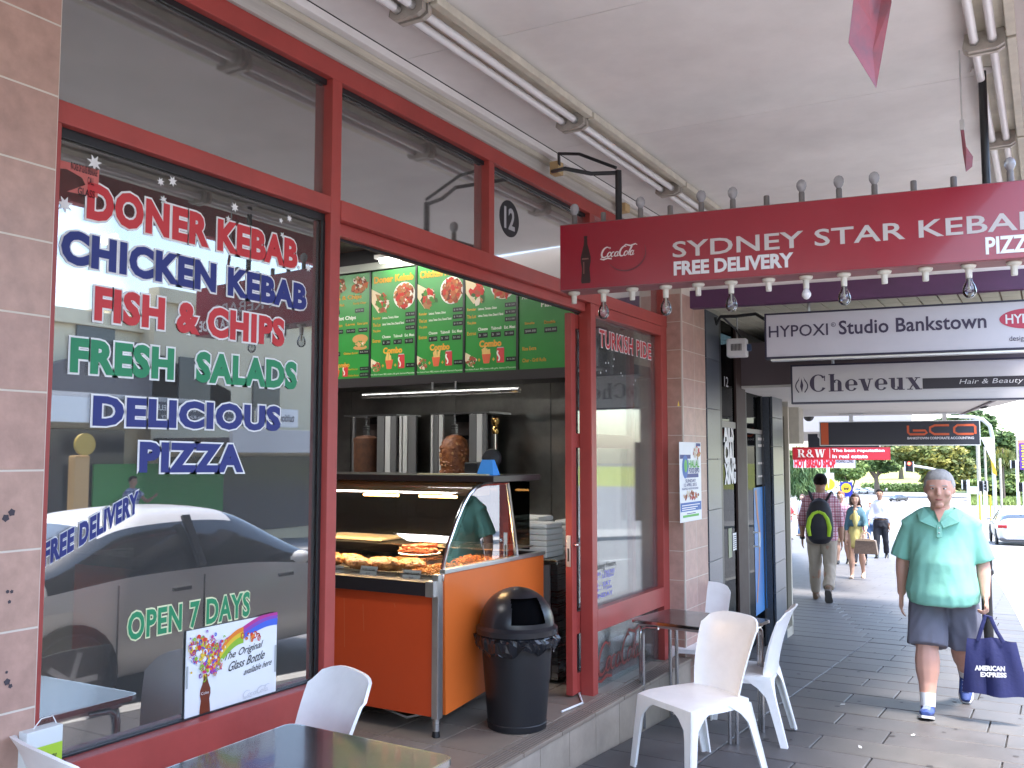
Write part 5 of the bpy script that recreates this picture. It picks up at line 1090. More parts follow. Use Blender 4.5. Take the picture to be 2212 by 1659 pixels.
# ---------------------------------------------------------------- bin
BINM = mat('bin_black_plastic', (.012, .012, .015), .42, noise=.15, nscale=5, bump=.04, bscale=200); BAGM = mat('bag_black', (.015, .015, .018), .18); DOME = mat('bin_lid_plastic', (.018, .018, .022), .3, noise=.1)
bc = Vector((-.085, 3.99, 0)); bn_ = thing('rubbish_bin', 'black plastic rubbish bin with dome lid and liner bag beside the orange counter', 'bin', bc)
obj('body', MB().lathe([(.138, 0), (.143, .004), (.146, .03), (.143, .034), (.176, .435), (.182, .44), (.182, .452), (.17, .452)], bc, 48), BINM, bn_, smooth=35)
q = MB(); rb = random.Random(2); nn = 72; rings = [(.178, .455), (.192, .44), (.205, .425), (.20, .40), (.195, .385)]; vs = []
for j, (r_, z) in enumerate(rings):
    for k in range(nn):
        th = 2*math.pi*k/nn; f = math.sin(th*9+j*.7)*.5+math.sin(th*17+1+j)*.35+rb.uniform(-.35, .35)
        rr = r_+f*.007*j*.8; zz = z+f*.006*j - (.022*max(0, math.sin(th*2.5+2.2)) if j > 2 else 0); vs.append(bc+Vector((rr*math.cos(th), rr*math.sin(th), zz)))
q.add(vs, [(j*nn+k, j*nn+(k+1) % nn, (j+1)*nn+(k+1) % nn, (j+1)*nn+k) for j in range(len(rings)-1) for k in range(nn)]); obj('liner_bag', q, BAGM, bn_)
obj('lid_rim', MB().lathe([(.17, .445), (.198, .45), (.20, .475), (.188, .485), (.182, .49)], bc, 48), DOME, bn_, smooth=35)
dv_ = (Vector((EYE.x, EYE.y, 0))-Vector((bc.x, bc.y, 0))).normalized(); dv_ = (Matrix.Rotation(R(20), 3, 'Z') @ dv_)
q = MB(); N1, N2 = 176, 48; vs = []; fs = []; m0 = []
def dpos(i, j, k=1.0): 
    el = (math.pi/2)*j/N2; th = 2*math.pi*i/N1; b_ = math.atan2(dv_.y, dv_.x); return bc+Vector((.182*k*math.cos(el)*math.cos(th+b_), .182*k*math.cos(el)*math.sin(th+b_), .487+.182*k*math.sin(el)*.98)), el, th
for j in range(N2+1):
    for i in range(N1): vs.append(dpos(i, j)[0])
def hole(i, j):
    el = (math.pi/2)*(j+.5)/N2; th = 2*math.pi*(i+.5)/N1; th = (th+math.pi) % (2*math.pi)-math.pi
    return R(7) < el < R(50) and abs(math.cos(el)*math.sin(th)) < .50-.16*math.sin(el) and math.cos(th) > 0
for j in range(N2):
    for i in range(N1):
        if not hole(i, j): fs.append((j*N1+i, j*N1+(i+1) % N1, (j+1)*N1+(i+1) % N1, (j+1)*N1+i))
q.add(vs, fs); obj('dome_lid', q, DOME, bn_, smooth=60)
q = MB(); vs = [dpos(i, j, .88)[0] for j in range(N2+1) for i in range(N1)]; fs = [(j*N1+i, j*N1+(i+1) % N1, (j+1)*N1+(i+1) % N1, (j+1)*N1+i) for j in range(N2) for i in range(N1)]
q.add(vs, fs); obj('opening_shade', q, mat('opening_black', (.0015, .0015, .002), .9, spec=.05), bn_, smooth=60)  # dead black inner shell stands in for the shade inside the opening
# ================================================================ outdoor furniture
def chair_proto():
    g = thing('plastic_chair', 'x', 'chair', (0, 0, 0), 0, 'white plastic chairs')
    q = MB(); n = 13; m = 12; vs = []; TH = .011
    def bp(u, v, back):
        w_ = .175+.022*v-.02*(1-v)**2; rr = 1
        if v > .8: rr = (1-((v-.8)/.2)**3.0*.16)
        x = u*w_*rr; z = .36+.37*v-(.022*abs(u)**4 if v > .9 else 0)
        y = -.155-.045*v-.07*v*v-.028*(1-u*u)*(1-.3*v)+(.02*abs(u)**6); 
        if v > .93: y -= .008
        if back: y -= TH*(1.0)
        return (x, y, z)
    for back in (0, 1):
        for j in range(m+1):
            for i in range(n): vs.append(bp(-1+2*i/(n-1), j/m, back))
    k = n*(m+1); fs = []
    for j in range(m):
        for i in range(n-1): a = j*n+i; fs += [(a, a+n, a+n+1, a+1), (k+a, k+a+1, k+a+n+1, k+a+n)]
        for i in (0, n-1): a = j*n+i; fs.append((a, k+a, k+a+n, a+n) if i == 0 else (a, a+n, k+a+n, k+a))
    for i in range(n-1): a = m*n+i; fs.append((a, k+a, k+a+1, a+1)); fs.append((i, i+1, k+i+1, k+i))
    for s_ in (-1, 1):       # side flanges of the back
        pass
    q.add(vs, fs); obj('backrest', q, PLW, g, smooth=50)
    q = MB(); n2 = 11
    vs = [];
    for j in range(n2):
        for i in range(n2):
            u = -1+2*i/(n2-1); v = -1+2*j/(n2-1); x = u*(.195-.012*(v < 0)*abs(v)); y = v*.185+.005; e = max(abs(u), abs(v))
            vs.append((x, y, .372-.012*(1-u*u)*(1-v*v)+(-.006 if e > .99 else 0)-(.014*max(0, v)**4)))
    fs = [(j*n2+i, j*n2+i+1, (j+1)*n2+i+1, (j+1)*n2+i) for j in range(n2-1) for i in range(n2-1)]
    L = len(vs); rim = [i for i in range(n2)]+[j*n2+n2-1 for j in range(1, n2)]+[(n2-1)*n2+i for i in range(n2-2, -1, -1)]+[j*n2 for j in range(n2-2, 0, -1)]
    low = [Vector((vs[r_][0]*1.012, vs[r_][1]*1.012, .325)) for r_ in rim]; vs += [tuple(v) for v in low]
    fs += [(rim[(i+1) % len(rim)], rim[i], L+i, L+(i+1) % len(rim)) for i in range(len(rim))]
    q.add(vs, fs); obj('seat', q, PLW, g, smooth=45)
    for sx in (-1, 1):
        for sy in (-1, 1):
            q = MB(); tx, ty = sx*.197, sy*.187+.005; bx_, by_ = sx*.222, sy*(.225 if sy > 0 else .27)
            def plate(d_, o_, w0, w1):     # arched tapering plate of the leg
                N = 8; vs = []; t_ = .010
                for j in range(N+1):
                    f = j/N; z = .35*(1-f); c = Vector((tx+(bx_-tx)*f, ty+(by_-ty)*f, z)); w_ = w1+(w0-w1)*max(0, 1-f*3.2)**2+.012*(1-f)
                    for dd in (0, 1): vs += [tuple(c+o_*(-t_*dd)), tuple(c+d_*w_+o_*(-t_*dd))]
                fs = []
                for j in range(N):
                    a = j*4; b = a+4; fs += [(a, a+1, b+1, b), (a+2, b+2, b+3, a+3), (a+1, a+3, b+3, b+1), (a, b, b+2, a+2)]
                fs.append((N*4, N*4+1, N*4+3, N*4+2)); q.add(vs, fs)
            plate(Vector((-sx, 0, 0)), Vector((0, sy, 0)), .15, .036); plate(Vector((0, -sy, 0)), Vector((sx, 0, 0)), .13, .036)
            obj('leg', q, PLW, g, smooth=40)
    return g
chair = chair_proto()
def face(dx, dy): return math.atan2(dy, dx)-math.pi/2
def put_chair(root, x, y, rz, lab, dup_=True, z=None):
    z = gz(y) if z is None else z
    if dup_: return dup(root, (x, y, z), rz, lab)
    root.location = (x, y, z); root.rotation_euler = (0, 0, rz); root['label'] = lab; return root
def tilt(o, x=0): o.rotation_euler = (math.atan(GB)*math.cos(o.rotation_euler.z)+x, 0, o.rotation_euler.z)
LEGP = [ (1,1) ]
put_chair(chair, .66, 4.42, face(-.5, -.87), 'white plastic chair turned away from the far table, nearest the camera beside the step', False)
cB = put_chair(chair, .64, 5.30, face(-1, -.12), 'white plastic chair seen side on at the right end of the far table')
cC = put_chair(chair, .12, 6.04, face(.15, -1), 'white plastic chair behind the far table, in front of the narrow pillar')
cE = put_chair(chair, .16, 2.05, face(-.42, -.9), 'white plastic chair behind the near table, back towards the doorway')
cF = put_chair(chair, .24, 1.60, face(.2, 1), 'white plastic chair cut by the lower left corner of the photo, below the carton')
cG = put_chair(chair, -.62, 1.92, face(-.9, .2), 'white plastic chair indoors, seen dimly through the lettered window', z=0.001)
# tables
TTOP = mat('dark_table_top', (.06, .05, .048), .17, noise=.4, nscale=7, coat=.3, bump=.03, bscale=90)
def table(lab, A, B, Cc, Dd, z, zf_):
    c = (A+B+Cc+Dd)/4; g = thing('cafe_table', lab, 'table', (c.x, c.y, zf_)); P_ = [Vector((p.x, p.y, z)) for p in (A, B, Cc, Dd)]
    def rounded(P_, ins, r_, dz):
        cc = sum(P_, Vector())/4; out = []
        for i in range(4):
            p = P_[i]; e1 = (P_[i-1]-p).normalized(); e2 = (P_[(i+1) % 4]-p).normalized(); p = p+(e1+e2)*ins
            for k in range(6): t = k/5; a = p+e1*r_; b = p+e2*r_; out.append(((1-t)**2*a+2*t*(1-t)*p+t*t*b)+Z_*dz)
        return out
    q = MB(); q.prism(rounded(P_, .006, .03, -.012), (0, 0, .013)); obj('top', q, TTOP, g)
    q = MB(); a_ = rounded(P_, 0, .035, -.016); b_ = rounded(P_, .0062, .03, -.016); n = len(a_)
    q.add(a_+[v+Z_*.0165 for v in a_]+b_+[v+Z_*.0165 for v in b_], [(i, (i+1) % n, n+(i+1) % n, n+i) for i in range(n)]+[(n+i, n+(i+1) % n, 3*n+(i+1) % n, 3*n+i) for i in range(n)]+[(i, 2*n+i, 2*n+(i+1) % n, (i+1) % n) for i in range(n)]); obj('edge_band', q, CHROME, g, smooth=30)
    q = MB(); q.prism(rounded(P_, .03, .03, -.036), (0, 0, .02)); obj('apron', q, ALU, g)
    for i in range(4):
        p = P_[i]; e1 = (P_[i-1]-p).normalized(); e2 = (P_[(i+1) % 4]-p).normalized(); q0 = p+(e1+e2)*.035
        for k, e in enumerate((e1, e2)):
            f = q0+e*.028; f0 = Vector((f.x, f.y, gz(f.y))); out_ = [f0+Z_*.004, f0+Z_*.2, Vector((f.x, f.y, z-.085)), Vector((f.x, f.y, z-.055))+e*.006, Vector((f.x, f.y, z-.04))+e*.025, Vector((f.x, f.y, z-.036))+e*.10]
            obj('leg', MB().tube(out_, .0115, 10), CHROME, g, smooth=50)
    return g
zt2_ = gz(5.3)+.625
A = PZ(1360.6, 1338, zt2_); B = PZ(1446, 1314.8, zt2_); Cc = PZ(1666, 1338, zt2_); Dd = A+Cc-B
T2 = table('chrome edged dark cafe table beside the step with three white chairs', A, Dd, Cc, B, zt2_, gz(5.2))
zt1 = gz(2.0)+.635
B1 = PZ(628, 1561, zt1); C1 = PZ(984, 1635, zt1); e = Vector((0.02, -1, 0)); A1 = B1+e*.85; D1 = C1+e*.85
T1 = table('chrome edged dark cafe table at the bottom of the photo with a warm lamp reflection', B1, A1, D1, C1, zt1, gz(2))
# white carton with lime label
LIME = mat('lime_label', (.42, .62, .04), .6); q0 = Plane((.065, 0, 0), Y_)
a0, b0 = q0.hit(58, 1640); a1, b1 = q0.hit(138, 1572)
cr = thing('carton', 'white cardboard carton with a lime green label on the window sill by the wide pillar', 'carton', (.04, (a0+a1)/2, .531))
b0 = .5315; b1 = b0+.115
obj('box', MB().box(.022, .062, a0, a1, b0, b1, .002), mat('carton_white', (.7, .72, .70), .6), cr); q = MB(); rect(q, q0, a0+.001, b0+.01, a1-.001, b0+.075, -.0022); obj('label_print', q, LIME, cr)
text(q0, 'SYDNEY STAR KEBAB', a0+.03, b0+.035, a1-.02, b0+.05, BLACKV, cr, off=.03, d=-.0012, shear=.3); text(q0, 'bankstown', a0+.035, b0+.02, a0+.10, b0+.031, BLACKV, cr, off=.02, d=-.0012, shear=.3)
obj('string', MB().tube([(.04, a0+.03, b1), (.04, a0+.05, b1+.02), (.04, a0+.08, b1+.02), (.04, a0+.09, b1)], .0015, 5), WHITE, cr)
# advertising sheet standing against the glass
wp_ = Plane((-.036, 0, 0), Y_)
a0, b1 = wp_.hit(403, 1357); a1, _ = wp_.hit(598, 1322); b1 = wp_.hit(598, 1324)[1]; b0 = wp_.hit(590, 1506)[1]
ad = thing('advert_poster', 'white glass bottle advert with a rainbow splash in the lettered window', 'poster', wp_.at((a0+a1)/2, b0)); W_, H_ = a1-a0, b1-b0
obj('sheet', MB().obox(wp_.at((a0+a1)/2, (b0+b1)/2, 0), wp_.r, wp_.u, wp_.n, W_, H_, .003), PAP, ad)
PQ = lambda u, v: (a0+u*W_, b0+v*H_)
RB = [mat('print_magenta', (.45, .03, .25), .5), mat('print_violet2', (.22, .06, .42), .5), mat('print_azure', (.05, .12, .6), .5), mat('print_orange', (.75, .2, .02), .5), mat('print_yellow', (.75, .5, .03), .5), mat('print_lime', (.25, .45, .03), .5), mat('print_red', (.6, .03, .02), .5), mat('print_white', (.78, .78, .78), .5)]
for i, (m_, o_) in enumerate(zip(RB[:6], (.0, .05, .1, .17, .21, .25))):
    q = MB(); pts = []
    for k in range(25):
        t = k/24; u_ = 1-t*.60; v_ = .97-o_*.8-.03*t-.13*t**3+.02*math.sin(t*6+i*.3)
        if i > 2: u_ = .60-t*.32; v_ = .88-(o_-.17)*1.3-.30*t*t
        pts.append(PQ(max(.01, u_), min(.975, v_)))
    pen(q, wp_, pts, lambda t_: .022*(1-.5*t_), .0025+i*.0003); obj('printed_ribbon', q, m_, ad)
def clut2(u, v, ru, rv, n, seed, ms=RB):
    rnd_ = random.Random(seed); q = MB()
    for k in range(n):
        q.cur = rnd_.randrange(len(ms)); a, b = PQ(u+rnd_.gauss(0, ru*.5), v+rnd_.gauss(0, rv*.5)); a = min(a1-.012, max(a0+.012, a)); b = min(b1-.012, max(b0+.012, b))
        rr = rnd_.uniform(.002, .008)
        if rnd_.random() < .5: disc(q, wp_, a, b, rr, rr, .0045+k*.00001, 9)
        else: pen(q, wp_, arc(a, b, rr, rr*1.3, rnd_.uniform(0, 360), rnd_.uniform(400, 600), 8), lambda t_: .0045*(1-t_*.6), .0045+k*.00001)
    obj('printed_splash', q, ms, ad)
clut2(.2, .78, .17, .13, 150, 1); clut2(.24, .66, .12, .13, 110, 2); clut2(.23, .55, .10, .10, 70, 3); clut2(.68, .79, .10, .05, 22, 4, [RB[6], RB[3], RB[7]])
q = MB(); bpf = [(.020, 0), (.024, .05), (.022, .2), (.019, .36), (.024, .5), (.023, .62), (.013, .78), (.008, .9), (.0085, 1)]
u_, v0_, v1_ = .20, .05, .49; k_ = H_*(v1_-v0_)
q.poly([wp_.at(PQ(u_, 0)[0]-r_*.85, b0+H_*v0_+t*k_, .003) for r_, t in bpf]+[wp_.at(PQ(u_, 0)[0]+r_*.85, b0+H_*v0_+t*k_, .003) for r_, t in bpf[::-1]]); obj('printed_bottle', q, mat('print_bottle', (.16, .03, .01), .3), ad)
text(wp_, 'Coke', *PQ(.155, .27), *PQ(.235, .30), WHITE, ad, d=.004)
for s, u0, v0, u1, v1 in (('The Original', .37, .555, .80, .66), ('Glass Bottle', .43, .445, .84, .545), ('available here', .61, .36, .93, .43)):
    text(wp_, s, *PQ(u0, v0), *PQ(u1, v1), BLACKV, ad, off=.006, d=.003, shear=.45, slope=.09)
cola(wp_, *PQ(.60, .10), W_*.30, H_*.085, mat('print_silver', (.62, .64, .66), .4), ad, .9, .003)
q = MB(); rect(q, wp_, a0+.001, b0+H_*.38, a0+.008, b0+H_*.62, .003); rect(q, wp_, a1-.010, b0+H_*.3, a1-.002, b0+H_*.62, .003); obj('tape', q, mat('tape_grey', (.4, .42, .42), .3), ad)
# ================================================================ cars
from mathutils import noise as mnoise
CGL = mat('car_glass', (.02, .025, .028), .06, spec=.8, coat=.5); TYRE = mat('tyre', (.02, .02, .02), .7); RIM = mat('alloy_rim', (.4, .4, .42), .3, metal=.8); REDL = mat('tail_lamp', (.35, .01, .01), .15, coat=.5); CHR = mat('lamp_clear', (.6, .62, .64), .1, metal=.3)
ARCH = mat('arch_black', (.01, .01, .01), .7); PLATE = mat('plate', (.6, .6, .5), .5)
SEC = {
 'sedan': [(-2.28,.66,.36,.72,.5,.84),(-2.2,.80,.27,.86,.66,.98),(-1.95,.85,.22,.92,.70,1.02),(-1.55,.865,.2,.95,.70,1.06),(-.95,.87,.2,.96,.585,1.38),(-.7,.87,.2,.96,.575,1.42),(-.1,.87,.2,.955,.575,1.45),(.3,.87,.2,.95,.58,1.41),(.5,.87,.2,.945,.60,1.34),(1.1,.865,.2,.93,.70,1.0),(1.35,.86,.2,.90,.70,.95),(1.9,.84,.22,.82,.66,.85),(2.2,.77,.27,.72,.6,.75),(2.28,.62,.36,.60,.5,.62)],
 'hatch': [(-2.25,.70,.36,.86,.6,.96),(-2.18,.82,.27,.92,.66,1.06),(-2.0,.86,.22,.96,.66,1.14),(-1.7,.87,.2,.98,.62,1.28),(-1.1,.88,.2,.98,.585,1.42),(-.7,.88,.2,.98,.58,1.46),(-.1,.88,.2,.97,.58,1.48),(.3,.88,.2,.96,.58,1.44),(.5,.88,.2,.955,.60,1.36),(1.1,.87,.2,.94,.70,1.02),(1.35,.865,.2,.92,.70,.97),(1.9,.85,.22,.84,.66,.87),(2.2,.77,.27,.72,.6,.75),(2.28,.62,.36,.60,.5,.62)],
 'van': [(-2.3,.80,.36,1.0,.72,1.75),(-2.25,.86,.3,1.05,.76,1.85),(-1.9,.88,.25,1.05,.78,1.9),(-1.0,.88,.25,1.05,.78,1.9),(-.2,.88,.25,1.05,.78,1.9),(.4,.88,.25,1.05,.78,1.88),(.7,.88,.25,1.05,.76,1.82),(1.3,.87,.25,1.02,.72,1.3),(1.7,.86,.25,.98,.7,1.08),(2.1,.82,.3,.86,.64,.92),(2.25,.72,.38,.7,.5,.74)]}
def car(lab, kind, paint, loc, rz, s=.88, cat='car', group=None):
    g = thing('parked_car' if kind != 'van' else 'van', lab, cat, loc, rz, group); S = SEC[kind]; q = MB(); n = 8; vs = []
    for (y, w_, zl, zb_, rh, zr) in S:
        vs += [(0, y, zl), (w_*.8, y, zl), (w_*.97, y, zl+.1), (w_, y, zl+(zb_-zl)*.55), (w_*.955, y, zb_), (rh, y, zr-.035), (rh*.55, y, zr), (0, y, zr+.012)]
    N = len(S); fs = []; ms = []
    for i in range(N-1):
        gh = S[i][5]-S[i][3] > .2 or S[i+1][5]-S[i+1][3] > .2
        steep = abs(S[i+1][5]-S[i][5])/(S[i+1][0]-S[i][0]) > (.28)
        for k in range(n-1):
            a = i*n+k; fs.append((a, a+1, a+n+1, a+n)); m_ = 0
            if gh and k == 4 and not (kind == 'van' and S[i][0] < .3): m_ = 1
            if gh and steep and k in (5, 6) and S[i][5] > .9: m_ = 1
            ms.append(m_)
    fs.append(tuple(range(n))); ms.append(0); fs.append(tuple((N-1)*n+k for k in range(n))[::-1]); ms.append(0)
    k0 = len(vs); V = [Vector(v) for v in vs]; V2 = [Vector((-v.x, v.y, v.z)) for v in V]; mp = {}
    allv = list(V)
    for i, v in enumerate(V):
        if i % n in (0, 7): mp[i] = i
        else: mp[i] = len(allv); allv.append(V2[i])
    F2_ = [tuple(mp[i] for i in f)[::-1] for f in fs]
    q.v = allv; q.f = [tuple(f)[::-1] for f in fs]+[f[::-1] for f in F2_]; q.m = ms+ms
    q = subsurf(q, 2); sc = Matrix.Scale(s, 4); M = WMX[g.name] @ sc
    body, gl = split_mb(q, 0), split_mb(q, 1); obj('body', body.xf(M), paint, g, smooth=60); obj('windows', gl.xf(M), CGL, g, smooth=60)
    for sx in (-1, 1):
        for yy_ in ((-1.38, 1.42) if kind != 'van' else (-1.35, 1.45)):
            wx = .80
            obj('wheel_arch', MB().lathe([(.375, 0), (.375, .075)], (sx*wx, yy_, .33), 24, Vector((sx, 0, 0))).xf(M), ARCH, g)
            wh = obj('wheel', MB().lathe([(.2, .0), (.31, .0), (.325, .02), (.325, .07), (.305, .09), (.21, .092)], (sx*wx, yy_, .325), 26, Vector((sx, 0, 0))).xf(M), TYRE, g, smooth=40)
            rm = MB().lathe([(.205, .088), (.20, .06), (.05, .07), (.04, .09)], (sx*wx, yy_, .325), 20, Vector((sx, 0, 0)), capb=False)
            for k in range(5):
                t = 2*math.pi*k/5; rm.obox((sx*(wx+.088), yy_+.11*math.cos(t), .325+.11*math.sin(t)), Vector((sx, 0, 0)), Vector((0, math.cos(t), math.sin(t))), Vector((0, -math.sin(t), math.cos(t))), .012, .18, .04)
            obj('rim', rm.xf(M), RIM, wh, smooth=40)
        z_ = .72 if kind == 'sedan' else .82
        obj('tail_lamp', MB().obox((sx*.68, -2.19 if kind != 'van' else -2.27, z_+.02), Vector((1, -sx*-.25, 0)).normalized(), Vector((sx*-.25, 1, 0)).normalized(), Z_, .32 if kind != 'van' else .12, .12, .13 if kind != 'van' else .35, .03).xf(M), REDL, g, smooth=40)
        obj('headlight', MB().obox((sx*.62, 2.15, .66), Vector((1, sx*-.35, 0)).normalized(), Vector((sx*.35, 1, 0)).normalized(), Z_, .34, .14, .12, .03).xf(M), CHR, g, smooth=40)
        obj('mirror', MB().ell((sx*.96, .72, .98), .09, .05, .06, 10, 8).box(sx*.86, sx*.96, .70, .74, .95, .98).xf(M), paint if kind != 'van' else BLACK, g, smooth=True)
        q = MB(); yb = -.25
        q.obox((sx*.735, yb, 1.19), Y_, Vector((sx*.5, 0, -.85)).normalized(), Vector((sx*.85, 0, .5)).normalized(), .07, .44, .03)
        obj('pillar_trim', q.xf(M), BLACK, g)
        q = MB()
        for yd in (.98, -.25, -1.02): q.box(sx*.868, sx*.878, yd-.004, yd+.004, .3, .93)
        q.box(sx*.865, sx*.885, -.55, -.38, .83, .86, .004).box(sx*.865, sx*.885, .55, .72, .82, .85, .004); obj('door_seams', q.xf(M), mat('seam_grey', (.12, .12, .12), .5), g)
    obj('bumper_strip', MB().box(-.8, .8, -2.25, -2.10, .30, .40, .03).box(-.75, .75, 2.05, 2.22, .28, .38, .03).xf(M), mat('bumper_dark', (.06, .06, .065), .6), g)
    obj('number_plate', MB().box(-.19, .19, -2.285, -2.26, .52, .62, .004).xf(M), PLATE, g)
    return g
PW = mat('paint_white', (.72, .72, .71), .25, coat=.6); PSV = mat('paint_silver', (.50, .51, .53), .3, metal=.35, coat=.6); PBK = mat('paint_black', (.02, .022, .03), .2, coat=.6); PRD = mat('paint_red', (.3, .02, .02), .3, coat=.5); PGY = mat('paint_grey', (.18, .19, .2), .3, metal=.3, coat=.5)
def road_z(Y): return gz(Y)-.13
# silver hatchback at the right edge
p = PG(2200, 1176, -.13); car('silver hatchback seen from behind at the right edge of the photo', 'hatch', PSV, (p.x-.05, p.y+.3, road_z(p.y)-.02), R(7), 1.02)
# white sedan parked at the kerb beside the shop (seen mirrored in the big window)
car('pale silver sedan parked at the kerb opposite the lettered window', 'sedan', mat('paint_pale_silver', (.74, .72, .70), .3, metal=.1, coat=.4), (3.72, 4.9, road_z(4.9)), R(1), .90)
# junction traffic
def faced(x, y, dz=0): return PG(x, y, -.13)
zj = zf-.13
p = PZ(1941, 1083, zj); car('small black car crossing the junction in the distance', 'sedan', PBK, p, R(150), .98)
p = PZ(1944, 1057, zj); car('white van driving past the grassy hill', 'van', PW, p, R(-84), .95, 'van')
for i, (x, y, k, m_, a, lab) in enumerate(((1828, 1062, 'hatch', PW, 40, 'leftmost white hatchback in the far row of parked cars'), (1846, 1058, 'sedan', PSV, 35, 'silver sedan in the far row of parked cars'), (1866, 1060, 'hatch', PRD, 42, 'red hatchback in the far row of parked cars'), (1882, 1056, 'sedan', PW, 38, 'white sedan beside the far tree trunk'), (1905, 1062, 'hatch', PSV, 60, 'silver hatchback right of the far tree trunk'), (1812, 1075, 'sedan', PW, 50, 'white sedan behind the bus stop sign'), (1748, 1100, 'hatch', PSV, 30, 'silver hatchback at the left behind the standing pedestrians'), (1840, 1098, 'hatch', PGY, 12, 'grey hatchback parked behind the woman in the yellow dress'))):
    p = PG(x, y, -.15); car(lab, k, m_, (p.x, p.y, p.z), R(a), .95, group='cars parked in the distance')
for i, (x, y, k, m_, a) in enumerate(((1800, 1072, 'hatch', PW, 30), (1818, 1057, 'sedan', PW, 36), (1836, 1064, 'hatch', PSV, 40), (1856, 1066, 'sedan', PW, 44), (1874, 1066, 'hatch', PW, 38), (1790, 1064, 'sedan', PSV, 33), (1768, 1074, 'hatch', PW, 30), (1750, 1066, 'sedan', PGY, 36))):
    p = PG(x, y, -.15); car('small ' + ('white', 'white', 'silver', 'white', 'white', 'silver', 'white', 'grey')[i] + ' car in the distant car park ' + ('left of the bus stop sign', 'just above the bus stop sign', 'above and right of the bus stop sign', 'midway between bus stop sign and far tree', 'left of the far tree trunk', 'behind the yellow round sign', 'left of the backpack man', 'at the left under the weeping tree')[i], k, m_, (p.x, p.y, p.z), R(a), 1.0, group='cars parked in the distance')
# ================================================================ trees and far planting
def leaf_mats(n, c1, c2): return [mat(n+'_a', c1, .6, noise=.3, nscale=.8), mat(n+'_b', c2, .6, noise=.3, nscale=.8)]
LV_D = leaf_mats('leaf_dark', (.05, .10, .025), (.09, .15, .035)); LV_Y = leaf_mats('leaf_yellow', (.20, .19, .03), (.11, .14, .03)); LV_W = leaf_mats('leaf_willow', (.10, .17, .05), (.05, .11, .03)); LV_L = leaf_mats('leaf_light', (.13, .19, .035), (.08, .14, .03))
BARK = mat('bark', (.13, .10, .075), .9, noise=.3, nscale=6, bump=.3)
def tree(lab, base, h, crown, mats, n, leaf=.3, trunk=.25, seed=1, name='street_tree', droop=False, trunk_h=None, limbs=5, vis=1.0):
    """crown: list of (dx, dy, dz, rx, ry, rz) lumps above base"""
    rnd = random.Random(seed); g = thing(name, lab, 'tree', base); b = Vector(base); th = trunk_h or h*.45
    q = MB().tube([b+Vector((0, 0, -.3)), b+Vector((.03*h*rnd.uniform(-1, 1), 0, th*.5)), b+Vector((.04*h*rnd.uniform(-1, 1), 0, th))], [trunk, trunk*.75, trunk*.55], 9)
    top = b+Vector((0, 0, th*.9))
    obj('trunk', q, BARK, g, smooth=True); q = MB()
    for k in range(limbs):
        c = crown[k % len(crown)]; e = b+Vector((c[0]+rnd.uniform(-.4, .4)*c[3], c[1]+rnd.uniform(-.4, .4)*c[4], c[2]+rnd.uniform(-.1, .5)*c[5]))
        md = (top+e)/2+Vector((0, 0, -.05*h)); q.tube([top-Z_*rnd.uniform(0, th*.3), md, e], [trunk*.4, trunk*.28, trunk*.1], 6)
    obj('limbs', q, BARK, g, smooth=True)
    for mi, m_ in enumerate(mats):
        q = MB(); vs = []; fs = []
        tot = sum(c[3]*c[4]*c[5] for c in crown)
        for c in crown:
            sub = [(rnd.gauss(0, .55), rnd.gauss(0, .55), rnd.gauss(0, .5)) for _ in range(26)]
            for k in range(int(n/len(mats)*(c[3]*c[4]*c[5])/tot)):
                s0 = rnd.choice(sub); d_ = Vector((s0[0]+rnd.gauss(0, .2), s0[1]+rnd.gauss(0, .2), s0[2]+rnd.gauss(0, .17)))
                if d_.length > 1.12: d_ = d_.normalized()*rnd.uniform(.8, 1.1)
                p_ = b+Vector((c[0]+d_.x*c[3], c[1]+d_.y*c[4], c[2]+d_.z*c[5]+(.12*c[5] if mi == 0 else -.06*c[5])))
                a = Vector((rnd.gauss(0, 1), rnd.gauss(0, 1), rnd.gauss(0, .5) if not droop else rnd.gauss(-2.2, .6))).normalized(); bb = a.orthogonal().normalized(); bb = (bb+a.cross(bb)*rnd.uniform(-1, 1)).normalized(); L_ = leaf*rnd.uniform(.6, 1.4)*(2.2 if droop else 1); W_ = leaf*rnd.uniform(.35, .7)*(.5 if droop else 1)
                i0 = len(vs); vs += [p_-a*L_/2, p_+bb*W_/2, p_+a*L_/2, p_-bb*W_/2]; fs.append((i0, i0+1, i0+2, i0+3))
        q.v = vs; q.f = fs; q.m = [0]*len(fs); obj('crown', q, m_, g, kind='stuff')
    return g
def at(x, y, z): p = PZ(x, y, z); return p
def tree_px(lab, xb, depth, zbase, lumps, mats, n, **k):
    """lumps given by picture survey: (x, y, rx, ry) at that depth"""
    sc = depth/F; b = PD(xb, 983, depth); b.z = zbase; cr = []
    for (x, y, rx, ry) in lumps:
        c = PD(x, y, depth); cr.append((c.x-b.x, c.y-b.y, c.z-b.z, rx*sc*.95, rx*sc*.7, ry*sc))
    top = max(c[2]+c[5] for c in cr)
    return tree(lab, b, top, cr, mats, n, **k)
zN = lambda d: gz(d*.9)-.16
tree_px('tall dark green tree rising above the street lamp at the right', 2135, 240, zf, [(2135, 950, 50, 45), (2165, 985, 30, 40), (2110, 920, 35, 28), (2140, 1030, 50, 35), (2085, 905, 30, 18), (2170, 1035, 30, 30)], LV_D, 16000, leaf=1.5, trunk=1.2, seed=3)
tree_px('broad yellow green tree behind the overhead traffic light', 2020, 215, zf, [(2000, 985, 60, 26), (2050, 1000, 45, 36), (1965, 975, 35, 18), (2075, 1030, 35, 30), (2000, 1010, 40, 20), (2030, 1045, 40, 20)], LV_Y, 14000, leaf=1.2, trunk=.9, seed=5)
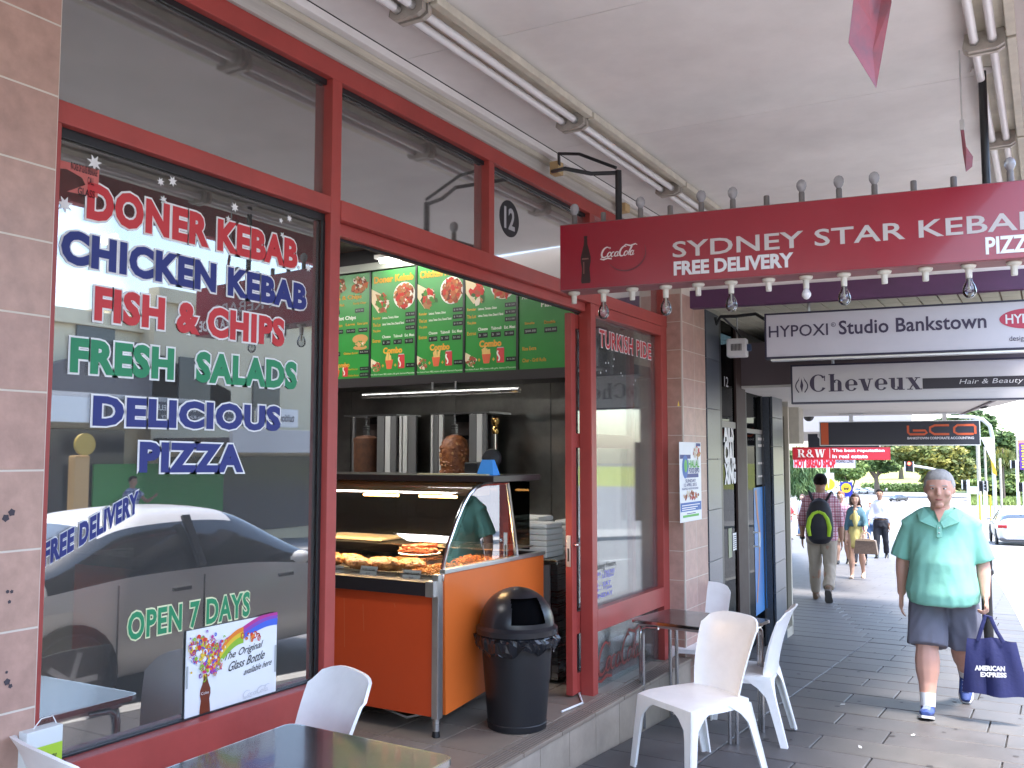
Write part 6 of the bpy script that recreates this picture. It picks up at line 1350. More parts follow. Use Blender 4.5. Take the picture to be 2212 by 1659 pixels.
tree_px('mid green tree with a dark spreading crown before the grassy hill', 1893, 232, zf, [(1872, 1003, 30, 13), (1912, 1008, 30, 14), (1890, 995, 34, 13)], LV_D, 7000, leaf=1.0, trunk=.8, seed=7, trunk_h=5.0, limbs=10)
tree_px('light green street tree left of the grassy slope', 1835, 110, zN(110), [(1830, 1022, 36, 15), (1808, 1012, 28, 16), (1856, 1012, 22, 12)], LV_L, 6000, leaf=.55, trunk=.22, seed=8, limbs=7)
tree_px('weeping tree hanging its green strands behind the pedestrians at the left', 1738, 60, zN(60), [(1725, 1005, 30, 30), (1752, 1022, 30, 36), (1712, 1038, 16, 34), (1770, 1040, 22, 26), (1735, 1050, 34, 26)], LV_W, 10000, leaf=.28, trunk=.25, seed=9, droop=True)
tree_px('green tree behind the real estate sign', 1945, 300, zf+2, [(1940, 988, 36, 18), (1915, 980, 24, 14)], LV_D, 5000, leaf=1.8, trunk=.9, seed=10)
tree_px('low green shrub tree under the tall lamp post', 2165, 200, zf, [(2175, 1058, 40, 16), (2120, 1050, 30, 16), (2195, 1042, 25, 20)], LV_L, 7000, leaf=1.1, trunk=.5, seed=11, trunk_h=2.6)
tree_px('feathery pale palm like tree beside the banner pole', 2165, 190, zf, [(2165, 990, 22, 10), (2180, 1000, 10, 14), (2148, 998, 10, 12)], LV_Y, 1800, leaf=1.1, trunk=.35, seed=12, droop=True, trunk_h=11, limbs=3)
tree_px('dark tree at the far right edge behind the signal', 2210, 240, zf, [(2205, 1010, 24, 30), (2225, 1040, 30, 40)], LV_D, 4500, leaf=1.5, trunk=.8, seed=13)
tree_px('dark evergreen beyond the hilltop behind the accounting sign', 1990, 420, -3, [(1960, 955, 70, 30), (2040, 945, 60, 34), (2085, 965, 40, 40), (1890, 970, 50, 22)], LV_D, 10000, leaf=3.2, trunk=1.4, seed=14)
# hedge at the hill foot
q = MB(); rnd = random.Random(3); vs = []; fs = []
for k in range(9000):
    x = rnd.uniform(1870, 2010); p_ = PZ(x, 1050, zj); d_ = (p_-EYE); p_ = EYE+d_*(270/d_.length*1.0); p_.z = zj+rnd.uniform(0, 2.2)*(.7+.3*math.sin(x*.3)); p_ += Vector((rnd.uniform(-1.2, 1.2), rnd.uniform(-1.5, 1.5), 0))
    a = Vector((rnd.gauss(0, 1), rnd.gauss(0, 1), rnd.gauss(0, 1))).normalized(); bb = a.orthogonal().normalized(); i0 = len(vs); vs += [p_-a*.4, p_+bb*.26, p_+a*.4, p_-bb*.26]; fs.append((i0, i0+1, i0+2, i0+3))
q.v = vs; q.f = fs; q.m = [0]*len(fs); o = obj('low_hedge', q, LV_D[1]); tag(o, 'long low hedge at the foot of the dry grassy hill', 'hedge', kind='stuff')
# grassy verge right
q = MB(); vs = []; fs = []
for k in range(9000):
    p_ = PZ(rnd.uniform(2095, 2230), rnd.uniform(1070, 1092), zj+.02); p_.z = zj+rnd.uniform(0, .7); a = Vector((rnd.gauss(0, .4), rnd.gauss(0, .4), 1)).normalized(); bb = a.orthogonal().normalized(); i0 = len(vs); vs += [p_-a*.6, p_+bb*.2, p_+a*.6, p_-bb*.2]; fs.append((i0, i0+1, i0+2, i0+3))
q.v = vs; q.f = fs; q.m = [0]*len(fs); o = obj('verge_grass', q, LV_L[0]); tag(o, 'green verge of long grass beyond the silver hatchback', 'grass', kind='stuff')
# ================================================================ poles, signals, signs of the junction
GALV = mat('galvanised', (.46, .48, .49), .4, metal=.5); SIGB = mat('signal_black', (.015, .015, .018), .5); YEL = mat('safety_yellow', (.65, .42, .02), .5); PURP = mat('sign_purple', (.12, .03, .25), .5)
SGR = lamp_mat('signal_red', (1, .05, .03), 3)
def pole(lab, pts, r, depth, m_=GALV, name='pole', cat='pole', foot=None):
    P_ = [PD(x, y, depth) for x, y in pts]; f = P_[-1].copy(); f.z = foot if foot is not None else road_z(f.y); g = thing(name, lab, cat, f)
    obj('post', MB().tube(P_+[f], r, 10), m_, g, smooth=True); return g, P_
g, P_ = pole('arched pale street lamp post rising over the accounting sign end', [(2072, 900), (2100, 901), (2122, 906), (2138, 920), (2144, 945), (2146, 1000)], .10, 48, name='street_lamp', cat='street lamp')
obj('lamp_head', MB().obox(PD(2068, 900, 48), _r, Vector((-math.sin(YAW), math.cos(YAW), 0)), Z_, .9, .3, .12, .04), ALU, g)
bnr = thing('banner', 'white and yellow banner twisting down from the arched lamp post', 'banner', PD(2135, 960, 47.8)); q = MB(); q.add([PD(*p_) for p_ in ((2120, 948, 47.8), (2145, 946, 47.7), (2145, 1000, 47.6), (2137, 985, 47.9), (2128, 965, 47.9))], [(0, 4, 3, 2, 1)]); obj('white_cloth', q, WHITE, bnr)
q = MB(); q.add([PD(*p_) for p_ in ((2139, 988, 47.8), (2146, 1000, 47.6), (2153, 1018, 47.5), (2154, 1028, 47.6), (2144, 1022, 47.9))], [(0, 4, 3, 2, 1)]); obj('yellow_cloth', q, YEL, bnr); obj('arm', MB().tube([PD(2119, 947, 48), PD(2146, 946, 48)], .05, 6), GALV, bnr)
g, P_ = pole('mast arm traffic signal showing red above the crossing', [(1972, 1006), (2010, 1012), (2032, 1018), (2045, 1030), (2048, 1050)], .08, 62, name='traffic_signal', cat='traffic light')
def signal(g, x, y, depth, hpx=20, wpx=11, lit=False, rim=True):
    c = PD(x, y, depth); sc = depth/F; h_, w_ = hpx*sc, wpx*sc; rr = _r; fw = Vector((math.sin(YAW-.3), -math.cos(YAW-.3), 0)); fw = -(c-EYE); fw.z = 0; fw.normalize(); rr = Z_.cross(fw)*-1; rr = fw.cross(Z_)*-1
    obj('backboard', MB().obox(c, rr, Z_, fw, w_, h_, .06), SIGB, g)
    if rim:
        for sx in (-1, 1): obj('rim', MB().obox(c+rr*sx*w_*.5, rr, Z_, fw, .05, h_, .08), PLW, g)
    for k in range(3):
        z = h_*(.3-.3*k); obj('lens', MB().lathe([(w_*.2, .03), (w_*.2, .10)], c+Z_*z, 14, fw), SGR if (lit and k == 0) else mat('lens_dark', (.05, .05, .055), .3), g); obj('visor', MB().lathe([(w_*.25, .03), (w_*.25, .25)], c+Z_*(z+w_*.04), 14, fw, capb=False, capt=False), SIGB, g)
signal(g, 1964, 1008, 62, 22, 17, True)
for (x, y, lab, d, h_) in ((2084, 1047, 'black pedestrian signal on a white and yellow post', 40, 20), (2119, 1050, 'pair of black signal heads in the middle of the crossing', 44, 22), (2189, 1003, 'black signal head high up near the right edge', 46, 17), (2205, 1052, 'black signal head low at the right edge of the photo', 38, 20)):
    g = thing('traffic_signal', lab, 'traffic light', PD(x+6, 1090, d)); f = PD(x+7, y, d); f0 = f.copy(); f0.z = road_z(f.y)+.1
    obj('post', MB().tube([f+Z_*.2, f0], .055, 8), PLW, g); signal(g, x, y, d, h_, 10)
    if x == 2084: obj('yellow_sleeve', MB().tube([f0+Z_*.0, f0+Z_*.7], .07, 10), YEL, g)
    if x == 2119: signal(g, x+9, y, d, h_, 9)
for (x, y0, lab, d, r_) in ((2111, 935, 'tall bare wooden power pole behind the accounting sign end', 58, .11), (2127, 965, 'slim pale pole beside the power pole', 60, .07), (2160, 990, 'slender pale trunk like pole in the shrubs at the right', 66, .08), (2196, 945, 'thin grey pole near the right edge', 50, .05)):
    pole(lab, [(x, y0)], r_, d, mat('weathered_pole', (.40, .36, .28), .8, noise=.2))
g, P_ = pole('white sign post with a yellow round sign, behind the backpack man', [(1788, 985)], .05, 30, PLW, 'sign_post', 'sign post', foot=None); c = PD(1789, 1046, 29.9); q = MB(); fw = -(c-EYE).normalized(); rr = Z_.cross(fw)
obj('yellow_sign', MB().lathe([(.20, -.01), (.20, .01)], c, 24, fw), mat('sign_yellow', (.75, .70, .02), .5), g); obj('sign_panel', MB().obox(PD(1792, 1040, 30.1), rr, Z_, fw, .28, .55, .02), PLW, g)
bsn = thing('bus_stop_sign', 'blue bus stop sign with a yellow disc and black bus symbol', 'bus stop sign', PD(1828, 1075, 32)); c = PD(1828, 1057, 32); fw = -(c-EYE); fw.z = 0; fw.normalize(); rr = Z_.cross(fw); bp_ = Plane(c+fw*.05, rr, Z_)
obj('panel', MB().obox(c, rr, Z_, fw, .40, .50, .06), mat('bus_blue', (.02, .03, .35), .4), bsn); q = MB(); disc(q, bp_, 0, .05, .165, .165, .004); obj('disc', q, mat('bus_yellow', (.75, .48, .02), .4), bsn)
q = MB(); rect(q, bp_, -.08, 0, .08, .09, .008); rect(q, bp_, -.06, -.02, -.03, .0, .008); rect(q, bp_, .03, -.02, .06, .0, .008); obj('bus_symbol', q, BLACKV, bsn); q = MB(); rect(q, bp_, -.065, .045, .065, .075, .010); obj('bus_window', q, MATS['bus_yellow'], bsn)
q = MB(); disc(q, bp_, -.12, -.18, .055, .035, .005); obj('white_oval', q, WHITE, bsn); f0 = Vector((c.x, c.y, gz(c.y))); obj('post', MB().tube([c-Z_*.2, f0], .03, 8), GALV, bsn)
vs_ = thing('street_sign', 'tall purple edged sign with yellow lettering at the right edge of the photo', 'sign', PD(2212, 1000, 40)); c = PD(2214, 986, 40); fw = -(c-EYE); fw.z = 0; fw.normalize(); rr = Z_.cross(fw)
obj('panel', MB().obox(c, rr, Z_, fw, .42, 1.15, .08), PURP, vs_); vp = Plane(c+fw*.045, Z_*-1, rr); q = MB(); [rect(q, vp, -.50+k_*.115, -.13+.02*(k_ % 2), -.43+k_*.115, .12, .003) for k_ in range(9)]; obj('yellow_letters', q, mat('sign_letter_yellow', (.7, .55, .05), .5), vs_); obj('post', MB().tube([c-Z_*.5, Vector((c.x, c.y, gz(c.y)))], .05, 8), PLW, vs_)
# white info board
ib = thing('info_board', 'pale rectangular road sign on two legs beside the pedestrian signal', 'sign', PD(2103, 1075, 42)); c = PD(2103, 1059, 42); fw = -(c-EYE); fw.z = 0; fw.normalize(); rr = Z_.cross(fw)
obj('panel', MB().obox(c, rr, Z_, fw, .36, .32, .03), PLW, ib)
for s_ in (-1, 1): f = c+rr*.15*s_; obj('leg', MB().tube([f-Z_*.1, Vector((f.x, f.y, road_z(f.y)))], .02, 6), GALV, ib)
rl = thing('hoop_rail', 'yellow hoop rail at the pedestrian crossing', 'rail', PD(2125, 1090, 41)); P_ = [PD(*p_) for p_ in ((2116, 1092, 41), (2116, 1070, 41), (2139, 1070, 41), (2139, 1092, 41))]; P_[0].z = P_[3].z = road_z(P_[0].y); obj('hoop', MB().tube(P_, .03, 8), YEL, rl)
hs_ = thing('house', 'red roofed brick house half hidden by the signals at the right edge', 'building', PD(2205, 1000, 260)); c = PD(2208, 985, 260); obj('wall', MB().box(c.x-4, c.x+16, c.y-6, c.y+6, zj-.5, c.z-.5), mat('house_brick', (.35, .2, .15), .8), hs_)
q = MB(); q.add([(c.x-5, c.y-7, c.z-.5), (c.x+17, c.y-7, c.z-.5), (c.x+17, c.y+7, c.z-.5), (c.x-5, c.y+7, c.z-.5), (c.x-1, c.y, c.z+4.5), (c.x+12, c.y, c.z+4.5)], [(0, 1, 5, 4), (2, 3, 4, 5), (1, 2, 5), (3, 0, 4), (3, 2, 1, 0)]); obj('roof', q, mat('roof_red', (.30, .06, .04), .7), hs_)
# bollard
p = PG(2135, 1378); bo = thing('bollard', 'black litter bin post behind the man with the blue bag', 'bollard', (p.x, p.y, gz(p.y))); zz = gz(p.y)
obj('post', MB().lathe([(.05, 0), (.05, .62), (.075, .64), (.075, .68), (.065, .69), (.065, .80), (.075, .81), (.07, .84), (.02, .86)], (p.x, p.y, zz), 18), BLACK, bo, smooth=35)
# ================================================================ across the street (met in the window reflections)
CRM = mat('cream_render', (.78, .70, .50), .8, noise=.08, nscale=.6); GRY = mat('grey_render', (.55, .53, .52), .8, noise=.1, nscale=.5); ROOF = mat('tile_roof', (.12, .10, .10), .7, noise=.2); WGL = mat('far_window', (.03, .04, .05), .1, spec=.7)
bx0 = 17.0
def facade_block(lab, y0, y1, h, m_, x=bx0, win=True, dep=8, wz=(1.6, 2.9)):
    zg = gz((y0+y1)/2)-.1; g = thing('shop_building', lab, 'building', (x, (y0+y1)/2, zg)); obj('wall', MB().box(x, x+dep, y0, y1, zg-.5, zg+h), m_, g); obj('parapet', MB().box(x-.15, x+.25, y0, y1, zg+h, zg+h+.35, .02), m_, g)
    obj('awning', MB().box(x-2.6, x-.02, y0+.05, y1-.05, zg+2.75, zg+2.95, .02), ROOF, g); obj('awning_fascia', MB().box(x-2.72, x-2.61, y0+.05, y1-.05, zg+2.6, zg+3.15, .01), GRY, g)
    q0 = obj('shop_glass', MB().box(x-.06, x-.01, y0+.4, y1-.4, zg+.5, zg+2.5), WGL, g)
    n = max(1, int((y1-y0)/2.2))
    for i in range(n):
        c = y0+(i+.5)*(y1-y0)/n; f = obj('window', MB().box(x-.06, x+.02, c-.5, c+.5, zg+3.75, zg+5.0), WGL, g); obj('sill', MB().box(x-.12, x+.02, c-.6, c+.6, zg+3.66, zg+3.748), CRM, f)
    return g
facade_block('cream two storey shop across the street, nearest the camera side', -14, -4, 5.6, CRM); facade_block('grey two storey shop across the street with the tuition signs', -4, 5, 6.4, GRY); tb = facade_block('low cream shop building across the street', 5, 15, 4.9, CRM); facade_block('long cream building at the far end across the street', 15, 30, 6.3, CRM, x=16.5)
gb = thing('gable', 'dark stepped gable on the grey shop across the street', 'gable', (bx0-.4, 14, 3)); q = MB(); q.prism([(bx0-.5, 11.5, 2.5), (bx0-.5, 17.5, 2.5), (bx0-.5, 17.5, 3.0), (bx0-.5, 14.5, 4.0), (bx0-.5, 11.5, 3.0)], (.35, 0, 0)); obj('gable_wall', q, mat('gable_grey', (.16, .145, .15), .7), gb)
def opp_sign(lab, y0, y1, z0, z1, m_, txts, x=bx0-2.75):
    g = thing('fascia_sign', lab, 'sign', (x, (y0+y1)/2, z0)); obj('panel', MB().box(x-.05, x, y0, y1, z0, z1), m_, g); pl = Plane((x-.052, y1, z0), (0, -1, 0))
    for s, a, b, c, d, mm in txts: text(pl, s, a*(y1-y0), b*(z1-z0), c*(y1-y0), d*(z1-z0), mm, g, off=.02, d=.003)
opp_sign('white tuition centre sign across the street', 16.2, 17.6, 2.0, 2.45, PAP, (('tuition centre', .1, .3, .9, .7, DKP),)); opp_sign('dark tutoring sign listing English and maths across the street', 12.1, 16.1, 2.0, 2.45, mat('sign_slate', (.07, .07, .09), .5), (('ENGLISH   MATHS   NAPLAN   SELECTIVE EXAMS', .04, .6, .96, .85, WHITE), ('Homework Support   Pre-Kindy   Primary   High School 7-12', .04, .2, .96, .42, LETW)))
opp_sign('white blank sign across the street left of the tutoring sign', 10.4, 12.0, 1.95, 2.45, PAP, ())
tk = thing('ticket_machine', 'dull orange parking ticket post on the opposite pavement edge', 'ticket machine', (12.9, 10.6, -.6)); obj('post', MB().box(12.8, 13.0, 10.45, 10.75, -.6, 1.3, .03), mat('ticket_orange', (.50, .30, .12), .5), tk); obj('head', MB().lathe([(.2, 0), (.2, .06)], (12.79, 10.6, 1.5), 20, -X_), mat('ticket_blue', (.45, .30, .05), .5), tk)
gpn = thing('green_poster', 'green poster panel in the opposite shop window', 'poster', (bx0-.1, 15, .0)); obj('panel', MB().box(bx0-.62, bx0-.57, 13.4, 17.2, -.3, 1.1), mat('panel_green', (.04, .30, .06), .5), gpn); 
for i, (x, y, s_) in enumerate(((22, -6, 1), (24, 9, 1.2))):
    tree(('round green tree behind the opposite shops, nearer one', 'round green tree behind the opposite shops, farther one')[i], (x+6, y, -.2), 8, [(0, 0, 6*s_, 2.5, 2.5, 2), (1, 1.5, 7*s_, 2, 2, 1.6)], LV_D, 2500, leaf=.5, trunk=.3, seed=40+i)
# ================================================================ people
def skin_mat(n, c): return mat(n, c, .55, sub=.15, noise=.03, nscale=10)
SK1 = skin_mat('skin_ruddy', (.60, .33, .25)); SK2 = skin_mat('skin_tan', (.36, .20, .13)); SK3 = skin_mat('skin_light', (.55, .34, .25)); SK4 = skin_mat('skin_warm', (.42, .25, .17))
LIP = mat('lip', (.36, .12, .10), .5); EYEW = mat('eye_white', (.6, .6, .58), .3); IRIS = mat('iris', (.03, .02, .015), .2)
def person(lab, x, y, rz, H, sk, top, bot, shoe, hair, legs=((10, 0), (-10, 30)), arms=((3, 5, 8), (3, 5, 8)), bulk=1.0, belly=0.0, sleeve=.45, hem=.50, botlen=.06, skirt=False, topcol=None, female=False, hair_kind='short', socks=None, vox=.012, headk=1.0, z=None, lean=0, topfit=.012, headturn=0, sleeve_l=None, hands=None, nobot=False):
    zg = gz(y) if z is None else z
    h = H; fw = Vector((0, -1, 0))
    # joints
    hipw = .050*h*(1+(bulk-1)*.55); J = {}
    def leg(s_, th, kn):
        hip = Vector((s_*hipw, 0, .515*h)); t = R(th); d1 = Vector((s_*.02, -math.sin(t), -math.cos(t))); k = hip+d1*.245*h; t2 = R(th-kn); d2 = Vector((0, -math.sin(t2), -math.cos(t2))); a = k+d2*.235*h; return hip, k, a, t2
    LG = [leg(-1, *legs[0]), leg(1, *legs[1])]
    dz = -min(LG[0][2].z, LG[1][2].z)+.038*h
    off = Vector((0, 0, dz))
    LG = [(a+off, b+off, c+off, t) for a, b, c, t in LG]
    T = lambda zf_, y_=0, x_=0: Vector((x_, y_*h+lean*(zf_-.5)*h*-1, zf_*h+dz))
    sw = (.102 if not female else .088)*h*(1+(bulk-1)*.82)
    def arm(s_, ab, sg_, el):
        sh = T(.795, .0, s_*sw); a = R(ab); t = R(sg_); d1 = Vector((s_*math.sin(a), -math.sin(t), -math.cos(a)*math.cos(t))).normalized(); e = sh+d1*.172*h; t2 = R(sg_+el); d2 = Vector((s_*math.sin(a*.3), -math.sin(t2), -math.cos(t2))).normalized(); w_ = e+d2*.145*h; return sh, e, w_, d2
    AR = [arm(-1, *arms[0]), arm(1, *arms[1])]
    q = MB()
    # trunk
    def torso(q, ex, z0, z1, flare=0):
        st = [(.47, .086, .066, .005), (.52, .094, .070, .004), (.57, .088, .062, 0), (.62, .080, .056, 0), (.67, .084, .058, .0), (.72, .093, .062, .0), (.76, .098, .062, .003), (.79, .098, .056, .004), (.815, .085, .045, .006), (.835, .055, .036, .006), (.85, .034, .032, .004)]
        if female: st = [(a, b*(.92 if .5 > a else .82 if .6 < a < .64 else .88), c*.92, d) for a, b, c, d in st]
        pts = []; rr = []
        for (zf_, rx, ry, yo) in st:
            if zf_ < z0-.001 or zf_ > z1+.001: continue
            bf = belly*(1 if ex > 0 else .5)*math.exp(-((zf_-.60)/.085)**2); bf = max(bf, .86*belly) if (ex > 0 and zf_ < .60) else bf; k = bulk if zf_ < .795 else 1+(bulk-1)*(.8 if zf_ < .82 else .5)
            pts.append(T(zf_, yo-bf*.045)); rr.append((rx*h*k*(1+bf*.07)+ex+flare*max(0, .6-zf_), ry*h*k*(1+bf*.62)+ex+flare*.6*max(0, .6-zf_)))
        q.tube(pts, [(a, b) for a, b in rr], 20)
    def limb(q, A, B, ra, rb, n=10, mid=None, fwd=0):
        A = Vector(A); B = Vector(B); P_ = []; rr = []
        for k in range(6):
            t = k/5; P_.append(A.lerp(B, t)+Vector((0, fwd*math.sin(math.pi*t), 0))); r_ = ra+(rb-ra)*t+(mid or 0)*math.sin(math.pi*min(1, t*1.6)); rr.append((r_, r_))
        q.tube(P_, rr, n)
    torso(q, 0, .46, .86)
    # neck, head
    nk = T(.845, .0); hd = T(.936, -.010); ht = Matrix.Rotation(R(headturn), 3, 'Z')
    q.tube([nk-Z_*.02*h, nk+Z_*.05*h], .034*h*(1 if not female else .8)*(1+(bulk-1)*.5), 12)
    hr = h/7.4/2*headk
    hm = MB(); hm.ell((0, 0, .12*hr), .74*hr, .90*hr, .86*hr, 18, 14); hm.ell((0, -.14*hr, -.38*hr), .56*hr*(1+(bulk-1)*.4), .66*hr, .58*hr, 16, 12)      # skull, jaw
    hm.ell((0, -.86*hr, -.14*hr), .13*hr, .20*hr, .24*hr, 10, 8); hm.ell((0, -.96*hr, -.27*hr), .16*hr, .13*hr, .12*hr, 8, 6)        # nose
    hm.ell((0, -.66*hr, -.60*hr), .30*hr, .14*hr, .11*hr, 10, 6); hm.ell((0, -.62*hr, -.88*hr), .24*hr, .18*hr, .15*hr, 10, 6)         # lips, chin
    hm.ell((-.28*hr, -.74*hr, .16*hr), .22*hr, .12*hr, .10*hr, 8, 6); hm.ell((.28*hr, -.74*hr, .16*hr), .22*hr, .12*hr, .10*hr, 8, 6)      # brow
    for s_ in (-1, 1): hm.ell((s_*.74*hr, .02*hr, -.08*hr), .07*hr, .15*hr, .22*hr, 8, 8); hm.ell((s_*.42*hr, -.6*hr, -.28*hr), .2*hr, .2*hr, .18*hr, 8, 6)
    hv = [ht @ v+hd for v in hm.v]; q.add(hv, hm.f)
    for (sh, e, w_, d2), s_ in zip(AR, (-1, 1)):
        k = .6+.4*bulk
        limb(q, sh-Vector((s_*.012*h, 0, .01*h)), e, .026*h*k, .025*h*k); limb(q, e, w_, .0245*h*k, .0155*h*k, mid=.003*h)
        q.ell(sh-Z_*.01*h, .026*h*k, .026*h*k, .026*h*k, 10, 8)
        # hand: palm, four fingers, thumb
        pal = w_+d2*.032*h; side = Vector((s_, 0, 0)); fwd_ = d2.cross(side).normalized()
        q.obox(w_+d2*.028*h, d2, fwd_, side, .060*h, .042*h, .017*h, .006*h)
        curl = (hands or (25, 25))[0 if s_ < 0 else 1]
        for i, L_ in enumerate((.040, .045, .042, .033)):
            b0_ = w_+d2*.056*h+fwd_*((-.0155+.0104*i)*h*(-1)); c1 = R(curl); inw = -side
            p1 = b0_+(d2*math.cos(c1*.5)+inw*math.sin(c1*.5))*L_*.5*h; p2 = p1+(d2*math.cos(c1*1.3)+inw*math.sin(c1*1.3))*L_*.55*h
            q.tube([b0_-d2*.01*h, b0_, p1, p2], [.0058*h, .0056*h, .0052*h, .0040*h], 7)
        t0 = w_+d2*.015*h-fwd_*-.02*h; fsgn = 1
        q.tube([w_+d2*.012*h+fwd_*.012*h, w_+d2*.034*h+fwd_*.028*h, w_+d2*.055*h+fwd_*.030*h-side*.006*h], [.0075*h, .0065*h, .0045*h], 7)
    for (hp, kn, an, t2), s_ in zip(LG, (-1, 1)):
        k = .28+.74*bulk
        limb(q, hp+Z_*.01*h, kn, .054*h*k, .036*h*k); limb(q, kn, an, .035*h*k, .0225*h*k, mid=.010*h, fwd=.006*h)
        q.ell(kn, .036*h*k, .036*h*k, .036*h*k, 10, 8)
        fd = Vector((0, -math.cos(t2), math.sin(t2))); dn = Vector((0, -math.sin(t2), -math.cos(t2))); q.tube([an-fd*.01*h+dn*.008*h, an+fd*.03*h+dn*.012*h, an+fd*.07*h+dn*.016*h], [(.018*h, .018*h), (.018*h, .012*h), (.012*h, .008*h)], 10)
    g = thing('person', lab, 'person', (x, y, zg), rz); M = WMX[g.name]
    b_ = fuse(q, vox*.62, 3); obj('body', b_.xf(M), sk, g, smooth=True)
    # face details
    for s_ in (-1, 1):
        e_ = hd+ht @ Vector((s_*.27*hr, -.765*hr, .02*hr)); ey = obj('eye', MB().ell(e_, .125*hr, .07*hr, .055*hr, 10, 6).xf(M), EYEW, g, smooth=True); obj('iris', MB().ell(e_+ht @ Vector((0, -.05*hr, 0)), .05*hr, .03*hr, .05*hr, 8, 6).xf(M), IRIS, ey)
        obj('eyebrow', MB().obox(hd+ht @ Vector((s_*.28*hr, -.83*hr, .17*hr)), ht @ X_, ht @ Y_, Z_, .3*hr, .06*hr, .05*hr, .01).xf(M), hair, g)
    obj('mouth', MB().ell(hd+ht @ Vector((0, -.775*hr, -.58*hr)), .2*hr, .05*hr, .055*hr, 10, 6).xf(M), LIP, g, smooth=True)
    # hair
    if hair_kind:
        q = MB(); 
        if hair_kind in ('short', 'thin'):
            k = (1.0 if bulk < 1.3 else .975) if hair_kind == 'short' else .96
            q.ell((0, .10*hr, .24*hr), .80*hr*k, .90*hr*k, .82*hr*k, 18, 12); 
            if hair_kind == 'short': q.ell((0, -.1*hr, .58*hr), .68*hr, .72*hr, .50*hr, 14, 10)
        else:
            q.ell((0, .12*hr, .2*hr), .86*hr, .92*hr, .90*hr, 18, 12); q.ell((0, .22*hr, -.35*hr), .92*hr, .66*hr, .8*hr, 16, 10); q.ell((0, -.2*hr, .6*hr), .7*hr, .62*hr, .42*hr, 14, 8)
            for s_ in (-1, 1): q.ell((s_*.72*hr, .0, -.35*hr), .24*hr, .42*hr, .75*hr, 10, 10)
        hb_ = fuse(q, vox*.5, 2, lambda v: .02*hr*mnoise.noise(v*(9/hr*.3)))
        # keep the face free
        fz = .5 if hair_kind == 'thin' else .42
        hb_.v = [v if not (v.y < -.35*hr and v.z < fz*hr and abs(v.x) < .62*hr) else Vector((v.x*.8, max(v.y, -.35*hr), v.z)) for v in hb_.v]
        hb_.v = [ht @ v+hd for v in hb_.v]; obj('hair', hb_.xf(M), hair, g, smooth=True)
    # clothes
    def folds(sc_, am): return lambda v: am*(mnoise.noise(Vector((v.x*sc_, v.y*sc_, v.z*sc_*.55)))+.6*mnoise.noise(Vector((v.x*sc_*2.3+5, v.y*sc_*2.3, v.z*sc_*1.1+abs(v.x)*sc_*2))))
    q = MB(); torso(q, topfit*h, hem-.031, .86, .06)
    if not belly: q.tube([T(hem, -.002), T(hem+.05, -.002)], [((.094*bulk*(.9 if female else 1))*h+topfit*h, (.068*bulk)*h+topfit*h)]*2, 20)
    for i, ((sh, e, w_, d2), s_) in enumerate(zip(AR, (-1, 1))):
        k = .6+.4*bulk; f = sleeve if sleeve_l is None or i else sleeve_l
        if f <= 1: limb(q, sh-Vector((s_*.020*h, 0, -.004*h)), sh.lerp(e, f), (.030*h*k+topfit*h*.6), (.033*h*k+topfit*h*1.2))
        else:
            limb(q, sh-Vector((s_*.018*h, 0, -.002*h)), e, (.030*h*k+topfit*h*.7), (.025*h*k+topfit*h)); limb(q, e, e.lerp(w_, f-1), (.027*h*k+topfit*h*.9), (.021*h*k+topfit*h*.8)); q.ell(e, .03*h*k+topfit*h*.5, .03*h*k+topfit*h*.5, .03*h*k+topfit*h*.5, 10, 8)
        q.tube([T(.832, .006, s_*.03*h), T(.822, .004, s_*.06*h*(.5+.5*bulk)), sh+Vector((-s_*.014*h, 0, -.004*h)), sh.lerp(e, .15)], [(.022*h*k+topfit*h*.3,)*2, (.024*h*k+topfit*h*.4,)*2, (.029*h*k+topfit*h*.4,)*2, (.030*h*k+topfit*h*.7,)*2], 12)
    b_ = fuse(q, vox*.8, 9, folds(7/h*1.6, .0052*h)); obj('shirt' if not female else 'jacket', b_.xf(M), top, g, smooth=True)
    if not nobot:
        q = MB(); 
        if skirt:
            q.tube([T(.36, -.004), T(.42, -.004), T(.50, 0), T(.56, 0), T(.62, 0), T(.68, 0), T(.74, -.006), T(.79, -.004)], [(.093*h, .072*h), (.094*h, .073*h), (.092*h, .070*h), (.084*h, .064*h), (.074*h, .054*h), (.078*h, .058*h), (.076*h, .062*h), (.05*h, .042*h)], 20)
        else:
            q.tube([T(.455, 0), T(.50, 0), T(.56, 0, 0)], [((.098*bulk)*h+.004*h, .075*bulk*h+.004*h)]*3, 18)
            for (hp, kn, an, t2), s_ in zip(LG, (-1, 1)):
                k = .5+.5*bulk
                if botlen > .25: limb(q, hp, hp.lerp(kn, min(1, (.515-botlen)/.245)), .064*h*k, .069*h*k if bulk > 1.2 else .054*h*k)
                else: limb(q, hp, kn, .060*h*k, .046*h*k); limb(q, kn, kn.lerp(an, .93), .046*h*k, .037*h*k); q.ell(kn, .046*h*k, .046*h*k, .046*h*k, 10, 8)
        b_ = fuse(q, vox*.8, 3, folds(8/h*1.6, .0075*h)); obj('dress' if skirt else 'trousers' if botlen < .25 else 'shorts', b_.xf(M), bot, g, smooth=True)
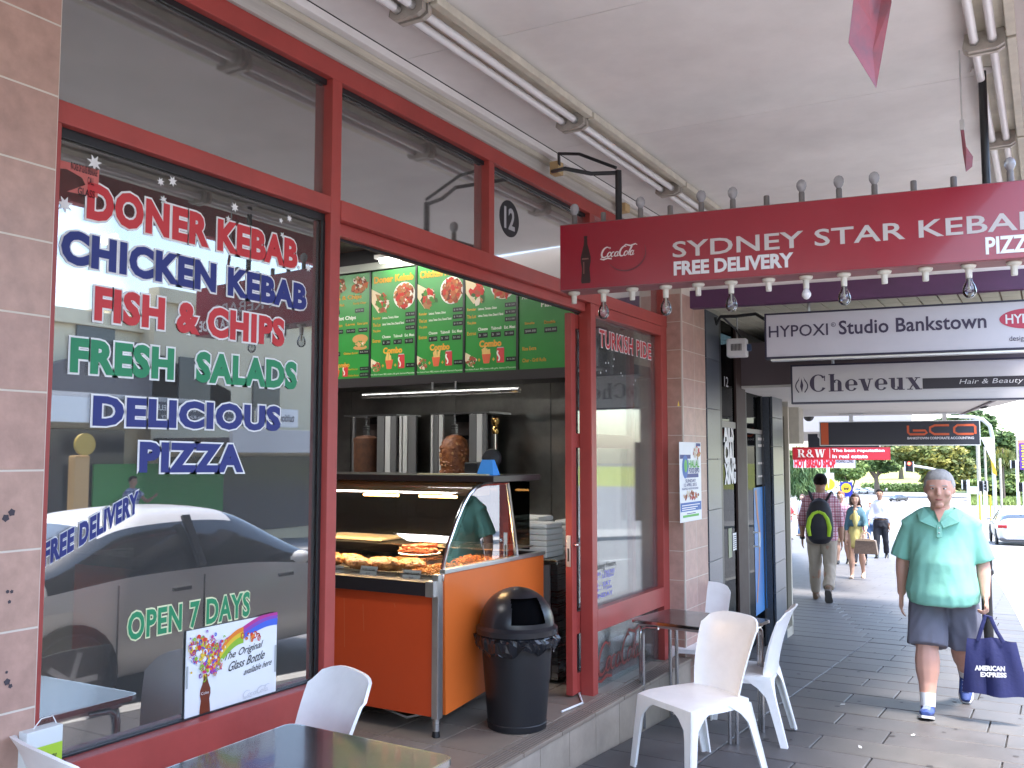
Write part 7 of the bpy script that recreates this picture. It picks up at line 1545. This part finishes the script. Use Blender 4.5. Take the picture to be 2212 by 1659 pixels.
    for (hp, kn, an, t2), s_ in zip(LG, (-1, 1)):
        fd = Vector((0, -math.cos(t2), math.sin(t2))); dn = Vector((0, -math.sin(t2), -math.cos(t2)))
        q = MB(); k = .85 if female else 1
        q.tube([an-fd*.036*h+dn*.016*h, an-fd*.01*h+dn*.014*h, an+fd*.03*h+dn*.018*h, an+fd*.075*h+dn*.022*h, an+fd*.115*h*k+dn*.026*h], [(.020*h*k, .022*h*k), (.024*h*k, .024*h*k), (.027*h*k, .020*h*k), (.028*h*k, .014*h), (.018*h*k, .010*h)], 14)
        if not female: q.tube([an-dn*.016*h, an+dn*.012*h], [.026*h, .028*h], 12)
        sh_ = obj('shoe', fuse(q, vox*.6, 2).xf(M), shoe[0], g, smooth=True)
        q = MB(); c0 = an+dn*.034*h
        pts = [c0+fd*(-.042+.16*k*i/8)*h for i in range(9)]; wds = [.016, .023, .025, .024, .025, .029, .030, .027, .014]
        vs = [p_+X_*w_*h*k for p_, w_ in zip(pts, wds)]+[p_-X_*w_*h*k for p_, w_ in zip(pts[::-1], wds[::-1])]; q.prism(vs, dn*.010*h); obj('sole', q.xf(M), shoe[1], sh_)
        if socks: obj('sock', MB().tube([an.lerp(kn, .02), an.lerp(kn, .24)], [.0245*h*(.5+.5*bulk), .027*h*(.5+.5*bulk)], 14).xf(M), socks, g, smooth=True)
    return g, dict(T=T, AR=AR, LG=LG, M=M, hd=hd, hr=hr, h=h, dz=dz)
def wrinkled(name, c, rough=.8, **k): return mat(name, c, rough, noise=.06, nscale=5, bump=.25, bscale=22, **k)
MINT = wrinkled('mint_polo', (.23, .54, .43)); SHORTG = wrinkled('grey_shorts', (.15, .15, .19)); NAVB = mat('navy_bag', (.008, .012, .085), .7, noise=.1, bump=.15, bscale=60); BLUSH = mat('blue_trainer', (.035, .07, .25), .6, noise=.35, nscale=30); SOLE = mat('sole_white', (.6, .6, .6), .6); GH = mat('grey_hair', (.40, .38, .36), .8, noise=.2, nscale=60)
BH = mat('black_hair', (.010, .008, .008), .9, spec=.15); BRH = mat('brown_hair', (.06, .03, .02), .5); RH = mat('red_hair', (.20, .08, .03), .6)
def plaid(name, base, dark, mid, k=42):
    m = mat(name, base, .8); n = m.node_tree.nodes; l = m.node_tree.links; b = n['Principled BSDF']; tc = n.new('ShaderNodeTexCoord'); sp = n.new('ShaderNodeSeparateXYZ'); l.new(tc.outputs['Object'], sp.inputs[0])
    def stripe(out, kk, th):
        a = n.new('ShaderNodeMath'); a.operation = 'MULTIPLY'; a.inputs[1].default_value = kk; l.new(out, a.inputs[0]); s = n.new('ShaderNodeMath'); s.operation = 'SINE'; l.new(a.outputs[0], s.inputs[0]); g_ = n.new('ShaderNodeMath'); g_.operation = 'GREATER_THAN'; g_.inputs[1].default_value = th; l.new(s.outputs[0], g_.inputs[0]); return g_.outputs[0]
    c = None
    for out, kk, th, col in ((sp.outputs['X'], k*2, .1, mid), (sp.outputs['Z'], k*2, .1, mid), (sp.outputs['X'], k, .75, dark), (sp.outputs['Z'], k, .75, dark)):
        mx = n.new('ShaderNodeMixRGB'); mx.blend_type = 'MIX'; mu = n.new('ShaderNodeMath'); mu.operation = 'MULTIPLY'; mu.inputs[1].default_value = .6; l.new(stripe(out, kk, th), mu.inputs[0]); l.new(mu.outputs[0], mx.inputs[0])
        if c is None: mx.inputs[1].default_value = (*base, 1)
        else: l.new(c, mx.inputs[1])
        mx.inputs[2].default_value = (*col, 1); c = mx.outputs[0]
    l.new(c, b.inputs['Base Color']); return m
# man in the mint polo
pm = PG(2020, 1540); hm_ = 1.55
g, I = person('heavy man in a mint polo and grey shorts walking towards the camera', pm.x+.06, pm.y+.12, R(2), hm_, SK1, MINT, SHORTG, (BLUSH, SOLE), GH, legs=((19, 4), (-14, 36)), arms=((10, -8, 10), (9, -2, 34)), bulk=1.29, belly=1.0, sleeve=.94, hem=.485, botlen=.278, socks=mat('sock_white', (.7, .7, .7), .8), vox=.0125, hair_kind='short', topfit=.012, hands=(30, 95), headk=1.14)
T, M, h = I['T'], I['M'], I['h']
# collar, placket, pocket
CO = MB()
for s_ in (-1, 1):
    c0 = T(.856, .022, s_*.045*h*1.0); c1 = T(.856, -.030, s_*.062*h); c2 = T(.826, -.078, s_*.034*h); c3 = T(.797, -.100, s_*.006*h)
    d0 = c0+Vector((s_*.020*h, .004*h, -.012*h)); d1 = c1+Vector((s_*.026*h, -.004*h, -.022*h)); d2 = c2+Vector((s_*.040*h, -.012*h, -.026*h)); d3 = c3+Vector((s_*.010*h, -.008*h, -.020*h))
    n0 = len(CO.v); CO.add([c0, c1, c2, c3, d0, d1, d2, d3]+[v+Vector((0, -.004, .003)) for v in (c0, c1, c2, c3, d0, d1, d2, d3)], [(0, 1, 5, 4), (1, 2, 6, 5), (2, 3, 7, 6), (8, 12, 13, 9), (9, 13, 14, 10), (10, 14, 15, 11), (4, 5, 13, 12), (5, 6, 14, 13), (6, 7, 15, 14), (7, 3, 11, 15)])
obj('collar', CO.xf(M), MINT, g); 

bd = -.074-.0
obj('placket', MB().obox(T(.765, -.112), X_, Vector((0, -.92, .38)).normalized(), Vector((0, .38, .92)).normalized(), .020*h, .006, .055*h, .002).xf(M), MINT, g)
for k in range(2): obj('button', MB().ell(T(.778-.02*k, -.112-.008*k), .0035*h, .003*h, .0035*h, 8, 6).xf(M), mat('button_pale', (.5, .6, .55), .4), g)
q = MB(); q.add([T(.846, -.048, -.020*h), T(.846, -.048, .020*h), T(.800, -.108, 0)], [(0, 1, 2)]); q.prism([T(.852, -.045, -.022*h), T(.852, -.045, .022*h), T(.801, -.1075, .001*h)], Vector((0, .02, .004))); obj('open_neckline', q.xf(M), SK1, g)
# tattoo and laces
sh, e, w_, d2 = I['AR'][0]
q = MB(); rt = random.Random(2)
for k in range(16): c_ = e.lerp(w_, .05+.05*k)+Vector((.030*h, -.012*h, 0)); q.ell(c_+Vector((-.004*k*.15*h, -.004, 0)), .006, .006, .005+.004*rt.random(), 6, 5)
obj('tattoo', q.xf(M), mat('tattoo_ink', (.14, .09, .09), .6), g)
for (hp, kn, an, t2) in I['LG']:
    fd = Vector((0, -math.cos(t2), math.sin(t2))); dn = Vector((0, -math.sin(t2), -math.cos(t2))); q = MB()
    for k in range(4): c_ = an+fd*(.035+.015*k)*h-dn*(.004-.0045*k)*h; q.tube([c_-X_*.014*h, c_-dn*.003*h, c_+X_*.014*h], .0022, 5)
    obj('laces', q.xf(M), mat('lace', (.45, .5, .6), .6), g)
# shopping bag in his hand
sh, e, w_, d2 = I['AR'][1]; hw = M @ (w_+d2*.075*h)
bg_ = thing('shopping_bag', 'navy American Express tote bag hanging from the mint polo man\'s hand', 'shopping bag', hw-Z_*.5)
BP = Plane(hw+Vector((.0, -.02, -.0)), Vector((math.cos(R(4)), math.sin(R(4)), 0)), Vector((0, .06, 1)))
def bagp(a, b, d): return BP.at(a, b, d)
q = MB(); vs = []; nx, nz = 11, 10
for side_ in (1, -1):
    for j in range(nz+1):
        for i in range(nx+1):
            u = i/nx; v = j/nz; a = -.135+.27*u+(1-v)*(u-.35)*.10+.02; b = -.145-(1-v)*.325+(.010*(1-abs(2*u-1)) if v == 1 else 0)+.006*math.sin(u*9+v*3)
            d = side_*(.008+.045*(1-v)**.6*math.sin(math.pi*u)**.6)+.008*math.sin(u*14+v*2)+(-.018*math.exp(-((u-.38)/.05)**2) if side_ > 0 else 0); vs.append(bagp(a, b, d))
k = (nx+1)*(nz+1); fs = []
for j in range(nz):
    for i in range(nx): a = j*(nx+1)+i; fs += [(a, a+1, a+nx+2, a+nx+1), (k+a, k+a+nx+1, k+a+nx+2, k+a+1)]
for j in range(nz):
    for i in (0, nx): a = j*(nx+1)+i; fs.append((a, a+nx+1, k+a+nx+1, k+a))
for i in range(nx): fs.append((i, k+i, k+i+1, i+1))
q.add(vs, fs); obj('bag_body', q, NAVB, bg_, smooth=50)
for dd in (.02, -.02):
    q = MB(); P_ = [bagp(-.055, -.155, dd), bagp(-.03, -.07, dd*.7), bagp(-.008, .0, dd*.2), bagp(.02, -.01, dd*.2), bagp(.05, -.09, dd*.7), bagp(.085, -.155, dd)]; q.tube(P_, [(.011, .0025)]*6, 8); obj('handle', q, NAVB, bg_)
TP = Plane(BP.O+BP.n*.068, BP.r, BP.u)
text(TP, 'AMERICAN', -.075, -.325, .085, -.298, WHITE, bg_, off=.05, d=0, slope=.06); text(TP, 'EXPRESS', -.045, -.360, .092, -.334, WHITE, bg_, off=.05, d=0, slope=.06)
# man with the backpack
PLD = plaid('red_plaid', (.62, .5, .54), (.18, .025, .05), (.45, .12, .17), 95)
KHK = wrinkled('khaki_trousers', (.36, .30, .23)); BRS = mat('brown_shoe', (.13, .08, .045), .6, noise=.2); RUB = mat('rubber_grey', (.12, .11, .10), .7)
p = PG(1790, 1300); d_ = (p-EYE).dot(_f)
g, I = person('man in a red checked shirt walking away with a backpack', p.x-.10, p.y+.15, R(180+6), (1303-1028)/F*d_, SK2, PLD, KHK, (BRS, RUB), BH, legs=((-10, 38), (8, 4)), arms=((7, 4, 8), (9, 2, 14)), bulk=1.22, sleeve=1.3, hem=.50, vox=.02, hair_kind='short')
T, M, h = I['T'], I['M'], I['h']
BPK = mat('backpack_black', (.012, .012, .018), .6, noise=.1); LIMG = mat('lime_trim', (.36, .58, .02), .5)
bp = thing('backpack', 'black backpack with a lime green arch on the checked shirt man', 'backpack', M @ T(.5, .1))
q = MB(); P_ = [T(.47, .115), T(.51, .13), T(.60, .145), T(.70, .14), T(.77, .115), T(.80, .09)]; q.tube(P_, [(.07*h, .05*h), (.10*h, .06*h), (.108*h, .06*h), (.098*h, .055*h), (.074*h, .045*h), (.035*h, .028*h)], 18); b_ = fuse(q, .016, 3); obj('pack', b_.xf(M), BPK, bp, smooth=True)
q = MB(); 
for s_ in (-1, 1): q.tube([T(.52, .180, s_*.070*h), T(.59, .198, s_*.080*h), T(.655, .200, s_*.066*h), T(.695, .194, s_*.040*h), T(.71, .190, 0)], [(.013*h, .006*h), (.017*h, .008*h), (.015*h, .008*h), (.013*h, .008*h), (.012*h, .008*h)], 8)
obj('lime_arch', q.xf(M), LIMG, bp, smooth=True)
q = MB()
for s_ in (-1, 1): q.tube([T(.765, .105, s_*.03*h), T(.81, .082, s_*.060*h), T(.855, .040, s_*.080*h), T(.845, -.03, s_*.082*h), T(.80, -.09, s_*.082*h)], [(.016*h, .008*h)]*5, 8)
obj('shoulder_strap', q.xf(M), BPK, bp, smooth=True)
q = MB().obox(T(.56, .19), X_, Y_, Z_, .03*h, .006, .008*h); obj('label_tab', q.xf(M), WHITE, bp)
sh, e, w_, d2 = I['AR'][1]; obj('wristwatch', MB().tube([w_-d2*.012*h, w_+d2*.006*h], .021*h, 12).xf(M), BLACK, g)
# woman in the yellow dress
YDR = wrinkled('yellow_dress', (.60, .52, .20)); DEN = wrinkled('denim_jacket', (.06, .14, .19)); NUD = mat('nude_shoe', (.55, .42, .32), .5)
p = PG(1850, 1250); d_ = (p-EYE).dot(_f)
g, I = person('woman in a yellow dress and denim jacket walking towards the camera', p.x, p.y+.1, R(4), (1256-1074)/F*d_, SK3, DEN, YDR, (NUD, NUD), BRH, legs=((9, 4), (-8, 22)), arms=((8, 0, 10), (10, 15, 55)), bulk=.95, sleeve=1.45, hem=.615, skirt=True, female=True, hair_kind='bob', vox=.022, topfit=.008)
T, M, h = I['T'], I['M'], I['h']
obj('dress_front', MB().ell(T(.70, -.058), .034*h, .026*h, .11*h, 12, 10).xf(M), YDR, g, smooth=True); obj('neckline', MB().ell(T(.815, -.036), .030*h, .014*h, .026*h, 12, 8).xf(M), SK3, g, smooth=True)
sh, e, w_, d2 = I['AR'][1]; c = M @ (w_+d2*.05*h); hbk = thing('handbag', 'brown checked handbag held by the woman in the yellow dress', 'handbag', c-Z_*.35)
HBM = mat('handbag_brown', (.16, .11, .085), .5, noise=.3, nscale=40); TAN = mat('handle_tan', (.45, .32, .22), .5); q = MB().tube([c+Vector((-.17, 0, -.17)), c+Vector((.17, 0, -.17))], .01, 6); q = MB().prism([c+Vector(v) for v in ((-.19, -.06, -.37), (.20, -.06, -.37), (.17, -.06, -.14), (.08, -.06, -.11), (-.08, -.06, -.11), (-.16, -.06, -.14))], (0, .13, 0)); obj('bag_body', q, HBM, hbk)
obj('handle', MB().tube([c+Vector((-.08, -.02, -.13)), c+Vector((-.06, 0, -.02)), c+Vector((0, 0, .02)), c+Vector((.06, 0, -.02)), c+Vector((.08, -.02, -.13))], .012, 6), TAN, hbk, smooth=True); obj('bag_trim', MB().obox(c+Vector((0, -.063, -.13)), X_, Y_, Z_, .30, .008, .03), TAN, hbk)
# white shirt man
WSH = wrinkled('white_shirt', (.62, .62, .68)); BTR = wrinkled('black_trousers', (.014, .015, .022)); BSH = mat('black_shoe', (.01, .01, .01), .3)
p = PG(1903, 1206); d_ = (p-EYE).dot(_f)
g, I = person('man in a white shirt and black trousers walking towards the camera', p.x, p.y+.1, R(0), (1210-1062)/F*d_, SK2, WSH, BTR, (BSH, BSH), BH, legs=((8, 2), (-6, 18)), arms=((8, 10, 40), (5, -5, 10)), sleeve=1.8, hem=.575, vox=.026); T, M, h = I['T'], I['M'], I['h']
obj('belt', MB().tube([T(.572, 0), T(.588, 0)], [(.102*h, .078*h)]*2, 20).xf(M), BLACK, g)
# others
p = PG(1806, 1218); d_ = (p-EYE).dot(_f); DPR = plaid('plum_check', (.5, .45, .5), (.15, .03, .08), (.35, .1, .2), 90)
person('red haired man half hidden behind the backpack man', p.x+.12, p.y+.1, R(0), (1218-1062)/F*d_, SK3, DPR, mat('tan_shorts', (.35, .25, .16), .8), (BSH, BSH), RH, legs=((6, 2), (-8, 16)), sleeve=1.3, botlen=.3, vox=.028)
p = PG(1858, 1222); d_ = (p-EYE).dot(_f)
person('dark haired woman in a plum top behind the woman in the yellow dress', p.x, p.y, R(0), (1222-1088)/F*d_, SK4, mat('plum_top', (.20, .03, .12), .8), BTR, (BSH, BSH), BH, female=True, hair_kind='bob', sleeve=1.2, hem=.55, vox=.03)
p = PG(1707, 1165); d_ = (p-EYE).dot(_f); JN = wrinkled('blue_jeans', (.05, .10, .20))
person('man in a red shirt and jeans standing at the corner on the left', p.x-.05, p.y, R(60), (1165-1080)/F*d_, SK2, mat('red_shirt', (.45, .03, .04), .8), JN, (BRS, RUB), BH, arms=((10, 20, 60), (10, 20, 60)), sleeve=.8, vox=.032)
p = PG(1735, 1158); d_ = (p-EYE).dot(_f)
person('man in a white striped shirt standing beyond the red shirt man', p.x, p.y, R(-20), (1158-1068)/F*d_, SK3, WSH, JN, (BRS, RUB), BRH, sleeve=.6, vox=.034)
p = PG(1884, 1178); d_ = (p-EYE).dot(_f)
person('person with a red scarf behind the white shirt man', p.x, p.y, R(-10), (1178-1086)/F*d_, SK1, mat('pale_blue_top', (.35, .42, .55), .8), JN, (BSH, BSH), RH, sleeve=1.6, vox=.036)
# striped shirt passer by across the kerb line (mirrored in the window)
STR = mat('navy_stripes', (.5, .52, .58), .8)
person('man in a navy striped shirt standing on the opposite pavement', 14.4, 12.9, R(-90), 1.62, SK2, plaid('navy_stripe', (.5, .52, .6), (.03, .04, .15), (.1, .14, .3), 40), JN, (BSH, BSH), BH, vox=.034, arms=((15, 40, 80), (5, 0, 10)), z=-.75)

# scraps on the paving
for (x, y, lab, a) in ((1820, 1523, 'small white paper scrap on the dark paving between the chairs and the walking man', .4), (1972, 1590, 'small white paper scrap on the dark paving just below the walking man', 1.2), (1858, 1616, 'small white paper scrap on the dark paving near the bottom of the photo', 2.0)):
    p = PG(x, y); q = MB(); c = Vector((p.x, p.y, gz(p.y)+.004)); u = Vector((math.cos(a), math.sin(a), 0)); v = Z_.cross(u)
    q.prism([c-u*.016-v*.006, c+u*.012-v*.008+Z_*.002, c+u*.018+v*.004+Z_*.003, c-u*.008+v*.009], (0, 0, .0015)); tag(obj('paper_scrap', q, WHITE), lab, 'litter')
q = MB(); rg_ = random.Random(12); gp_ = []
for k in range(70):
    x = rg_.uniform(.3, 2.2); y = rg_.uniform(3.5, 11); r_ = rg_.uniform(.008, .02); z = gz(y)+.0022
    q.poly([(x+r_*math.cos(t*.785)*rg_.uniform(.75, 1.1), y+r_*math.sin(t*.785)*rg_.uniform(.75, 1.1), z) for t in range(8)])
tag(obj('gum_spots', q, mat('gum_dark', (.045, .042, .044), .7)), 'dark trodden gum spots scattered over the paving', 'gum spots', kind='stuff')
